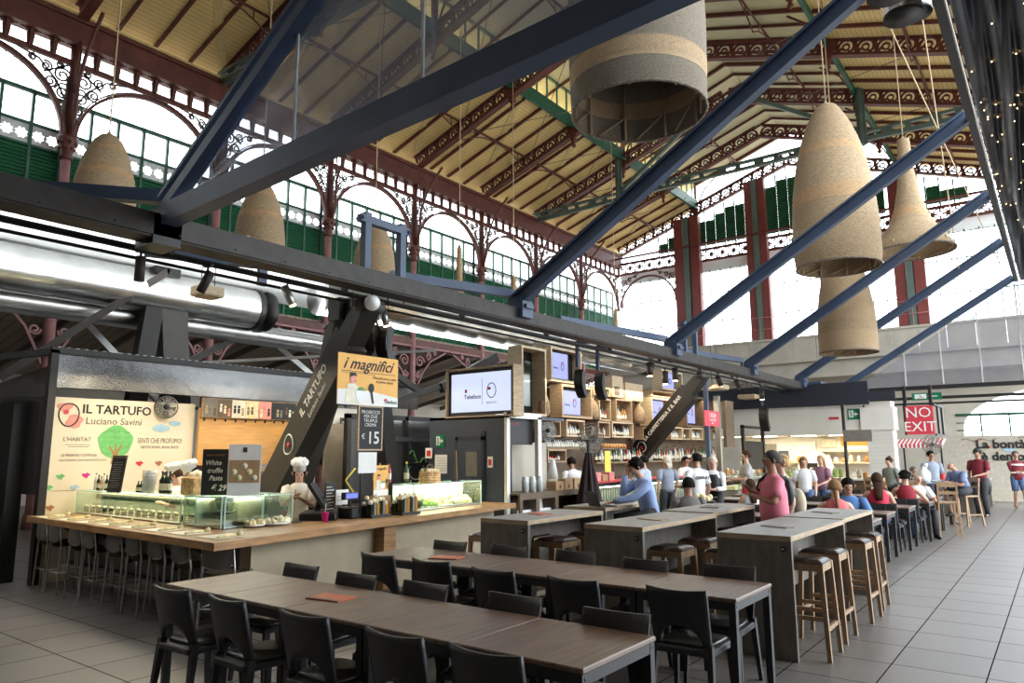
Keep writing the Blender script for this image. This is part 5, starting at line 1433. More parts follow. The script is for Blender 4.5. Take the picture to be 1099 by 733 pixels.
# bin of cutlery tubes
t = thing('glass_stack', 'stack of glasses on the long case, right of the leaning chalk menu', 'glasses', (4.78, 9.62, 1.255))
for k in range(2):
    m = MB(); m.lathe([(.045, 0), (.05, .26)], (0, -.055+.11*k, 0), 12)
    for j in range(6): m.lathe([(.052, .04*j+.02), (.052, .04*j+.03)], (0, -.055+.11*k, 0), 12, caps=False)
    m.build('glass', 'glass_clear', t)
# tagliatelle basket and truffle bowl
t = thing('cheese_bowl', 'bowl heaped with white cheese inside the corner glass case', 'bowl', (4.80, 7.92, .955))
m = MB(); m.lathe([(.05, 0), (.06, .01), (.02, .03), (.02, .08), (.15, .11), (.16, .12)], n=16); m.build('bowl', 'dull_metal', t)
m = MB(); rr_ = random.Random(2)
for k in range(18): a = rr_.random()*6.28; q = rr_.random()*.1; m.ball((q*cos(a), q*sin(a), .14+.09*rr_.random()), .035+.02*rr_.random(), 7, 5)
m.build('cheese', 'cheese', t)
def heap(loc, n_, rx, ry, rz, r, mat, label, cat, name, seed=1, dish=True):
    t = thing(name, label, cat, loc); rr_ = random.Random(seed)
    if dish: m = MB(); m.lathe([(rx*.8, 0), (rx*1.1, .012), (rx*1.1, .016)], n=18, sy=ry/rx); m.build('dish', 'white', t)
    m = MB()
    for k in range(n_):
        a = rr_.random()*6.28; q = sqrt(rr_.random()); m.ball((rx*q*cos(a), ry*q*sin(a), .015+rz*(1-q)*rr_.random()+r*.5), r*(.7+.6*rr_.random()), 6, 4)
    o = m.build('heap', mat, t); o['kind'] = 'stuff'
    return t
heap((8.53, 7.786, 0.954), 70, .28, .16, .16, .035, 'pasta', 'heap of fresh pasta in the right display case', 'pasta', 'pasta_heap')
heap((8.015, 7.729, 0.954), 40, .16, .12, .10, .03, 'greens', 'green salad heap beside the pasta in the right display case', 'food', 'salad_heap', 4)
heap((8.988, 7.843, 0.954), 40, .14, .14, .10, .035, 'cheese', 'heap of bread rolls at the right end of the right display case', 'food', 'bread_heap', 6)
heap((4.923, 7.41, 0.943), 12, .10, .07, .03, .03, 'cheese', 'small cheese pieces below the bowl in the corner case', 'food', 'cheese_plate', 8)
heap((5.21, 7.41, 0.943), 22, .13, .10, .06, .03, 'pasta', 'plate of stuffed pasta in the front glass case', 'food', 'pasta_plate', 11)
t = thing('dark_bowl', 'round dark bowl left of the pasta heap in the right display case', 'bowl', (7.694, 7.661, 0.954))
m = MB(); m.lathe([(.08, 0), (.12, .03), (.13, .10), (.12, .105)], n=16); m.build('bowl', 'black', t)
for k in range(5):
    t = thing('price_card', 'white price card standing in the pasta of the right display case', 'card', (8.301+0.16*k, 7.752+0.023*k, 1.114), .1, 'price cards in the pasta')
    m = MB(); m.box(-.035, -.002, 0, .035, .002, .06); m.build('card', 'paper', t); m = MB(); m.tube([(0, 0, -.12), (0, 0, 0)], .002, 4); m.build('stick', 'dull_metal', t)
for k in range(9): bottle((7.042+0.115*k, 7.923, 0.954), .17, .022, 'glass_dark', 'small dark oil bottle in the back row of the right display case', 'oil bottles in the right display case')
for k in range(2): bottle((6.927+0.16*k, 7.695, 0.954), .15, .03, 'glass_amber', 'yellow-capped oil flask at the left end of the right display case', 'oil flasks in the right display case', cap='sun_yellow')
# sign Wild truffle pasta 29
t = thing('price_board', 'black standing chalk sign lettered for truffle pasta at 29 euro beside the chefs', 'sign', (4.80, 8.10, 1.275))
m = MB(); m.box(-.012, -.20, 0, .012, .20, .66)
o = m.build('board', 'chalk_black', t); t.rotation_euler = (0, 0, .85); price_board = t
for s_, dy, dz, sz in (('White', .03, .46, .10), ('truffle', 0, .35, .10), ('Pasta', -.02, .24, .10), ('\u20ac 29', -.07, .10, .12)):
    text('chalk_lettering', s_, 'chalk', t, (-.014, dy, dz), sz, 'x-', .001, shear=.25, bold=.01)
m = MB(); m.box(-.03, -.03, -.05, .03, .03, .0); m.build('foot', 'crate_wood', t)
text('chalk_lettering', 'SAVINI TARTUFI', 'trunk_brown', t, (-.014, 0, .57), .04, 'x-', .001)
t = thing('pasta_jar', 'square glass jar of dried pasta left of the truffle-pasta sign', 'jar', (4.87, 8.62, 1.26), 0)
m = MB(); m.bbox(-.12, -.12, 0, .12, .12, .2, .02); m.build('glass_body', 'basket', t)
m = MB()
for k in range(14): a = k*.9; m.ball((.08*cos(a)*(k/14), .08*sin(a)*(k/14), .20+.03*(1-k/14)), .04, 6, 4)
m.build('pasta', 'pasta', t)
# photo leaflet board
t = thing('photo_leaflet', 'white leaflet board with a photo of pasta plates on the front glass case', 'leaflet', (4.95, 7.72, 1.275), .85)
m = MB(); m.box(-.01, -.16, 0, .01, .16, .52); m.build('board', 'paper', t)
m = MB(); m.box(-.013, -.15, .13, -.01, .15, .36); ph = m.build('photo', 'cardboard', t)
for k in range(5):
    m = MB(); m.tube([(-.0135, -.1+.05*k, .18+.06*(k % 3)), (-.015, -.1+.05*k, .18+.06*(k % 3))], .032, 10); m.build('plate_picture', 'cheese' if k % 2 else 'label_cream', ph)
m = MB(); m.box(-.014, -.02, .44, -.01, .02, .49); m.build('logo', 'ink', t)
# till
t = thing('till', 'black till with its screen turned away from the camera', 'till', (6.0, 7.62, .931), .75)
m = MB(); m.bbox(-.22, -.2, 0, .22, .2, .09, .015); m.build('base', 'black', t)
m = MB(); m.bar((0, .05, .09), (.02, .0, .25), .06, .06); m.build('stand', 'black', t)
m = MB(); m.add([(-.20, -.08, .14), (.20, -.08, .14), (.22, .10, .40), (-.18, .10, .40), (-.20, -.05, .12), (.20, -.05, .12), (.22, .13, .38), (-.18, .13, .38)], [(0,1,2,3),(7,6,5,4),(0,4,5,1),(1,5,6,2),(2,6,7,3),(3,7,4,0)]); m.build('monitor', 'charcoal_plastic', t)
t = thing('receipt_printer', 'black receipt printer with a blue display right of the till', 'printer', (6.30, 7.42, .931), .15)
m = MB(); m.bbox(-.09, -.11, 0, .09, .11, .13, .015); m.build('body', 'black', t)
m = MB(); m.bar((0, 0, .13), (0, 0, .21), .03, .03); m.build('pole', 'black', t)
m = MB(); m.box(-.11, -.03, .21, .11, .03, .29); dsp = m.build('display', 'black', t)
m = MB(); m.box(-.095, -.034, .225, .095, -.03, .275); m.build('lit_screen', 'screen_blue', dsp)
t = thing('dark_notice', 'dark menu card standing between the till and the printer', 'card', (6.22, 7.72, .931), .3)
m = MB(); m.box(-.10, -.006, 0, .10, .006, .40); m.build('card', 'ink', t)
m = MB()
for k in range(9): m.box(-.08, -.008, .06+k*.035, .03+.04*(k % 2), -.006, .068+k*.035)
m.build('text_line', 'chalk', t)
t = thing('paper_cup', 'magenta paper cup in front of the till', 'cup', (5.80, 7.28, .931))
m = MB(); m.lathe([(.03, 0), (.042, .10), (.045, .102)], n=14); m.build('cup', 'magenta', t)
m = MB(); m.tube([(0, 0, .1), (.02, .01, .19)], .004, 5); m.build('straw', 'white', t)
def snack_tray(x, y, label, seed):
    t = thing('snack_tray', label, 'tray', (x, y, 0.931), .13); rr_ = random.Random(seed)
    m = MB(); m.box(-.17, -.11, 0, .17, .11, .03); m.build('tray', 'black', t)
    for k in range(12):
        m = MB(); a = (-.13+.052*(k % 6), -.05+.1*(k//6)); h_ = .10+.08*rr_.random(); m.box(a[0]-.02, a[1]-.03, .03, a[0]+.02, a[1]+.03, .03+h_); m.build('jar', ['glass_dark', 'ink_grey', 'glass_amber'][k % 3], t)
        m = MB(); m.ball((a[0], a[1], .05+h_), .028, 7, 5); m.build('lid', 'cheese' if k % 2 else 'label_cream', t)
snack_tray(6.62, 7.30, 'black tray of little jars right of the printer', 3)
snack_tray(7.15, 7.28, 'black tray of little jars left of the right display case', 5)
# orange leaflet on wood box
t = thing('wood_box', 'brown wooden leaflet box between the two trays of jars', 'box', (6.95, 7.55, .931), .12)
m = MB(); m.box(-.11, -.07, 0, .11, .07, .22); m.build('box', 'cardboard', t); m = MB(); m.tube([(0, -.071, .12), (0, -.074, .12)], .02, 10); m.build('hole', 'ink', t)
def cook_picture(t, F, s, cx_, cz_):
    """generic cook with a pot, flat shapes"""
    def pl(pts, mat, nm, w_=-.002): m = MB(); m.plate([(cx_+s*a, cz_+s*b) for a, b in pts], (), .003, lambda u, v, k: F(u, v, k+w_)); m.build(nm, mat, t)
    pl([(-.42, -.28), (-.10, -.28), (-.12, .0), (-.22, .06), (-.36, .04)], 'label_cream', 'cook_coat')
    pl([(-.25+.06*cos(a), .13+.08*sin(a)) for a in [i*pi/6 for i in range(12)]], 'pinkish', 'cook_face', -.004)
    pl([(-.32, .16), (-.30, .24), (-.20, .24), (-.17, .17), (-.22, .19)], 'ink', 'cook_hair', -.006)
    pl([(-.22, .09), (-.18, .09), (-.20, .11)], 'ink', 'cook_moustache', -.007)
    pl([(-.06+.13*cos(a), -.12+.15*sin(a)) for a in [pi+i*pi/8 for i in range(9)]]+[(.07, -.06), (-.19, -.06)], 'white', 'pot', -.006)
    pl([(-.06+.10*cos(a), -.06+.06*sin(a)) for a in [i*pi/8 for i in range(9)]], 'greens', 'pot_food', -.008)
    pl([(.16+.06*cos(a), .0+.08*sin(a)) for a in [i*pi/6 for i in range(12)]]+[], 'ink', 'spoon', -.006)
    pl([(.14, -.06), (.18, -.06), (.22, -.26), (.19, -.27)], 'ink', 'spoon_handle', -.006)
t = thing('orange_leaflet', 'orange leaflet with a cook drawing standing on the brown wooden box', 'leaflet', (6.95, 7.55, 1.183), .1)
Fl = lambda u, v, w_: (u, w_, v)
m = MB(); m.box(-.13, -.004, 0, .13, .004, .36); m.build('board', 'poster_orange', t)
m = MB(); m.box(-.13, -.006, 0, .13, -.004, .07); m.build('white_strip', 'paper', t)
text('lettering', 'i magnifici', 'ink', t, (0, -.006, .32), .05, 'y-', .001, shear=.3)
cook_picture(t, lambda u, v, w_: (u, -.006+w_, v), .35, .04, .17)
# hanging poster i magnifici
t = thing('hanging_poster', 'orange poster lettered i magnifici with a moustached cook, hanging over the counter', 'poster', (6.02, 6.80, 2.34))
m = MB(); m.box(-.49, -.006, 0, .49, .006, .62); m.build('board', 'poster_orange', t)
m = MB(); m.plate([(-.49, 0), (.49, 0), (.49, .12), (.10, .17), (-.2, .20), (-.49, .18)], (), .003, lambda u, v, w_: (u, -.008+w_, v)); m.build('white_strip', 'paper', t)
text('lettering', 'i magnifici', 'ink', t, (-.02, -.008, .50), .20, 'y-', .002, shear=.45, bold=.012)
text('lettering', 'Martedi sera a cena\nal primo piano', 'ink', t, (.26, -.008, .33), .05, 'y-', .001)
m = MB(); m.box(-.44, -.009, .405, .44, -.006, .411); m.box(-.44, -.009, .385, .1, -.006, .389)
m.build('text_line', 'ink', t)
text('lettering', 'Telethon', 'kiosk_blue', t, (.36, -.012, .06), .06, 'y-', .001, bold=.02)
m = MB(); m.box(.26, -.013, .07, .30, -.010, .10); m.build('logo', 'red', t)
cook_picture(t, lambda u, v, w_: (u, -.010+w_, v), .72, -.08, .22)
m = MB(); m.tube([(-.3, 0, .62), (-.3, 0, 1.4)], .006, 4); m.tube([(.3, 0, .62), (.3, 0, 1.4)], .006, 4); m.build('wire', 'black', t)
# 15 euro board
t = thing('hanging_price_board', 'framed black chalk board with the price 15 euro under the orange poster', 'sign', (6.05, 6.79, 1.80))
m = MB(); m.box(-.19, -.01, 0, .19, .01, .53); m.build('board', 'chalk_black', t)
m = MB(); m.plate([(-.2, -.01), (.2, -.01), (.2, .54), (-.2, .54)], [[(-.18, .01), (.18, .01), (.18, .52), (-.18, .52)]], .03, Fl); m.build('frame', 'crate_wood', t)
text('chalk_lettering', 'PROSECCO\nPER DUE\nTRUFFLE\nCREMA', 'chalk', t, (0, -.011, .38), .058, 'y-', .001)
text('chalk_lettering', '15', 'chalk', t, (.05, -.011, .14), .21, 'y-', .001, bold=.01)
text('chalk_lettering', '\u20ac', 'chalk', t, (-.11, -.011, .16), .09, 'y-', .001)
m = MB(); m.box(-.17, -.005, -.28, .12, .005, -.03); m.build('paper_note', 'paper', t)
m = MB(); m.tube([(-.1, .03, -.76), (-.1, .03, .0)], .012, 6); m.build('post', 'black', t)
m = MB(); m.tube([(-.22, .02, -.5), (-.34, .02, -.36), (-.2, .02, -.22)], .012, 5); m.build('gold_hook', 'sun_yellow', t)
t = thing('paper_notice', 'small white notice standing right of the till', 'notice', (6.355, 7.638, 1.069), .1)
m = MB(); m.box(-.1, -.003, .02, .1, .003, .19); m.build('sheet', 'paper', t); m = MB(); m.tube([(0, .01, -.12), (0, .01, .03)], .006, 5); m.build('stick', 'dull_metal', t)
m = MB(); m.box(-.08, -.005, .07, .08, -.003, .075); m.box(-.08, -.005, .11, .06, -.003, .115); m.build('text_line', 'ink_grey', t)
# pink bottles, basket, steak board on the right case
for k, (dx, mt) in enumerate(((0, 'glass_red'), (.09, 'glass_amber'), (.18, 'glass_amber'), (.27, 'glass_red'))):
    bottle((7.213+dx, 7.957, 1.332), .24+.03*(k % 2), .03, mt, 'pinkish liqueur bottle on the left end of the right display case', 'liqueur bottles left of the wicker basket')
bottle((7.843, 7.957, 1.332), .26, .035, 'glass_green', 'bottle with a yellow cap just left of the wicker basket', None, cap='sun_yellow')
t = thing('wicker_basket', 'small wicker basket with a handle on the right display case', 'basket', (8.04, 7.66, 1.316))
m = MB()
for k in range(5): m.lathe([(.16, .03*k), (.172, .03*k+.015), (.16, .03*k+.03)], n=18, sy=.7)
m.build('woven_body', 'basket', t)
m = MB(); m.tube([(-.1+.2*i/10, 0, .15+.09*sin(pi*i/10)) for i in range(11)], .009, 6); m.build('handle', 'crate_dark', t)
m = MB()
for k in range(8): m.ball((-.1+.028*k, .04*(-1)**k, .16), .03, 6, 4)
m.build('contents', 'cheese', t)
t = thing('dark_plank', 'dark narrow board standing on end on the right display case', 'board', (8.63, 7.66, 1.316))
m = MB(); m.bar((0, 0, 0), (-.03, 0, .42), .06, .02); m.build('plank', 'crate_dark', t); m = MB(); m.box(-.06, -.03, 0, .06, .03, .02); m.build('foot', 'black', t)
for o in set(COL.objects)-_before:
    if o.parent is None and o.type == 'EMPTY' and o.location.z < 1.5 and not o.name.startswith('display'): o.scale = (1.14, 1.14, 1.14)  # stall items enlarged and many positions scaled out about the camera, baked in
price_board.scale = (.85, .72, .82)
# booth with sketches behind
t = thing('glass_booth', 'black-framed glass booth with white and green chalk sketches left of the blue kiosk', 'booth', (9.9, 10, 0))
m = MB()
for x in (8.35, 9.75, 11.4): m.box(x, 9.95, 0, x+.09, 10.05, 2.45)
m.box(8.35, 9.95, 2.38, 11.5, 10.05, 2.46); m.box(9.75, 9.95, 1.52, 11.4, 10.05, 1.58); m.box(8.35, 9.95, .9, 11.5, 10.05, .96)
m.build('frame', 'black_steel', t, world=True)
m = MB(); m.box(8.44, 9.99, .96, 11.4, 10.0, 2.38); m.build('glass', 'fascia_glass', t, world=True)
m = MB(); m.box(8.40, 10.6, 0, 11.5, 10.66, 2.3); m.build('back_panel', 'ink_grey', t, world=True)
m = MB(); m.box(8.9, 9.93, 1.98, 11.45, 9.96, 2.06); m.build('rail', 'dull_metal', t, world=True)
m = MB(); a_ = [(10.1+.22*cos(q), 9.97, 1.42+.16*sin(q)) for q in [i*pi/8 for i in range(17)]]; m.tube(a_, .008, 4)
m.tube([(9.95, 9.97, 1.25), (9.85, 9.97, 1.0)], .008, 4); m.tube([(10.25, 9.97, 1.25), (10.35, 9.97, 1.0)], .008, 4); m.tube([(11.0+.15*cos(q), 9.97, 1.15+.2*sin(q)) for q in [i*pi/8 for i in range(9)]], .008, 4)
for k in range(4): m.tube([(9.95+.08*k, 9.97, 1.2), (9.95+.08*k, 9.97, 1.02)], .006, 4)
m.build('chalk_sketch', 'chalk', t, world=True)
m = MB(); m.tube([(9.9+.045*i, 9.965, 1.75+.10*sin(i*.9)-.02*i) for i in range(16)], .013, 4); m.tube([(10.0+.05*i, 9.965, 1.66+.07*cos(i*1.1)-.01*i) for i in range(14)], .012, 4); m.build('green_sketch', 'leaf_green', t, world=True)
# lamps of the stall
light('stall_lamp', 'AREA', (7.0, 9.7, 3.0), 60, (1, .84, .58), 4.5, (0, 0, 0), size_y=.8)
light('stall_lamp', 'AREA', (4.9, 9.4, 2.95), 18, (1, .84, .58), .5, (0, 0, 0), size_y=3.2)
# ================================================================ BLUE KIOSK, SCREENS AND BOTTLE SHELVES
t = thing('kiosk', 'dark blue kiosk with a door and a white-framed opening, behind the stall counter', 'kiosk', (9.9, 8.6, 0))
m = MB(); m.box(9.9, 7.68, 0, 9.96, 9.45, 2.41); m.box(9.9, 7.68, 2.36, 11.8, 9.45, 2.41); m.box(9.96, 9.38, 0, 11.8, 9.45, 2.4); m.build('wall', 'kiosk_blue', t, world=True)
d_ = MB(); d_.box(9.87, 8.17, 0, 9.9, 8.72, 1.98); dr_ = d_.build('door', 'kiosk_blue', t, world=True)
m = MB(); m.box(9.865, 8.72, 0, 9.91, 8.78, 2.05); m.box(9.865, 8.1, 0, 9.91, 8.17, 2.14); m.box(9.865, 8.1, 1.98, 9.91, 8.78, 2.05); m.build('door_frame', 'kiosk_trim', t, world=True)
m = MB(); m.box(9.862, 8.26, 1.35, 9.87, 8.52, 1.78); m.build('door_window', 'ink_grey', t, world=True)
m = MB(); m.box(9.9, 7.62, 2.36, 10.95, 7.70, 2.46); m.box(9.9, 7.62, 0, 9.99, 7.70, 2.4); m.box(10.84, 7.62, 0, 10.95, 7.70, 2.4); m.build('white_frame', 'stall_white', t, world=True)
m = MB(); m.box(10.0, 7.75, 1.9, 10.84, 7.8, 2.36); m.box(10.0, 7.74, 0, 10.2, 7.78, 1.9); m.build('black_shutter', 'black', t, world=True)
m = MB(); m.box(10.2, 8.1, 0, 11.8, 8.14, 1.95); m.build('inner_wall', 'plaster', t, world=True)
text('lettering', 'coca cola', 'red', t, (10.25, 7.735, 2.27), .07, 'y-', .001, world=True)
def sign_x(x, y, z, w_, h, mat, label, name='wall_sign', pict=None):
    t = thing(name, label, 'sign', (x, y, z)); m = MB(); m.box(-.012, -w_/2, -h/2, 0, w_/2, h/2); m.build('plate', mat, t)
    if pict == 'run' or pict == 'arrow':
        m = MB(); u = w_*.5
        m.box(-.016, .02*u, -.3*h, -.0125, .9*u*.9, .35*h)
        m.build('white_field', 'white', t)
        m = MB(); m.tube([(-.018, .45*u, .2*h), (-.02, .45*u, .2*h)], .07*h, 8); m.bar((-.018, .45*u, .12*h), (-.018, .35*u, -.08*h), .004, .08*h); m.bar((-.018, .38*u, -.08*h), (-.018, .6*u, -.25*h), .004, .06*h); m.bar((-.018, .35*u, -.08*h), (-.018, .15*u, -.22*h), .004, .06*h); m.build('running_figure', mat, t)
        m = MB(); m.bar((-.016, -.8*u*.9, 0), (-.016, -.35*u, 0), .004, .12*h); m.add([(-.015, -.35*u, .22*h), (-.015, -.35*u, -.22*h), (-.015, -.05*u, 0), (-.018, -.35*u, .22*h), (-.018, -.35*u, -.22*h), (-.018, -.05*u, 0)], [(0,1,2),(5,4,3),(0,3,4,1),(1,4,5,2),(2,5,3,0)]); m.build('arrow', 'white', t)
    if pict == 'paper':
        m = MB()
        for k in range(6): m.box(-.014, -w_*.4, -h*.35+k*h*.13, -.0125, w_*.35, -h*.33+k*h*.13)
        m.build('text_line', 'ink_grey', t)
    if pict == 'fire':
        m = MB(); m.box(-.016, -w_*.3, -h*.3, -.0125, w_*.3, h*.25); m.build('red_field', 'red', t)
    return t
sign_x(9.895, 9.17, 1.98, .22, .24, 'sign_green', 'green emergency exit sign on the dark blue kiosk', pict='run')
sign_x(9.895, 9.14, 1.56, .30, .34, 'paper', 'white paper notice taped on the dark blue kiosk', pict='paper')
sign_x(9.86, 9.42, 1.76, .17, .19, 'white', 'small red and white fire sign at the left edge of the kiosk', pict='fire')
sign_x(9.895, 7.98, 1.60, .11, .19, 'white', 'small no-smoking sign right of the kiosk door', pict='fire')
def tv_face(t, x0, x1, z0, z1, y, mat='screen_lilac'):
    m = MB(); m.box(x0-.03, y-.02, z0-.03, x1+.03, y+.03, z1+.03); m.build('bezel', 'black', t, world=True)
    m = MB(); m.box(x0, y-.025, z0, x1, y-.02, z1); sc_ = m.build('screen', mat, t, world=True)
    w_ = x1-x0; cx_ = x0+w_*.68; cz_ = (z0+z1)/2
    m = MB(); m.tube([(cx_+w_*.08*cos(a), y-.027, cz_+(z1-z0)*.17*sin(a)) for a in [i*pi/8 for i in range(16)]], .008, 4, closed=True); m.build('emblem_outline', 'ink', sc_, world=True)
    m = MB(); m.box(cx_-w_*.06, y-.03, cz_+.03, cx_-w_*.01, y-.026, cz_+.08); m.build('emblem_dot', 'red', sc_, world=True)
    text('screen_lettering', 'Telethon', 'kiosk_blue', sc_, (x0+w_*.28, y-.027, cz_-.05), w_*.085, 'y-', .001, bold=.02, world=True)
# pale screen on the kiosk, facing the camera side
t = thing('wall_screen', 'pale blue lit screen in a wooden box on top of the kiosk', 'screen', (9.95, 8.2, 2.42))
m = MB()
y0, y1, z0, z1 = 7.50, 8.98, 2.44, 3.24
m.plate([(-y1-.05, z0-.05), (-y0+.05, z0-.05), (-y0+.05, z1+.05), (-y1-.05, z1+.05)], [[(-y1-.02, z0-.02), (-y0+.02, z0-.02), (-y0+.02, z1+.02), (-y1-.02, z1+.02)]], .3, lambda u, v, w_: (10.02+w_, -u, v)); m.build('wooden_box', 'crate_wood', t, world=True)
m = MB(); m.box(9.93, y0-.01, z0-.01, 9.99, y1+.01, z1+.01); m.build('bezel', 'black', t, world=True)
m = MB(); m.box(9.925, y0+.05, z0+.05, 9.93, y1-.05, z1-.05); sc_ = m.build('screen', 'screen_pale', t, world=True)
m = MB(); m.tube([(9.922, 7.98+.10*cos(a), 2.86+.13*sin(a)) for a in [i*pi/10 for i in range(20)]], .008, 4, closed=True); m.build('emblem_outline', 'ink', sc_, world=True)
m = MB(); m.box(9.918, 8.0, 2.87, 9.924, 8.06, 2.92); m.build('emblem_dot', 'red', sc_, world=True)
text('screen_lettering', 'Telethon', 'kiosk_blue', sc_, (9.922, 8.42, 2.76), .11, 'x-', .001, bold=.02, world=True)
m = MB(); m.box(9.92, 8.19, 2.62, 9.924, 8.195, 3.08); m.build('divider', 'ink_grey', sc_, world=True)
m = MB(); m.box(9.92, 8.55, 2.84, 9.924, 8.6, 2.9); m.build('logo', 'red', sc_, world=True)
text('screen_lettering', 'MERCATO', 'ink', sc_, (9.922, 7.98, 2.64), .05, 'x-', .001, world=True)
# wooden crates: front opening facing -Y, plane y=8.6
YC = 8.6
def crate(x0, x1, z0, z1, label, dep=.42, mat='crate_wood', back='crate_dark', closed=False, group='wooden crates of the bar wall', th=.035):
    t = thing('wooden_crate', label, 'crate', (x0, YC, z0), 0, group)
    m = MB(); m.plate([(x0, z0), (x1, z0), (x1, z1), (x0, z1)], [[(x0+th, z0+th), (x1-th, z0+th), (x1-th, z1-th), (x0+th, z1-th)]] if not closed else (), dep, lambda u, v, w_: (u, YC+dep/2+w_, v)); m.build('frame', mat, t, world=True)
    m = MB(); m.box(x0+th, YC+dep-.02, z0+th, x1-th, YC+dep-.002, z1-th); m.build('back', back, t, world=True)
    return t
t = crate(11.68, 12.56, 2.51, 3.94, 'tall pine crate holding a black monitor on end, left end of the bar wall', .36, 'crate_pale', 'black', th=.05)
m = MB(); m.box(11.8, YC+.2, 2.72, 12.3, YC+.27, 3.66); o = m.build('monitor', 'glass_dark'); tag(o, 'black upright monitor inside the tall pine crate', 'monitor')
t = crate(12.74, 13.99, 3.29, 4.04, 'pale crate with a lilac screen, top row beside the tall pine crate', .24, 'crate_pale', 'black', th=.05)
s_ = thing('screen_set', 'lilac lit screen in the upper crate beside the tall pine crate', 'screen', (12.8, YC, 3.35)); tv_face(s_, 12.84, 13.52, 3.37, 3.93, YC+.1)
t = crate(13.15, 14.43, 2.52, 3.25, 'crate with a lilac screen below the upper screen crate', .32, 'crate_wood', 'black', th=.05)
s_ = thing('screen_set', 'lilac lit screen in the lower crate beside the sack', 'screen', (13.2, YC, 2.6)); tv_face(s_, 13.26, 14.02, 2.60, 3.12, YC+.1)
t = crate(18.18, 19.54, 3.47, 4.03, 'pale crate with a lilac screen under the girder, left of the slanted bar leg', .3, 'crate_pale', 'black', th=.05)
s_ = thing('screen_set', 'lilac lit screen highest up behind the row of lit spotlights', 'screen', (18.3, YC, 3.5)); tv_face(s_, 18.3, 19.1, 3.50, 3.98, YC+.1)
t = crate(17.49, 18.88, 2.46, 3.22, 'crate with a lilac screen partly hidden by the lettered bar leg', .36, 'crate_pale', 'black', th=.05)
s_ = thing('screen_set', 'lilac lit screen just left of the lettered bar leg', 'screen', (17.6, YC, 2.5)); tv_face(s_, 17.62, 18.35, 2.62, 3.14, YC+.1)
t = crate(19.73, 21.0, 2.49, 3.40, 'dark crate with a lilac screen right of the lettered bar leg', .36, 'crate_dark', 'black', th=.05)
s_ = thing('screen_set', 'lilac lit screen just right of the lettered bar leg', 'screen', (19.8, YC, 2.5)); tv_face(s_, 19.85, 20.5, 2.60, 3.25, YC+.1)
pm('shelf_back', (0.24, 0.165, 0.085), .6)
# crates with bottles
bt = {}
def shelf_bottle(x, z, h, mat, label, group):
    key = (mat,)
    if key not in bt:
        t = thing('bottle', label, 'bottle', (x, YC+.12, z), 0, group); r = .042
        m = MB(); m.lathe([(r*.9, 0), (r, .01), (r, .58), (r*.45, .74), (r*.34, .78), (r*.34, .93)], n=8); m.build('glass_body', mat, t)
        m = MB(); m.lathe([(r*.40, .92), (r*.40, 1.0)], n=6); m.build('cap', 'ink' if mat != 'glass_dark' else 'sign_red', t)
        m = MB(); m.lathe([(r*1.03, .15), (r*1.03, .42)], n=8, caps=False); m.build('label', 'label_cream', t)
        t.scale = (1, 1, h); bt[key] = t; return t
    t = dup(bt[key], (x, YC+.12, z), label=label, group=group); t.scale = (1, 1, h); return t
BM = ['glass_dark', 'glass_clear', 'glass_amber', 'glass_green', 'glass_clear', 'glass_dark', 'glass_red']
def fill(x0, x1, z, label, group, seed, hmax=.26, kinds=None, step=.105):
    rq = random.Random(seed); x = x0+.08
    kinds = kinds or BM
    while x < x1-.06:
        shelf_bottle(x, z, hmax*(.72+.28*rq.random()), kinds[rq.randrange(len(kinds))], label, group); x += step*(.85+.35*rq.random())
for (x0, x1, z0, z1, lb, kd, sd) in ((12.59, 13.09, 2.09, 2.44, 'small crate of bottles under the left end of the lower screen crate', None, 1), (13.32, 14.08, 2.11, 2.48, 'crate of pale bottles under the lower screen crate', ['glass_clear', 'glass_clear', 'glass_dark'], 2),
      (14.68, 15.23, 2.10, 2.48, 'small crate of amber bottles above the tall fan', ['glass_amber', 'glass_amber', 'glass_clear'], 3), (15.34, 16.42, 2.12, 2.50, 'wide crate with a dark back and bottles right of the tall fan', ['glass_dark', 'glass_clear'], 4),
      (14.75, 15.30, 2.50, 3.03, 'upright crate of red and green bottles above the tall fan', ['glass_red', 'glass_green', 'glass_clear'], 5), (15.56, 16.39, 2.51, 3.06, 'upright crate of colourful bottles and juices', ['glass_amber', 'glass_red', 'glass_clear', 'glass_amber'], 6),
      (18.63, 19.40, 2.11, 2.46, 'crate with a small chalk list below the lettered bar leg', ['glass_clear'], 7), (19.44, 19.92, 2.11, 2.45, 'small crate of dark bottles below the right lilac screen', ['glass_dark'], 8), (20.03, 20.89, 2.12, 2.47, 'crate with a dark back and pale bottles below the right lilac screen', ['glass_clear', 'glass_dark'], 9), (21.59, 22.31, 2.11, 2.48, 'crate right of the red hanging sign', ['glass_clear', 'glass_dark'], 10),
      (16.95, 17.46, 2.08, 2.41, 'small crate of wine bottles left of the lettered bar leg', ['glass_dark'], 12)):
    crate(x0, x1, z0, z1, lb, .35, 'crate_pale' if sd in (4, 9, 7, 2) else 'crate_wood', 'black' if sd in (4, 9, 1) else 'shelf_back')
    fill(x0+.03, x1-.03, z0+.036, 'bottle in '+' '.join(lb.split()[:12]), 'bottles in the '+lb, sd, (z1-z0)*.78 if z1-z0 < .45 else .36, kd)
crate(14.50, 15.28, 3.09, 3.30, 'low crate with orange, yellow and green packets beside the loudspeakers', .35)
for k, mt in enumerate(('menu_orange', 'menu_orange', 'sun_yellow', 'leaf_green')):
    m = MB(); m.bbox(14.62+.15*k, YC+.08, 3.127, 14.72+.15*k, YC+.25, 3.27, .01); o = m.build('packet', mt); tag(o, '%s packet in the low crate beside the loudspeakers, %s' % (['orange', 'orange', 'yellow', 'green'][k], ['first', 'second', 'third', 'last'][k]), 'packet', 'packets in the low crate')
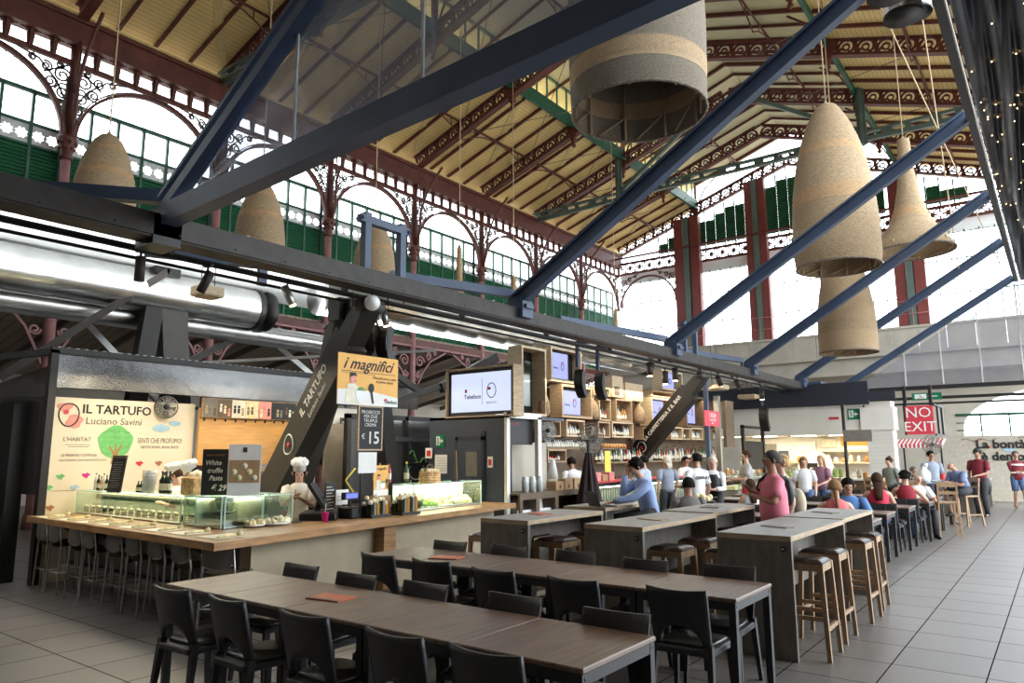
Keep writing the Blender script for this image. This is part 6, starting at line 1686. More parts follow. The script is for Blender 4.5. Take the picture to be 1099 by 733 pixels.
crate(15.40, 15.94, 3.10, 3.62, 'pale crate with a small square niche at the top of the bar wall', .35, 'crate_pale', 'crate_pale', True)
m = MB(); m.box(15.5, YC-.02, 3.16, 15.72, YC, 3.36); o = m.build('niche_box', 'crate_dark'); tag(o, 'dark square niche box on the pale crate at the top of the bar wall', 'box')
crate(16.06, 17.0, 3.06, 3.50, 'pale closed crate turned with its back outward at the top of the bar wall', .5, 'crate_pale', 'crate_pale', True)
crate(17.56, 18.82, 3.24, 3.42, 'flat dark crate between the two left lilac screens of the lettered leg', .4)
crate(21.77, 22.6, 2.50, 3.35, 'dark plank crate right of the slanted bar leg', .5, 'crate_dark', 'black', True)
crate(12.12, 12.52, 1.75, 2.05, 'small crate with a yellow back, lower left of the bar wall', .35, back='board_wood'); fill(12.15, 12.5, 1.79, 'small bottle in the yellow-backed crate', 'bottles in the yellow-backed crate', 20, .22)
crate(12.12, 12.52, 1.35, 1.70, 'small crate with a yellow back, lowest left of the bar wall', .35, back='board_wood'); fill(12.15, 12.5, 1.39, 'small pale bottle in the lowest left crate', 'bottles in the lowest left crate', 21, .24, ['glass_clear'])
crate(12.58, 13.29, 1.55, 1.83, 'low crate with a red liner under the row of glasses', .35); fill(12.62, 13.25, 1.59, 'little glass bottle in the low crate with red liner', 'bottles in the low crate with red liner', 22, .16, ['glass_clear', 'glass_red'])
t = thing('wall_shelf', 'pale back shelf running behind the bar with bottles and glasses', 'shelf', (16, 9.0, 0))
m = MB(); m.box(12.1, 8.62, 1.83, 14.4, 8.9, 1.86); m.box(14.6, 8.62, 1.50, 22.4, 8.9, 1.54); m.box(12.1, 8.3, .86, 22.5, 9.0, .92); m.build('shelf_board', 'shelf_back', t, world=True)
m = MB(); m.box(12.1, 9.1, .9, 22.5, 9.15, 3.2); m.build('back_board', 'crate_dark', t, world=True)
m = MB(); m.box(12.1, 8.35, 0, 22.5, 9.0, .86); m.build('base', 'black', t, world=True)
fill(12.65, 14.3, 1.862, 'stemmed glass or clear bottle on the glass shelf behind the tall fan', 'glasses on the shelf behind the tall fan', 30, .20, ['glass_clear'], .085)
fill(14.65, 17.3, 1.542, 'bottle on the long back shelf left of the lettered bar leg', 'bottles on the back shelf left of the leg', 31, .40, None, .14)
fill(17.4, 22.3, 1.542, 'bottle on the long back shelf right of the lettered bar leg', 'bottles on the back shelf right of the leg', 32, .40, None, .15)
fill(14.65, 22.0, .925, 'bottle low on the bar back counter', 'bottles on the bar back counter', 33, .34, None, .22)
light('bar_glow', 'AREA', (17, 8.5, 3.3), 43.875, (1, .85, .6), 9, (0, 0, 0), size_y=.3)
light('bar_glow', 'AREA', (17.5, 7.9, 3.6), 34.125, (1, .87, .66), 9, (-.5, 0, 0), size_y=.3)
# sacks
for x, z, lb, r in ((14.58, 2.53, 'brown burlap sack right of the lower screen crate', .16), (12.6, 2.53, 'brown burlap sack between the tall pine crate and the lower screen', .13), (16.9, 2.5, 'dark burlap sack hanging left of the lettered bar leg', .2)):
    t = thing('burlap_sack', lb, 'sack', (x, YC+.1, z)); m = MB(); m.lathe([(r*.8, 0), (r, .1), (r*.95, .28), (r*.5, .42), (r*.25, .47), (r*.5, .55)], n=12); m.build('sack', 'sack', t)
    m = MB(); m.lathe([(r*.30, .45), (r*.30, .49)], n=10); m.build('cord', 'rope', t)
# red hanging sign
t = thing('hanging_sign', 'red hanging sign with white lettering beside the head of the slanted bar leg', 'sign', (18.1, 7.2, 2.4))
m = MB(); m.box(17.62, 7.2, 2.42, 18.62, 7.22, 2.82); m.build('panel', 'sign_red', t, world=True)
text('lettering', 'CASSA', 'white', t, (18.15, 7.195, 2.70), .16, 'y-', .002, world=True); text('lettering', 'CASH DESK', 'white', t, (18.15, 7.195, 2.58), .09, 'y-', .002, world=True)
m = MB(); m.box(17.9, 7.22, 0, 18.0, 7.32, 3.6); m.build('post', 'navy_steel', t, world=True)
m = MB(); m.tube([(18.05, 7.19, 2.47), (18.1, 7.19, 2.52), (18.2, 7.19, 2.47)], .012, 4); m.build('hand_symbol', 'white', t, world=True)
t = thing('steel_post', 'white-wrapped post with a dark wood cladding right of the red hanging sign', 'post', (20.6, 8.0, 0))
m = MB(); m.box(20.55, 7.95, 0, 20.7, 8.1, 3.4); m.build('post', 'dull_metal', t, world=True); m = MB(); m.box(21.2, 8.0, 1.9, 21.9, 8.1, 3.3); m.build('cladding', 'crate_dark', t, world=True)
pm('fluting', (0.12, 0.14, 0.10), .5)
pm('blue_top', (0.10, 0.14, 0.20), .25)
pm('board_cream2', (0.52, 0.47, 0.38), .7)
pm('dark_cladding', (0.022, 0.026, 0.04), .6)
# bar counter with lit fluted front
t = thing('bar_counter', 'black bar counter with a red rim and a lit fluted front', 'counter', (14, 7.6, 0))
m = MB(); m.box(12.6, 7.55, 1.08, 17.4, 8.1, 1.14); m.box(12.7, 7.75, 0, 17.3, 8.0, 1.08); m.build('body', 'black', t, world=True)
m = MB(); m.box(12.6, 7.53, 1.14, 17.4, 8.12, 1.165); m.build('red_top', 'sign_red', t, world=True)
m = MB()
for k in range(46): m.tube([(12.75+.1*k, 7.72, .05), (12.75+.1*k, 7.72, 1.02)], .035, 6)
m.build('fluted_front', 'fluting', t, world=True)
m = MB(); m.box(12.7, 7.60, 1.04, 17.3, 7.63, 1.06); m.build('light_strip', 'lamp_strip', t, world=True)
light('bar_under', 'AREA', (15, 7.62, 1.03), 6, (.85, .95, .75), 4.6, (-.35, 0, 0), size_y=.04)
# things on the bar
t = thing('banana_tree', 'row of small amber lamps with a yellow banner above the bar, left of the leaning man', 'lamps', (14.2, 7.95, 1.17))
m = MB(); m.box(-.55, -.02, .66, .55, .02, .69); m.tube([(0, 0, 0), (0, 0, .66)], .012, 6); m.build('stand', 'crate_dark', t)
for k in range(9): m = MB(); m.ball((-.5+.125*k, 0, .73), .055, 8, 6); m.build('fruit', 'glass_amber', t)
m = MB(); m.box(-.45, -.04, .15, -.2, -.03, .62); m.build('yellow_banner', 'sun_yellow', t)
t.name = 'fruit_stand'; t['label'] = 'rack with orange fruit on a rack with a yellow banner above the bar'; t['category'] = 'fruit stand'
for k in range(4):
    t = thing('cardboard_box', 'small pinkish box on the bar counter, %s from the left' % ['first', 'second', 'third', 'fourth'][k], 'box', (12.85+.28*k, 7.8, 1.166), 0, 'boxes on the bar counter'); m = MB(); m.bbox(-.11, -.09, 0, .11, .09, .13+.05*(k % 2), .006); m.build('box', 'pinkish' if k % 2 else 'cardboard', t); m = MB(); m.box(-.11, -.01, .131+.05*(k % 2), .11, .01, .134+.05*(k % 2)); m.build('tape', 'label_cream', t)
# dark low cabinets left of the bar, with boxes, cups and jug
t = thing('low_cabinet', 'dark wooden service cabinet with open bays between the kiosk and the bar', 'cabinet', (11, 7.2, 0))
m = MB(); m.plate([(9.98, 0), (12.4, 0), (12.4, 1.04), (9.98, 1.04)], [[(10.05, .72), (10.45, .72), (10.45, .96), (10.05, .96)], [(10.55, .72), (11.05, .72), (11.05, .96), (10.55, .96)], [(11.15, .3), (11.9, .3), (11.9, .98), (11.15, .98)]], .04, lambda u, v, w_: (u, 7.42+w_, v)); m.box(9.98, 7.4, 1.04, 12.4, 7.95, 1.07); m.box(9.98, 7.9, 0, 12.4, 7.95, 1.04); m.box(12.36, 7.42, 0, 12.4, 7.95, 1.04); m.build('body', 'crate_dark', t, world=True)
m = MB(); m.box(10.05, 7.5, .72, 10.45, 7.52, .78); m.box(10.55, 7.5, .72, 11.05, 7.52, .78); m.build('white_inside', 'white', t, world=True)
for k, (x, h_) in enumerate(((11.35, .16), (11.65, .2), (11.98, .2))):
    t = thing('cardboard_box', 'brown cardboard box on the dark service cabinet, %s' % ['left', 'middle', 'right'][k], 'box', (x, 7.6, 1.07), 0, 'brown boxes on the service cabinet'); m = MB(); m.bbox(-.14, -.11, 0, .14, .11, h_, .006); m.build('box', 'cardboard', t); m = MB(); m.box(-.02, -.113, .03, .02, -.11, .1); m.build('stamp', 'ink', t)
t = thing('napkin_tower', 'white folded cloth cone standing on the dark service cabinet', 'napkins', (11.5, 7.75, 1.27)); m = MB(); m.lathe([(.10, 0), (.08, .15), (.045, .32), (.03, .36)], n=12); m.build('cloth', 'white', t); m = MB(); m.lathe([(.11, -.2), (.10, 0)], n=12); m.build('base', 'label_cream', t)
for k in range(3):
    t = thing('glass_jug', 'clear jug on the dark service cabinet, %s' % ['left', 'middle', 'right'][k], 'jug', (10.4+.22*k, 7.6, 1.07), 0, 'jugs on the service cabinet'); m = MB(); m.lathe([(.06, 0), (.065, .2), (.05, .24), (.06, .27)], n=12); m.build('jug', 'glass_clear', t); m = MB(); m.tube([(.06, 0, .22), (.11, 0, .18), (.065, 0, .06)], .008, 5); m.build('handle', 'glass_clear', t)
# folded umbrella and tall fan
t = thing('folded_parasol', 'folded dark maroon parasol standing between the service cabinet and the bar', 'parasol', (11.6, 7.02, 0))
m = MB()
def par(u, v):
    a = 2*pi*u; r = (.05+.19*v)*(1+.18*cos(a*8)); return (r*cos(a), r*sin(a), 1.75-1.05*v)
m.grid(par, 64, 10); m.build('cloth', 'umbrella_maroon', t)
m = MB(); m.tube([(0, 0, 0), (0, 0, 1.95)], .025, 8); m.build('pole', 'black', t)
m = MB(); m.lathe([(.28, 0), (.28, .05), (.06, .1)], n=18); m.build('base', 'black', t)
small_fan((11.85, 7.1, 2.0), .30, 'tall black pedestal fan in front of the bottle crates', 'stand', 1.2, 'ink_grey')
small_fan((12.2, 8.35, 2.2), .20, 'round fan with a shiny cage left of the first bottle crate', 'clamp', 1.1)
tw = bpy.data.materials.new('tile_white'); tw.use_nodes = True
n, l, b = nodes_of(tw); c = n.new('ShaderNodeTexCoord'); mp = n.new('ShaderNodeMapping'); mp.inputs['Rotation'].default_value = (pi/2, 0, pi/2)
br = n.new('ShaderNodeTexBrick'); br.inputs['Scale'].default_value = 4; br.inputs['Color1'].default_value = (.78, .74, .66, 1); br.inputs['Color2'].default_value = (.72, .69, .62, 1); br.inputs['Mortar'].default_value = (.55, .52, .46, 1); br.inputs['Mortar Size'].default_value = .015
l.new(c.outputs['Object'], mp.inputs[0]); l.new(mp.outputs[0], br.inputs['Vector']); l.new(br.outputs['Color'], b.inputs['Base Color']); b.inputs['Roughness'].default_value = .3; MATS['tile_white'] = tw
# ================================================================ FAR STALLS
t = thing('white_stall', 'long white stall with lit shelves at the far end behind the diners', 'stall', (25, 7, 0))
m = MB(); m.box(24.9, 4.95, 2.32, 25.0, 9.8, 3.22); m.box(25.0, 4.95, 2.3, 27.5, 9.8, 2.4); m.build('fascia', 'stall_white', t, world=True)
m = MB(); m.box(27.4, 4.9, .9, 27.5, 9.8, 2.4); m.build('back_wall', 'stall_white', t, world=True)
m = MB(); m.box(25.1, 4.95, 0, 25.6, 9.8, .85); m.build('counter_front', 'crate_dark', t, world=True)
m = MB(); m.box(25.0, 4.95, .85, 25.7, 9.8, .92); m.build('worktop', 'stall_white', t, world=True)
m = MB(); m.box(26.9, 5.0, 1.35, 27.4, 9.7, 1.39); m.box(26.9, 5.0, 1.75, 27.4, 7.2, 1.79); m.build('shelf', 'crate_pale', t, world=True)
m = MB()
for y in (5.3, 6.5, 7.8, 9.0): m.box(25.3, y, 2.27, 25.42, y+.8, 2.29)
m.build('light_panel', 'lamp_strip', t, world=True)
for y in (6.0, 8.0, 9.3): light('stall_glow', 'AREA', (26.0, y, 2.25), 41.25, (1, .86, .62), .8, (0, 0, 0))
t = thing('tiled_pillar', 'white tiled pillar at the right end of the far white stall', 'pillar', (25, 4.5, 0))
m = MB(); m.box(24.85, 4.12, 0, 25.5, 4.86, 3.3); m.build('pillar', 'tile_white', t, world=True)
m = MB(); m.box(24.8, 4.06, 2.42, 25.5, 5.0, 3.12); m.build('head', 'stall_white', t, world=True)
t = thing('dark_fascia', 'long dark blue fascia above the far white stall', 'fascia', (24.8, 7, 3.2))
m = MB(); m.box(24.7, 4.7, 3.22, 24.8, 11, 3.95); m.box(24.7, 3.95, 3.35, 24.8, 4.7, 3.62); m.build('panel', 'dark_cladding', t, world=True)
sign_x(24.88, 5.2, 2.93, .36, .34, 'sign_green', 'green exit sign on the white head of the tiled pillar', pict='run')
m = MB(); m.box(24.86, 5.65, 2.78, 24.88, 5.95, 2.86); o = m.build('red_plate', 'sign_red'); tag(o, 'small red plate left of the green exit sign on the white stall', 'plate')
sign_x(29.85, 3.75, 3.72, .95, .26, 'sign_green', 'green arrow exit sign hanging from the pair of black beams', pict='arrow')
t = thing('stall_poster', 'orange leaflet poster on the back wall of the far white stall', 'poster', (27.38, 5.65, 1.95))
m = MB(); m.box(-.02, -.55, 0, 0, .55, .42); m.build('board', 'poster_orange', t); m = MB(); m.box(-.025, -.55, -.14, -.0, .55, 0); m.build('white_strip', 'paper', t); text('lettering', 'i magnifici', 'ink', t, (-.024, 0, .3), .17, 'x-', .002, shear=.4)
for k, (y, z, w_, h_, mt) in enumerate(((8.9, 1.9, .9, .3, 'ink_grey'), (8.2, 1.6, .35, .4, 'kiosk_blue'), (7.3, 1.95, .5, .35, 'paper'), (6.6, 2.05, .5, .3, 'label_cream'))):
    m = MB(); m.box(27.3, y-w_/2, z-h_/2, 27.38, y+w_/2, z+h_/2); o = m.build('menu_sign', mt); tag(o, ['grey menu panel at the left of the far white stall', 'small blue panel in the far white stall', 'white menu panel in the far white stall behind the slanted leg', 'cream menu panel right of the far slanted leg'][k], 'panel')
t = thing('pizza_oven', 'pale domed oven at the back of the far white stall', 'oven', (27, 7.0, .92)); m = MB(); m.lathe([(.6, 0), (.6, .3), (.5, .6), (.25, .82), (.02, .9)], n=20); m.build('dome', 'stall_white', t); m = MB(); m.box(-.62, -.2, .2, -.5, .2, .45); m.build('mouth', 'black', t)
rq = random.Random(12)
for k in range(26):
    y = 5.1+k*.18; mt = ['crate_wood', 'glass_clear', 'label_cream', 'glass_amber', 'dull_metal', 'greens'][rq.randrange(6)]; h_ = .12+.2*rq.random()
    t = thing('stall_jar', 'small container on the counter of the far white stall', 'container', (25.35, y, .92), 0, 'containers on the far white stall'); m = MB(); m.lathe([(.06, 0), (.07, h_*.8), (.05, h_)], n=10); m.build('body', mt, t); m = MB(); m.lathe([(.055, h_), (.055, h_+.02)], n=8); m.build('lid', 'dull_metal', t)
for k in range(18):
    y = 5.1+k*.25; h_ = .14+.16*rq.random(); t = thing('shelf_jar', 'small jar on the back shelf of the far white stall', 'jar', (27.1, y, 1.39), 0, 'jars on the back shelf of the white stall'); m = MB(); m.lathe([(.06, 0), (.07, h_*.7), (.05, h_)], n=8); m.build('body', ['label_cream', 'glass_amber', 'glass_clear'][k % 3], t); m = MB(); m.lathe([(.055, h_), (.055, h_+.02)], n=8); m.build('lid', 'ink_grey', t)
# glass counter by the man in grey and equipment under the dark fascia
t = thing('glass_counter', 'glass-fronted counter beside the man in the light grey T-shirt', 'counter', (18.5, 6.9, 0))
m = MB(); m.box(17.8, 6.5, 0, 21.5, 7.1, .8); m.build('base', 'ink_grey', t, world=True); m = MB(); m.box(17.8, 6.48, .8, 21.5, 6.5, 1.15); m.box(17.8, 6.48, 1.15, 21.5, 6.9, 1.17); m.build('glass', 'case_glass', t, world=True); m = MB(); m.box(17.9, 6.6, .82, 21.4, 7.0, .9); m.build('tray', 'cheese', t, world=True)
t = thing('hanging_rack', 'dark steel rack with hanging bars right of the bottle wall', 'frame', (22.5, 8, 0))
m = MB(); m.box(22.4, 7.9, 0, 22.5, 8.0, 2.6); m.box(24.3, 7.9, 0, 24.4, 8.0, 2.55); m.box(22.4, 7.9, 2.5, 24.4, 8.0, 2.58); m.build('frame', 'rust_black', t, world=True); m = MB(); m.box(22.5, 7.94, 1.2, 24.3, 7.96, 2.1); m.build('chalk_panel', 'chalk_black', t, world=True)
t = thing('hood_screen', 'flat dark monitor on a pole right of the far slanted leg', 'monitor', (23.9, 5.15, 0))
m = MB(); m.tube([(23.9, 5.3, 0), (23.9, 5.3, 3.2)], .05, 8); m.build('pole', 'black_steel', t, world=True); m = MB(); m.box(23.7, 4.5, 2.05, 23.78, 5.3, 2.4); m.build('screen', 'ink_grey', t, world=True)
# NO EXIT box
t = thing('hanging_box_sign', 'hanging red box sign lettered NO EXIT in white', 'sign', (27, 3.7, 2.3))
m = MB(); m.box(27.0, 3.25, 2.30, 27.06, 4.06, 3.24); m.build('red_panel', 'sign_red', t, world=True)
text('lettering', 'NO', 'white', t, (26.99, 3.68, 3.0), .48, 'x-', .006, world=True); text('lettering', 'EXIT', 'white', t, (26.99, 3.66, 2.54), .46, 'x-', .006, world=True)
m = MB(); m.box(27.0, 4.06, 2.28, 27.08, 4.12, 3.3); m.box(27.0, 3.2, 3.24, 29.4, 3.28, 3.30); m.box(27.06, 3.2, 2.26, 29.4, 3.26, 2.32); m.box(27.8, 3.2, 2.3, 28.0, 3.26, 3.25); m.box(28.9, 3.2, 2.3, 29.2, 3.26, 3.25); m.box(27.0, 4.0, 3.24, 27.1, 4.1, 3.9); m.box(27.0, 3.25, 3.24, 27.1, 3.35, 3.9); m.build('frame', 'black_steel', t, world=True)
# striped awning
t = thing('striped_awning', 'red and white striped awning over a small stand below the NO EXIT sign', 'awning', (26.8, 3.6, 0))
for k in range(26):
    y0 = 3.0+k*.06; m = MB(); m.add([(26.5, y0, 1.98), (26.5, y0+.06, 1.98), (27.3, y0+.06, 2.16), (27.3, y0, 2.16), (26.5, y0, 1.95), (26.5, y0+.06, 1.95), (27.3, y0+.06, 2.13), (27.3, y0, 2.13)], [(0,1,2,3),(7,6,5,4),(0,4,5,1),(2,6,7,3),(0,3,7,4),(1,5,6,2)]); m.add([(26.49, y0, 1.98), (26.49, y0+.06, 1.98), (26.49, y0+.05, 1.86), (26.49, y0+.01, 1.86), (26.51, y0, 1.98), (26.51, y0+.06, 1.98), (26.51, y0+.05, 1.86), (26.51, y0+.01, 1.86)], [(0,3,2,1),(4,5,6,7),(0,4,7,3),(1,2,6,5),(2,3,7,6)]); m.build('stripe', 'red' if k % 2 else 'white', t, world=True)
for y in (3.05, 4.1, 4.5):
    m = MB(); m.box(26.55, y, 0, 26.6, y+.05, 1.95); m.build('post', 'black_steel', t, world=True)
m = MB(); m.box(26.6, 3.0, 0, 27.2, 4.55, .95); m.build('stand_counter', 'crate_wood', t, world=True)
# mural wall
mw = thing('mural_wall', 'cream mural wall lettered La bonta e democratica below the arched window', 'wall panel', (31, 0, 0))
m = MB(); m.box(31.0, -4, 0, 31.1, 3.4, 2.30); m.build('panel', 'board_cream2', mw, world=True)
text('lettering', 'La bont\u00e0', 'ink', mw, (30.98, 1.75, 1.98), .42, 'x-', .01, bold=.03, world=True); text('lettering', '\u00e8 democratica', 'ink', mw, (30.98, 1.15, 1.55), .42, 'x-', .01, bold=.03, world=True)
m = MB(); m.plate([(-2.55, 2.13), (-2.2, 2.2), (-2.5, 2.08)], (), .01, lambda u, v, w_: (30.98+w_, -u, v)); m.build('carrot_drawing', 'menu_orange', mw, world=True)
m = MB(); m.plate([(-1.7, 1.76), (-1.3, 1.72), (-1.35, 1.82), (-1.65, 1.84)], (), .01, lambda u, v, w_: (30.98+w_, -u, v)); m.build('fish_drawing', 'cloud_blue', mw, world=True)
m = MB(); m.box(30.97, 2.05, 1.86, 30.99, 2.12, 1.93); m.build('red_dot', 'red', mw, world=True)
m = MB(); m.tube([(30.97, 2.9-.1*k, 2.15+.05*sin(k*1.3)) for k in range(12)], .01, 4); m.tube([(30.97, 1.2-.1*k, 2.2+.04*sin(k*1.7)) for k in range(9)], .01, 4); m.build('line_drawing', 'ink_grey', mw, world=True)
m = MB(); m.box(XE-.1, -9, 3.25, XE-.04, 3.6, 3.36)
for k in range(9): m.box(XE-.1, -5.5+k*1.02, 2.3, XE-.05, -5.44+k*1.02, 3.3)
m.box(XE-.08, -9, 2.62, XE-.05, 3.6, 2.66); m.box(XE-.08, -9, 2.95, XE-.05, 3.6, 2.98)
struct(m.build('trim_12', 'green_iron'))
# right far furniture: blue-topped high table, tall wooden chairs
dt = thing('tall_table', 'tall dark blue table with a white bag and plates on it, by the aisle', 'table', (18.8, 2.25, 0))
m = MB(); m.box(0, 0, 1.0, 1.9, .85, 1.04); m.build('tabletop', 'blue_top', dt)
for x in (.03, 1.8):
    for y in (.03, .75): m = MB(); m.box(x, y, 0, x+.07, y+.07, 1.0); m.build('leg', 'charcoal_plastic', dt)
dup(dt, (23.5, 2.35, 0), label='tall dark blue table farther back in front of the striped awning')
t = thing('plastic_bag', 'white plastic carrier bag on the tall blue table', 'bag', (19.5, 2.65, 1.04))
m = MB(); m.lathe([(.16, 0), (.2, .1), (.19, .22), (.1, .3), (.05, .36)], n=12, sy=.7); m.build('bag', 'white', t)
for k in (1, -1): m = MB(); m.tube([(.03*k, -.05, .32), (.06*k, -.08, .42), (.10*k, 0, .38)], .015, 5); m.build('handle', 'white', t)
for k in range(3):
    t = thing('plate', 'white plate on the tall blue table by the aisle, %s' % ['near', 'middle', 'far'][k], 'plate', (19.9+.3*k, 2.5+.1*(k % 2), 1.041), 0, 'plates on the tall blue table'); m = MB(); m.lathe([(.07, 0), (.12, .015), (.125, .018)], n=16); m.build('plate', 'white', t)
def tall_chair(x, y, rz, label):
    t = thing('tall_chair', label, 'chair', (x, y, 0), rz, 'tall wooden chairs by the aisle'); H = .70
    for sx, sy in ((1, 1), (1, -1)): m = MB(); m.bar((sx*.17, sy*.17, H), (sx*.21, sy*.2, 0), .035, .035, up=(1, 0, 0)); m.build('leg', 'stool_wood', t)
    for sy in (1, -1): m = MB(); m.bar((-.24, sy*.17, 1.12), (-.17, sy*.17, H-.05), .035, .03, up=(1, 0, 0)); m.bar((-.17, sy*.17, H), (-.25, sy*.2, 0), .035, .035, up=(1, 0, 0)); m.build('leg', 'stool_wood', t)
    m = MB(); m.bbox(-.19, -.19, H-.03, .19, .19, H+.01, .01); m.build('seat', 'stool_wood', t)
    m = MB(); m.bar((-.235, -.17, 1.07), (-.235, .17, 1.07), .02, .10); m.bar((-.21, -.17, .9), (-.21, .17, .9), .02, .06); m.build('backrest', 'stool_wood', t)
    m = MB(); m.box(-.2, -.2, .25, .2, -.18, .28); m.box(-.2, .18, .25, .2, .2, .28); m.build('stretcher', 'stool_wood', t)
    return t
c0 = tall_chair(20.5, 1.95, 2.44, 'tall wooden chair under the bald man in the blue-grey T-shirt')
for x, y, rz, lb in ((17.7, 2.05, .3, 'tall wooden chair on the near side of the tall blue table, aisle end'), (18.0, 2.6, .1, 'tall wooden chair on the near side of the tall blue table, inner one'), (19.6, 3.3, -1.5, 'tall wooden chair behind the tall blue table'), (23.2, 2.6, .2, 'tall wooden chair at the farther blue table, aisle side'), (20.3, 3.9, 0, 'tall wooden chair in front of the tiled pillar'), (19.2, 4.6, .2, 'tall wooden chair beyond the seated red-topped woman, left'), (19.9, 4.9, .1, 'tall wooden chair beyond the seated red-topped woman, right')):
    dup(c0, (x, y, 0), rz, lb)
small_fan((25.6, 3.2, 1.95), .30, 'tall pedestal fan left of the La bonta mural', 'stand', .6, 'ink_grey')
for x, y, lb in ((27.5, 2.6, 'grey wooden stand behind the standing man in maroon'), (24.5, 2.5, 'low grey crate-like stand near the walking man')):
    t = thing('display_stand', lb, 'stand', (x, y, 0)); m = MB(); m.box(-.5, -.7, .86, .5, .5, .92); m.build('top', 'table_top_grey', t)
    m = MB(); m.box(-.45, -.65, 0, -.4, .45, .86); m.build('side_panel', 'panel_grey', t); m = MB(); m.box(.4, -.65, 0, .45, .45, .86); m.build('side_panel', 'panel_grey', t)
t = thing('fruit_bowl', 'bowl of yellow bread rolls on the table beside the man in the taupe polo', 'bowl', (11.9, 4.95, .85))
m = MB(); m.lathe([(.12, 0), (.2, .08), (.21, .09)], n=16); m.build('bowl', 'black', t)
for k in range(9): m = MB(); a = k*.7; m.ball((.11*cos(a), .11*sin(a), .12+.03*(k % 2)), .055, 8, 5); m.build('roll', 'cheese', t)
for x, y, lb in ((11.3, 4.55, 'dark dining table in front of the man in the taupe polo'), (12.1, 4.55, 'dark dining table right of the bowl of bread rolls'), (15.4, 5.0, 'dark dining table before the girl in the white top'), (13.9, 4.8, 'dark dining table behind the bowl of bread rolls')):
    dup(tb0, (x, y, 0), label=lb, group='dark tables behind the high tables').scale = (1, 1, 1.13)
for x, y, rz, lb in ((10.75, 4.70, .6, 'dark chair under the man in the taupe polo'), (13.3, 4.62, .8, 'dark chair under the girl in the white top'), (13.3, 4.4, .1, 'dark chair in front of the bowl of bread rolls'), (14.1, 4.5, .1, 'dark chair left of the man in pink')):
    chair(x, y, rz, lb, 'dark chairs behind the high tables')
# ================================================================ PEOPLE
SKIN = {}
def cmat(name, col, rough=.75):
    if name not in MATS: pm(name, col, .85 if name.startswith('hair') else rough, nscale=9, amt=.10, spec=.15 if name.startswith('hair') else None)
    return name
cmat('skin_fair', (0.62, 0.36, 0.26), .55); cmat('skin_tan', (0.42, 0.22, 0.14), .55); cmat('skin_brown', (0.25, 0.12, 0.07), .55)
cmat('hair_black', (0.012, 0.009, 0.008), .5); cmat('hair_brown', (0.06, 0.03, 0.018), .5); cmat('hair_grey', (0.10, 0.09, 0.085), .6); cmat('hair_blond', (0.52, 0.34, 0.16), .55); cmat('hair_dkblond', (0.26, 0.15, 0.07), .55); cmat('hair_white', (0.62, 0.56, 0.46), .6)
def ik(S, T, a, b, pole):
    S = Vector(S); T = Vector(T); d = T-S; L = min(d.length, (a+b)*.999); d.normalize()
    c = max(-1, min(1, (a*a+L*L-b*b)/(2*a*L))); p = Vector(pole); p = (p-d*p.dot(d))
    p = p.normalized() if p.length > 1e-5 else Vector((0, 0, -1))
    return S+d*(a*c)+p*(a*sqrt(max(0, 1-c*c))), S+d*L
def skin_mesh(name, verts, edges, radii, root, mat, parent, sub=2):
    me = bpy.data.meshes.new(name+'_sk'); me.from_pydata([tuple(v) for v in verts], edges, [])
    ob = bpy.data.objects.new('sk', me); COL.objects.link(ob)
    md = ob.modifiers.new('s', 'SKIN'); md.use_smooth_shade = True; md.branch_smoothing = .6
    sd = ob.modifiers.new('d', 'SUBSURF'); sd.levels = sub; sd.render_levels = sub
    if not me.skin_vertices: ob.data.skin_vertices
    lay = me.skin_vertices[0].data
    for i, r in enumerate(radii): lay[i].radius = (r, r) if not isinstance(r, tuple) else r; lay[i].use_root = (i == root)
    dg = bpy.context.evaluated_depsgraph_get(); dg.update()
    nm = bpy.data.meshes.new_from_object(ob.evaluated_get(dg)); nm.name = name
    bpy.data.objects.remove(ob); bpy.data.meshes.remove(me)
    nm.materials.clear(); nm.materials.append(MATS[mat])
    for p in nm.polygons: p.use_smooth = True
    o = bpy.data.objects.new(name, nm); COL.objects.link(o); o.parent = parent
    return o
def loft(m, secs, n=14, cap=True):
    """secs: (centre, rx, ry, xdir, ydir)"""
    vs = []
    for c, rx, ry, xd, yd in secs:
        for k in range(n):
            a = 2*pi*k/n; vs.append(Vector(c)+Vector(xd)*cos(a)*rx+Vector(yd)*sin(a)*ry)
    fs = []
    for i in range(len(secs)-1):
        for k in range(n): fs.append((i*n+k, i*n+(k+1) % n, (i+1)*n+(k+1) % n, (i+1)*n+k))
    if cap: fs += [tuple(range(n-1, -1, -1)), tuple((len(secs)-1)*n+k for k in range(n))]
    m.add(vs, fs, True)
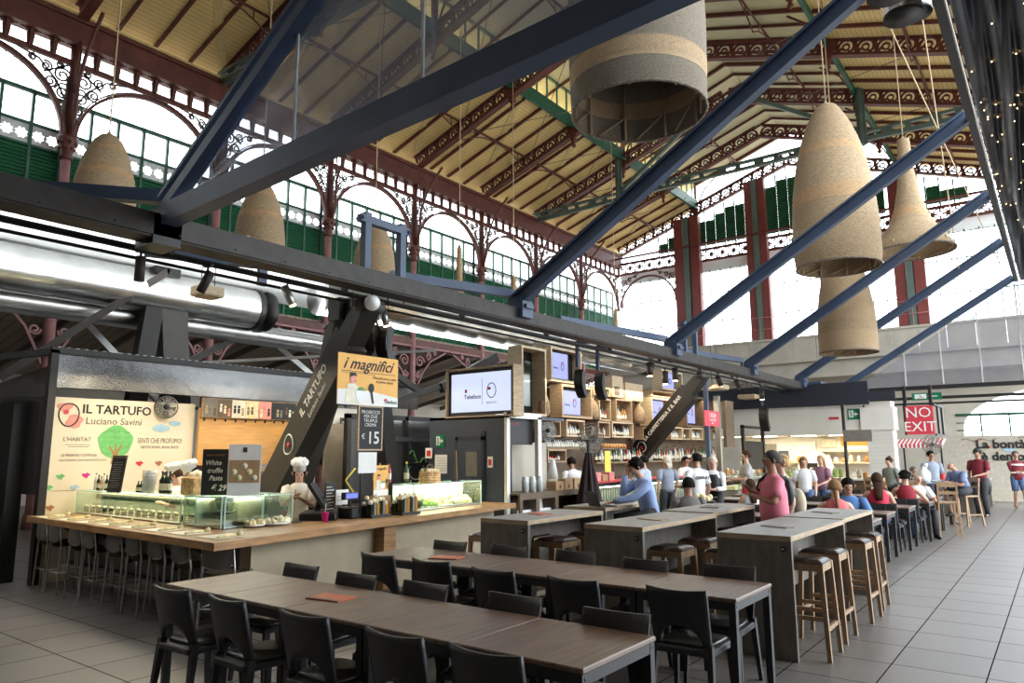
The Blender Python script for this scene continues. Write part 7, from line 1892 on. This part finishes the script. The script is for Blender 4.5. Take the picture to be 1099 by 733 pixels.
def person(label, loc, rz, H=1.75, top='white', bottom='black', skin='skin_fair', hair='hair_brown', hairstyle='short', sleeve='short',
           legs='trousers', pose='stand', lean=0.0, headtilt=0.0, headturn=0.0, lh=None, rh=None, seat=.46, female=False, shoes='black', hat=None,
           apron=None, extra=None, fat=0.0, step=0.0, lpole=None, rpole=None, group=None, grip=.5):
    t = thing('person', label, 'person', (loc[0], loc[1], loc[2] if len(loc) > 2 else 0), rz, group)
    s = H/1.75; X = Vector((1, 0, 0)); Yv = Vector((0, 1, 0)); Z = Vector((0, 0, 1))
    sit = pose == 'sit'
    ph = (seat+.09*s) if sit else .93*s
    P = Vector((0, 0, ph))
    up = Vector((sin(lean), 0, cos(lean))); fw = Vector((cos(lean), 0, -sin(lean)))
    up2 = Vector((sin(lean*1.25), 0, cos(lean*1.25)))
    W = P+up*.14*s; C = P+up*.34*s; N = C+up2*.17*s
    sw = (.165 if female else .19)*s
    SL = C+up2*.10*s+Yv*sw; SR = C+up2*.10*s-Yv*sw
    ht = lean+headtilt
    hz = Vector((sin(ht), 0, cos(ht))); hx = Vector((cos(ht), 0, -sin(ht)))
    hf = (hx*cos(headturn)+Yv*sin(headturn)); hs = hz.cross(hf)
    N2 = N+hz*.028*s; J = N2+hz*.060*s+hf*.024*s; M_ = N2+hz*.128*s+hf*.008*s; T_ = N2+hz*.205*s
    # arms
    la = .29*s; lb = .26*s
    def tgt(h, sgn, S):
        if h is None: return S+Vector((.05, sgn*.05, -.52*s))
        return Vector(h)
    EL, HL = ik(SL, tgt(lh, 1, SL), la, lb, lpole or (-.6, .5, -.4)); ER, HR = ik(SR, tgt(rh, -1, SR), la, lb, rpole or (-.6, -.5, -.4))
    V = [P, W, C, N, N2, J, M_, T_]; R = [.105*s, .10*s, .105*s, .060*s, .055*s, .068*s, .098*s, .074*s]
    R = [r*(1+fat*.5) if i < 3 else r for i, r in enumerate(R)]
    E = [(0, 1), (1, 2), (2, 3), (3, 4), (4, 5), (5, 6), (6, 7)]
    def addv(p, r, par): V.append(Vector(p)); R.append(r); E.append((par, len(V)-1)); return len(V)-1
    nose = addv(M_+hf*.112*s-hz*.014*s, .014*s, 6)
    for sg, S, El, Hd in ((1, SL, EL, HL), (-1, SR, ER, HR)):
        a = addv(C+up2*.10*s+Yv*sg*.08*s, .07*s, 2); b_ = addv(S, .055*s, a); c_ = addv(El, .040*s, b_); mid = addv(El*.45+Hd*.55, .034*s, c_); d_ = addv(Hd, .025*s, mid)
        dr = (Hd-El).normalized(); sd = dr.cross(Z); sd = sd.normalized() if sd.length > .1 else Yv.copy(); nn = sd.cross(dr).normalized()
        if abs(dr.z) > .8: sd = X.copy(); nn = Yv*sg
        else: nn = Vector((0, 0, 1)) if nn.z > 0 else -nn
        palm = addv(Hd+dr*.05*s, .027*s, d_); kn = addv(Hd+dr*.085*s, .024*s, palm)
        for f in range(4):
            o_ = sd*(f-1.5)*.019*s; L = (.030, .036, .034, .026)[f]*s
            k1 = addv(Hd+dr*.10*s+o_, .0095*s, kn); k2 = addv(Hd+dr*(.10*s+L)+o_-nn*.012*s*grip, .0085*s, k1); addv(Hd+dr*(.10*s+L*1.6)+o_-nn*.035*s*grip, .0075*s, k2)
        th = addv(Hd+dr*.055*s+sd*.042*s*sg, .011*s, palm); addv(Hd+dr*.09*s+sd*.055*s*sg-nn*.012*s, .009*s, th)
    # legs
    feet = []; knees = []
    for sg in (1, -1):
        hp = P+Yv*sg*.095*s-Z*.02*s
        if sit:
            kn_ = Vector((.43*s, sg*.13*s, seat+.06)); an = Vector((.40*s+.02, sg*.13*s, .09*s))
            if seat > .6: an = Vector((.33*s, sg*.11*s, seat-.40*s))
        else:
            st_ = step*sg
            an = Vector((st_, sg*.10*s, .09*s+(abs(st_)*.15 if st_ < 0 else 0))); kn_, an = ik(hp, an, .42*s, .415*s, (1, 0, 0))
        a = addv(hp, .088*s*(1+fat*.3), 0); b_ = addv(hp*.5+kn_*.5, .078*s, a); c_ = addv(kn_, .055*s, b_); m1 = addv(kn_*.6+an*.4+Vector((-.012, 0, 0)), .052*s, c_); d_ = addv(an, .034*s, m1)
        heel = addv(an+Vector((-.02, 0, -.045*s)), .034*s, d_); addv(an+Vector((.13*s, sg*.02, -.06*s)), .026*s, heel)
        feet.append(an); knees.append((hp, kn_, an))
    skin_mesh('body', V, E, R, 0, skin, t, 1 if H < 0 else 2)
    # face
    for sg in (1, -1):
        m = MB(); m.ball(M_+hf*.090*s+hs*sg*.033*s+hz*.010*s, .011*s, 8, 5); m.build('eye', 'ink', t)
        m = MB(); m.tube([M_+hs*sg*.088*s+hz*.020*s-hf*.0*s, M_+hs*sg*.100*s-hf*.012*s, M_+hs*sg*.090*s-hz*.030*s], [.010*s, .012*s, .008*s], 6); m.build('ear', skin, t)
    m = MB(); m.tube([J+hf*.060*s+hs*.020*s+hz*.012*s, J+hf*.068*s+hz*.010*s, J+hf*.060*s-hs*.020*s+hz*.012*s], .006*s, 5); m.build('mouth', 'pinkish', t)
    # hair
    if hairstyle != 'bald':
        m = MB(); hc = M_+hz*.022*s-hf*.012*s; hr = .104*s
        rings = []
        nsec = 9
        for i in range(nsec):
            ph_ = pi/2*(i/(nsec-1))*1.28
            rr_ = hr*sin(ph_)+.001; zz = hr*1.08*cos(ph_)
            back = -.012*s*(i/(nsec-1))
            sh = 1.0 if i < 5 else 1.0
            rings.append((hc+hz*zz-hf*(.004*s+.034*s*max(0, (i-3)/5)), rr_*(1-.22*max(0, (i-4)/4)), rr_*.93, hf, hs))
        loft(m, rings, 16); m.build('hair', hair, t)
        if hairstyle in ('long', 'pony', 'bob'):
            m = MB(); L = {'long': .36, 'pony': .30, 'bob': .17}[hairstyle]*s; wd = {'long': .095, 'pony': .035, 'bob': .105}[hairstyle]*s
            b0 = M_-hf*.055*s+hz*.01*s; bd = (-fw*.15-up).normalized()
            pts = [b0+bd*L*k/5-fw*(.05*s*sin(k/5*2.2)) for k in range(6)]
            loft(m, [(p, .035*s*(1.2-k*.13), wd*(1.0-.09*k if hairstyle != 'pony' else 1.0-.1*k), fw, Yv) for k, p in enumerate(pts)], 12); m.build('hair', hair, t)
        if hairstyle == 'bun':
            m = MB(); m.ball(T_-hf*.05*s+hz*.03*s, .045*s, 10, 7); m.build('hair_bun', hair, t)
        if hairstyle == 'thick':
            m = MB(); rq = random.Random(4)
            for k in range(26):
                a = rq.random()*6.28; e = rq.random()*1.2; dv = (hf*cos(a)*sin(e)+hs*sin(a)*sin(e)+hz*cos(e)); m.ball(hc+dv*.092*s-hf*.018*s, .036*s, 7, 5)
            m.build('hair', hair, t)
    # clothes
    if top:
        m = MB(); f_ = 1+fat
        lo = P-up*(.02*s if not fat else .06*s)
        wr = .125 if female else .138
        loft(m, [(lo, .115*s*f_, .165*s*f_, fw, Yv), (P+up*.07*s+fw*.02*fat, .120*s*f_, (.15 if female else .158)*s*f_, fw, Yv), (W+up*.04*s+fw*.03*fat, .118*s*f_, (.135 if female else .16)*s*f_, fw, Yv), (C-up*.04*s+fw*.01*fat, .125*s*(1+fat*.6), .17*s*(1+fat*.3), fw, Yv),
                 (C+up*.07*s, .112*s, .19*s if not female else .17*s, fw, Yv), (C+up2*.125*s, .082*s, .165*s if not female else .145*s, fw, Yv), (C+up2*.16*s, .066*s, .095*s, fw, Yv), (N+up2*.005*s, .060*s, .066*s, fw, Yv)], 18, True)
        if sleeve != 'none':
            for S, El, Hd in ((SL, EL, HL), (SR, ER, HR)):
                inn = S*.75+C*.25+up2*.03*s
                if sleeve == 'long': pts = [inn, S+(El-S)*.05, S*.5+El*.5, El, El*.4+Hd*.6, Hd+(El-Hd)*.05]; rs = [.06*s, .072*s, .062*s, .054*s, .047*s, .037*s]
                else: pts = [inn, S+(El-S)*.05, S*.5+El*.5, S*.25+El*.75]; rs = [.06*s, .073*s, .068*s, .066*s]
                m.tube(pts, rs, 12)
        m.build('top', top, t)
    if legs:
        m = MB()
        for hp, kn_, an in knees:
            if legs == 'shorts': q = hp*.12+kn_*.88; m.tube([hp+Vector((0, 0, .06*s)), hp*.6+kn_*.4, q], [.105*s, .10*s, .085*s], 12)
            else: m.tube([hp+Vector((0, 0, .05*s)), hp*.6+kn_*.4, kn_, kn_*.5+an*.5, an+Vector((0, 0, -.02))], [.105*s, .094*s, .074*s, .066*s, .056*s], 12)
        loft(m, [(P-Z*.08*s, .10*s*(1+fat*.5), .15*s*(1+fat*.5), fw, Yv), (P-up*.0*s, .115*s*(1+fat*.5), .165*s*(1+fat*.4), fw, Yv), (P+up*.09*s, .112*s*(1+fat*.5), .150*s*(1+fat*.4), fw, Yv)], 16); m.build('trousers' if legs != 'shorts' else 'shorts', bottom, t)
    for an in feet:
        m = MB(); m.tube([an+Vector((-.055*s, 0, -.045*s)), an+Vector((-.0*s, 0, -.042*s)), an+Vector((.09*s, 0, -.055*s)), an+Vector((.165*s, 0, -.065*s))], [.036*s, .043*s, .036*s, .022*s], 10); m.build('shoe', shoes, t)
    if hat == 'chef':
        m = MB(); c_ = T_+hz*.0*s
        loft(m, [(c_-hz*.03*s, .094*s, .088*s, hf, hs), (c_+hz*.035*s, .094*s, .088*s, hf, hs), (c_+hz*.06*s, .125*s, .12*s, hf, hs), (c_+hz*.10*s, .12*s, .115*s, hf, hs), (c_+hz*.125*s, .06*s, .06*s, hf, hs)], 18)
        for k in range(8): a = k*pi/4; m.ball(c_+hz*.085*s+(hf*cos(a)+hs*sin(a))*.075*s, .05*s, 8, 6)
        m.build('chef_hat', 'white', t)
    if hat == 'cap':
        m = MB(); loft(m, [(T_-hz*.05*s, .10*s, .094*s, hf, hs), (T_+hz*.0*s, .092*s, .088*s, hf, hs), (T_+hz*.045*s, .05*s, .05*s, hf, hs)], 16); m.bar(T_-hz*.045*s+hf*.08*s, T_-hz*.055*s+hf*.17*s, .12*s, .01*s, up=hz); m.build('cap', 'ink', t)
    if hat == 'straw':
        m = MB(); loft(m, [(T_-hz*.045*s, .15*s, .145*s, hf, hs), (T_-hz*.035*s, .15*s, .145*s, hf, hs), (T_-hz*.03*s, .10*s, .095*s, hf, hs), (T_+hz*.03*s, .095*s, .09*s, hf, hs), (T_+hz*.05*s, .05*s, .05*s, hf, hs)], 18); m.build('straw_hat', 'wicker_band', t)
    info = dict(t=t, s=s, P=P, W=W, C=C, N=N, HL=HL, HR=HR, EL=EL, ER=ER, SL=SL, SR=SR, fw=fw, up=up, up2=up2, M=M_, hf=hf, hs=hs, hz=hz, J=J, T=T_)
    return info
Yv = Vector((0, 1, 0))
shirt_blue = cmat('shirt_blue', (0.36, 0.47, 0.78)); shirt_pale = cmat('shirt_pale', (0.48, 0.56, 0.76)); cmat('tee_white', (0.80, 0.80, 0.80)); cmat('chef_white', (0.82, 0.76, 0.66))
cmat('polo_pink', (0.72, 0.20, 0.27)); cmat('tee_grey', (0.36, 0.34, 0.33)); cmat('polo_taupe', (0.17, 0.15, 0.14)); cmat('floral_dark', (0.09, 0.11, 0.12)); cmat('top_coral', (0.75, 0.16, 0.17)); cmat('tee_blue', (0.08, 0.20, 0.46))
cmat('top_red', (0.55, 0.02, 0.06)); cmat('top_darkred', (0.26, 0.008, 0.02)); cmat('tee_steel', (0.17, 0.22, 0.38)); cmat('tee_maroon', (0.17, 0.01, 0.02)); cmat('mauve', (0.30, 0.14, 0.20)); cmat('sage', (0.22, 0.24, 0.20)); cmat('denim', (0.07, 0.12, 0.24)); cmat('trouser_red', (0.40, 0.02, 0.03)); cmat('tee_heather', (0.26, 0.29, 0.36)); cmat('trouser_dark', (0.02, 0.02, 0.025)); cmat('canvas_bag', (0.50, 0.42, 0.30)); cmat('navy_bag', (0.03, 0.06, 0.12))
D = radians
# man in the pink shirt with a black backpack
p = person('man in a pink short-sleeved shirt with a small black backpack, standing beside the high tables', (9.05, 2.86), D(125), 1.80, 'polo_pink', 'denim', 'skin_tan', 'hair_grey', 'short', 'short', 'trousers', fat=.34, rh=(.26, -.16, 1.30), rpole=(.2, -.6, -.8), lh=(.24, .10, 1.22), lpole=(.1, .6, -.8))
m = MB(); c = p['C']-p['fw']*.24
m.ball(p['C']-p['fw']*.17-Vector((0, .02, .05)), .13, 12, 9, sx=.6, sy=.85, sz=1.25); m.build('backpack', 'black', p['t'])
m = MB(); m.tube([p['C']+Vector((.12, -.13, .12)), p['C']+Vector((.16, -.15, .0)), p['C']+Vector((.02, -.24, -.1)), p['C']+Vector((-.16, -.14, -.12))], .015, 6); m.tube([p['C']+Vector((-.12, -.10, .16)), p['C']+Vector((.0, -.12, .20)), p['C']+Vector((.14, -.12, .08))], .02, 6); m.build('strap', 'black', p['t'])
# woman with short blond hair and glasses beyond him
p = person('woman with short blond hair and glasses in a dark patterned top', (10.2, 3.10), D(128), 1.73, 'floral_dark', 'trouser_dark', 'skin_fair', 'hair_blond', 'thick', 'short', female=True, fat=.1)
m = MB()
for sg in (1, -1): m.tube([p['M']+p['hf']*.088+p['hs']*(sg*.033+.022*cos(a))+p['hz']*(.012+.018*sin(a)) for a in [i*pi/5 for i in range(10)]], .003, 4, closed=True)
m.tube([p['M']+p['hf']*.08-p['hs']*.055+p['hz']*.014, p['M']-p['hs']*.085+p['hz']*.01], .003, 4); m.build('glasses', 'ink', p['t'])
m = MB(); c = p['W']-p['fw']*.22+Vector((0, -.05, 0)); m.ball(c, .17, 12, 8, sx=.6, sy=.8, sz=1.2); m.build('shoulder_bag', 'canvas_bag', p['t'])
# man in blue shirt working at the laptop, seated on a stool
bs = person('man in a light blue shirt sitting at a laptop, hand to his face', (9.30, 4.64, 0), D(142), 1.80, 'shirt_blue', 'trouser_dark', 'skin_fair', 'hair_black', 'thick', 'long', pose='sit', seat=.80, lean=.24, headtilt=.20, lh=(.58, .06, 1.09), rh=(.34, -.05, 1.45), rpole=(.5, -.1, -1), lpole=(0, .5, -.9))
stool(9.30, 4.64, 'wooden bar stool under the man in the light blue shirt', G, D(142))
t = thing('laptop', 'thin dark laptop open in front of the man in the light blue shirt', 'laptop', (8.72, 5.06, 1.032), D(150))
m = MB(); m.box(-.12, -.17, 0, .12, .17, .012); m.build('base', 'black', t)
m = MB(); m.bar((.13, 0, .01), (.20, 0, .20), .33, .006, up=(1, 0, 0)); m.build('screen', 'black', t)
t = thing('coffee_cup', 'small white cup held by the man in the light blue shirt', 'cup', (8.98, 5.12, 1.032))
m = MB(); m.lathe([(.025, 0), (.038, .05), (.040, .055)], n=14); m.build('cup', 'white', t); m = MB(); m.lathe([(.05, 0), (.06, .006)], n=14); m.build('saucer', 'white', t)
# man leaning at the bar
person('man in a pale blue shirt seen from behind, leaning on the bar counter', (13.9, 7.0), D(95), 1.72, 'shirt_pale', 'trouser_dark', 'skin_fair', 'hair_black', 'short', 'long', lean=.10, lh=(.38, .20, 1.18), rh=(.36, -.20, 1.18))
person('white-haired person with a dark bag strap standing at the bar', (15.3, 7.2), D(60), 1.70, 'tee_heather', 'trouser_dark', 'skin_fair', 'hair_white', 'bob', 'short')
p = person('man in a white T-shirt lettered in black seen from behind at the bar', (12.9, 5.47), D(70), 1.77, 'tee_white', 'trouser_dark', 'skin_tan', 'hair_black', 'short', 'short', lh=(.28, .20, 1.12))
text('shirt_lettering', 'CENTRALE', 'ink', p['t'], p['C']+Vector((-.135, 0, -.0)), .075, 'x-', .004, rot=0, bold=.02).rotation_euler = (0, 0, 0)
p = person('grey-blond woman in a black waistcoat over a white blouse at the bar', (13.75, 5.50), D(200), 1.70, 'tee_white', 'trouser_dark', 'skin_fair', 'hair_white', 'bob', 'long', female=True, lh=(.25, .05, 1.05), rh=(.25, -.05, 1.05))
m = MB(); loft(m, [(p['P']+Vector((0, 0, .0)), .125, .17, p['fw'], Yv), (p['W'], .13, .15, p['fw'], Yv), (p['C'], .132, .165, p['fw'], Yv), (p['C']+Vector((0, 0, .09)), .118, .12, p['fw'], Yv)], 16); m.build('waistcoat', 'black', p['t'])
person('man in a straw hat and blue shirt behind the man in the white T-shirt', (14.2, 6.0), D(110), 1.78, 'tee_blue', 'trouser_dark', 'skin_fair', 'hair_grey', 'short', 'short', hat='straw')
person('barman in white behind the bar, right of the red sign', (17.6, 7.75), D(250), 1.68, 'tee_white', 'trouser_dark', 'skin_tan', 'hair_black', 'short', 'short')
person('man in a grey-taupe polo shirt sitting with his back to the camera', (10.75, 4.70), D(35), 1.80, 'polo_taupe', 'trouser_dark', 'skin_tan', 'hair_black', 'short', 'short', pose='sit', seat=.46, lean=.05, lh=(.35, .1, .80), rh=(.35, -.1, .80), group=None)
p = person('man in a light grey T-shirt and red trousers standing by the glass case', (16.3, 5.72), D(120), 1.82, 'tee_grey', 'trouser_red', 'skin_fair', 'hair_brown', 'short', 'short', lh=(.34, .12, 1.15), rh=(.34, -.12, 1.12))
person('long-haired girl in a white top sitting, back to the camera', (13.3, 4.62), D(45), 1.60, 'tee_white', 'denim', 'skin_fair', 'hair_brown', 'long', 'none', pose='sit', seat=.46, female=True, lh=(.3, .12, .75), rh=(.3, -.15, .75))
person('girl in a white T-shirt looking down beyond the couple with bags', (16.8, 4.62), D(200), 1.68, 'tee_white', 'denim', 'skin_fair', 'hair_dkblond', 'long', 'short', female=True, headtilt=.2)
p = person('blond woman in a mauve top with a black bag standing beyond the seated blond woman', (18.4, 4.66), D(165), 1.70, 'mauve', 'denim', 'skin_fair', 'hair_blond', 'long', 'short', female=True, fat=.15, lh=(.3, .15, 1.0), rh=(.3, -.1, 1.0))
m = MB(); m.ball(p['W']-p['fw']*.18, .12, 10, 7, sx=.6); m.build('handbag', 'black', p['t'])
# seated diners on the right
person('blond woman with a ponytail in a coral floral top, back to the camera', (11.45, 2.72), D(20), 1.76, 'top_coral', 'denim', 'skin_fair', 'hair_dkblond', 'pony', 'none', pose='sit', seat=.46, female=True, lh=(.42, .22, .80), rh=(.42, -.18, .80), lean=.12)
person('dark-haired man in a blue T-shirt facing the blond woman with the ponytail', (12.5, 2.80), D(200), 1.80, 'tee_blue', 'denim', 'skin_tan', 'hair_black', 'short', 'short', pose='sit', seat=.46, lh=(.42, .16, .80), rh=(.42, -.2, .80), lean=.18, headtilt=.15)
person('long dark-haired woman in a bright red sleeveless top, back to the camera', (14.7, 2.77), D(20), 1.80, 'top_red', 'denim', 'skin_fair', 'hair_brown', 'long', 'none', pose='sit', seat=.46, female=True, lh=(.4, .2, .80), rh=(.4, -.2, .80))
person('dark curly-haired woman in a dark red sleeveless top, back to the camera', (16.45, 2.58), D(15), 1.80, 'top_darkred', 'denim', 'skin_fair', 'hair_black', 'thick', 'none', pose='sit', seat=.46, female=True, lh=(.4, .2, .80), rh=(.3, -.3, .78))
person('bald old man in a white shirt sitting beyond the woman in dark red', (17.4, 2.55), D(215), 1.74, 'tee_white', 'trouser_dark', 'skin_fair', 'hair_white', 'bald', 'short', pose='sit', seat=.46, lean=.15, headtilt=.2, lh=(.4, .16, .80), rh=(.35, -.16, .78))
p = person('woman with her hair in a bun wearing a blue backpack', (20.6, 3.55), D(150), 1.64, 'sage', 'trouser_dark', 'skin_fair', 'hair_brown', 'bun', 'short', female=True, headtilt=.15)
m = MB(); m.ball(p['C']-p['fw']*.2-Vector((0, 0, .08)), .17, 12, 8, sx=.55, sy=.8, sz=1.3); m.build('backpack', 'navy_bag', p['t'])
p = person('dark-haired man in a grey T-shirt with a red bag standing under the striped awning', (21.8, 2.77), D(215), 1.80, 'tee_heather', 'trouser_dark', 'skin_tan', 'hair_black', 'short', 'short', rh=(.25, -.2, 1.0))
m = MB(); m.ball(p['P']+Vector((-.05, .28, .05)), .16, 10, 8, sx=.7, sy=.6, sz=1.2); m.build('bag', 'red', p['t'])
person('bald man in a blue-grey T-shirt and black shorts on a tall chair', (20.5, 1.95), D(140), 1.80, 'tee_steel', 'trouser_dark', 'skin_tan', 'hair_brown', 'bald', 'short', 'shorts', pose='sit', seat=.72, lean=.42, headtilt=.25, lh=(.52, .1, 1.02), rh=(.50, -.1, 1.0))
p = person('man in a maroon T-shirt and dark cap standing behind the bald man', (23.6, 1.88), D(160), 1.86, 'tee_maroon', 'trouser_dark', 'skin_tan', 'hair_black', 'short', 'short', hat='cap', fat=.1, lh=(.3, .1, 1.1))
m = MB(); m.ball(p['P']+Vector((-.22, 0, -.2)), .2, 10, 8, sx=.6, sy=.9, sz=1.3); m.build('backpack', 'black', p['t'])
p = person('man in a maroon and white striped polo and blue shorts walking at the right edge', (27.0, 1.17), D(195), 1.78, 'tee_maroon', 'denim', 'skin_tan', 'hair_grey', 'short', 'short', 'shorts', fat=.12, step=.16, shoes='skin_brown', lh=(.22, .0, 1.12), rh=(.22, .05, 1.15))
m = MB()
for z_ in (-.22, .02):
    c = p['C']+Vector((0, 0, z_)); loft(m, [(c, .142, .192, p['fw'], Yv), (c+Vector((0, 0, .05)), .142, .192, p['fw'], Yv)], 18, False)
m.build('shirt_stripe', 'white', p['t'])
person('old man in dark clothes sitting far back under the striped awning', (25.2, 3.75), D(230), 1.66, 'black', 'black', 'skin_tan', 'hair_grey', 'short', 'long', pose='sit', seat=.46, lean=.1)
# chefs
p = person('woman chef in a white jacket and tall hat writing behind the till', (6.10, 8.22), D(232), 1.66, 'chef_white', 'chef_white', 'skin_fair', 'hair_black', 'short', 'short', hat='chef', female=True, headtilt=.38, lh=(.34, .05, 1.17), rh=(.33, -.06, 1.20))
m = MB(); m.tube([p['HR']+Vector((.08, .02, -.03)), p['HR']+Vector((.05, .03, .10))], .006, 6); m.build('pen', 'ink', p['t'])
person('chef in a low white cap looking down, left of the truffle-pasta sign', (5.25, 9.35), D(165), 1.64, 'chef_white', 'chef_white', 'skin_fair', 'hair_black', 'short', 'short', hat='chef', headtilt=.3, lh=(.35, .1, 1.12), rh=(.33, -.1, 1.12))
person('chef in a white cap and jacket at the left of the pair behind the case', (5.35, 9.98), D(150), 1.60, 'chef_white', 'chef_white', 'skin_fair', 'hair_brown', 'short', 'short', hat='chef', headtilt=.25, lh=(.3, .1, 1.05), rh=(.3, -.1, 1.05))
p = person('barman in a white shirt bending down behind the bar, seen past the tall black fan', (12.9, 8.1), D(60), 1.74, 'tee_white', 'trouser_dark', 'skin_tan', 'hair_black', 'short', 'short', lean=.35, lh=(.35, .1, 1.0), rh=(.3, -.15, .95))
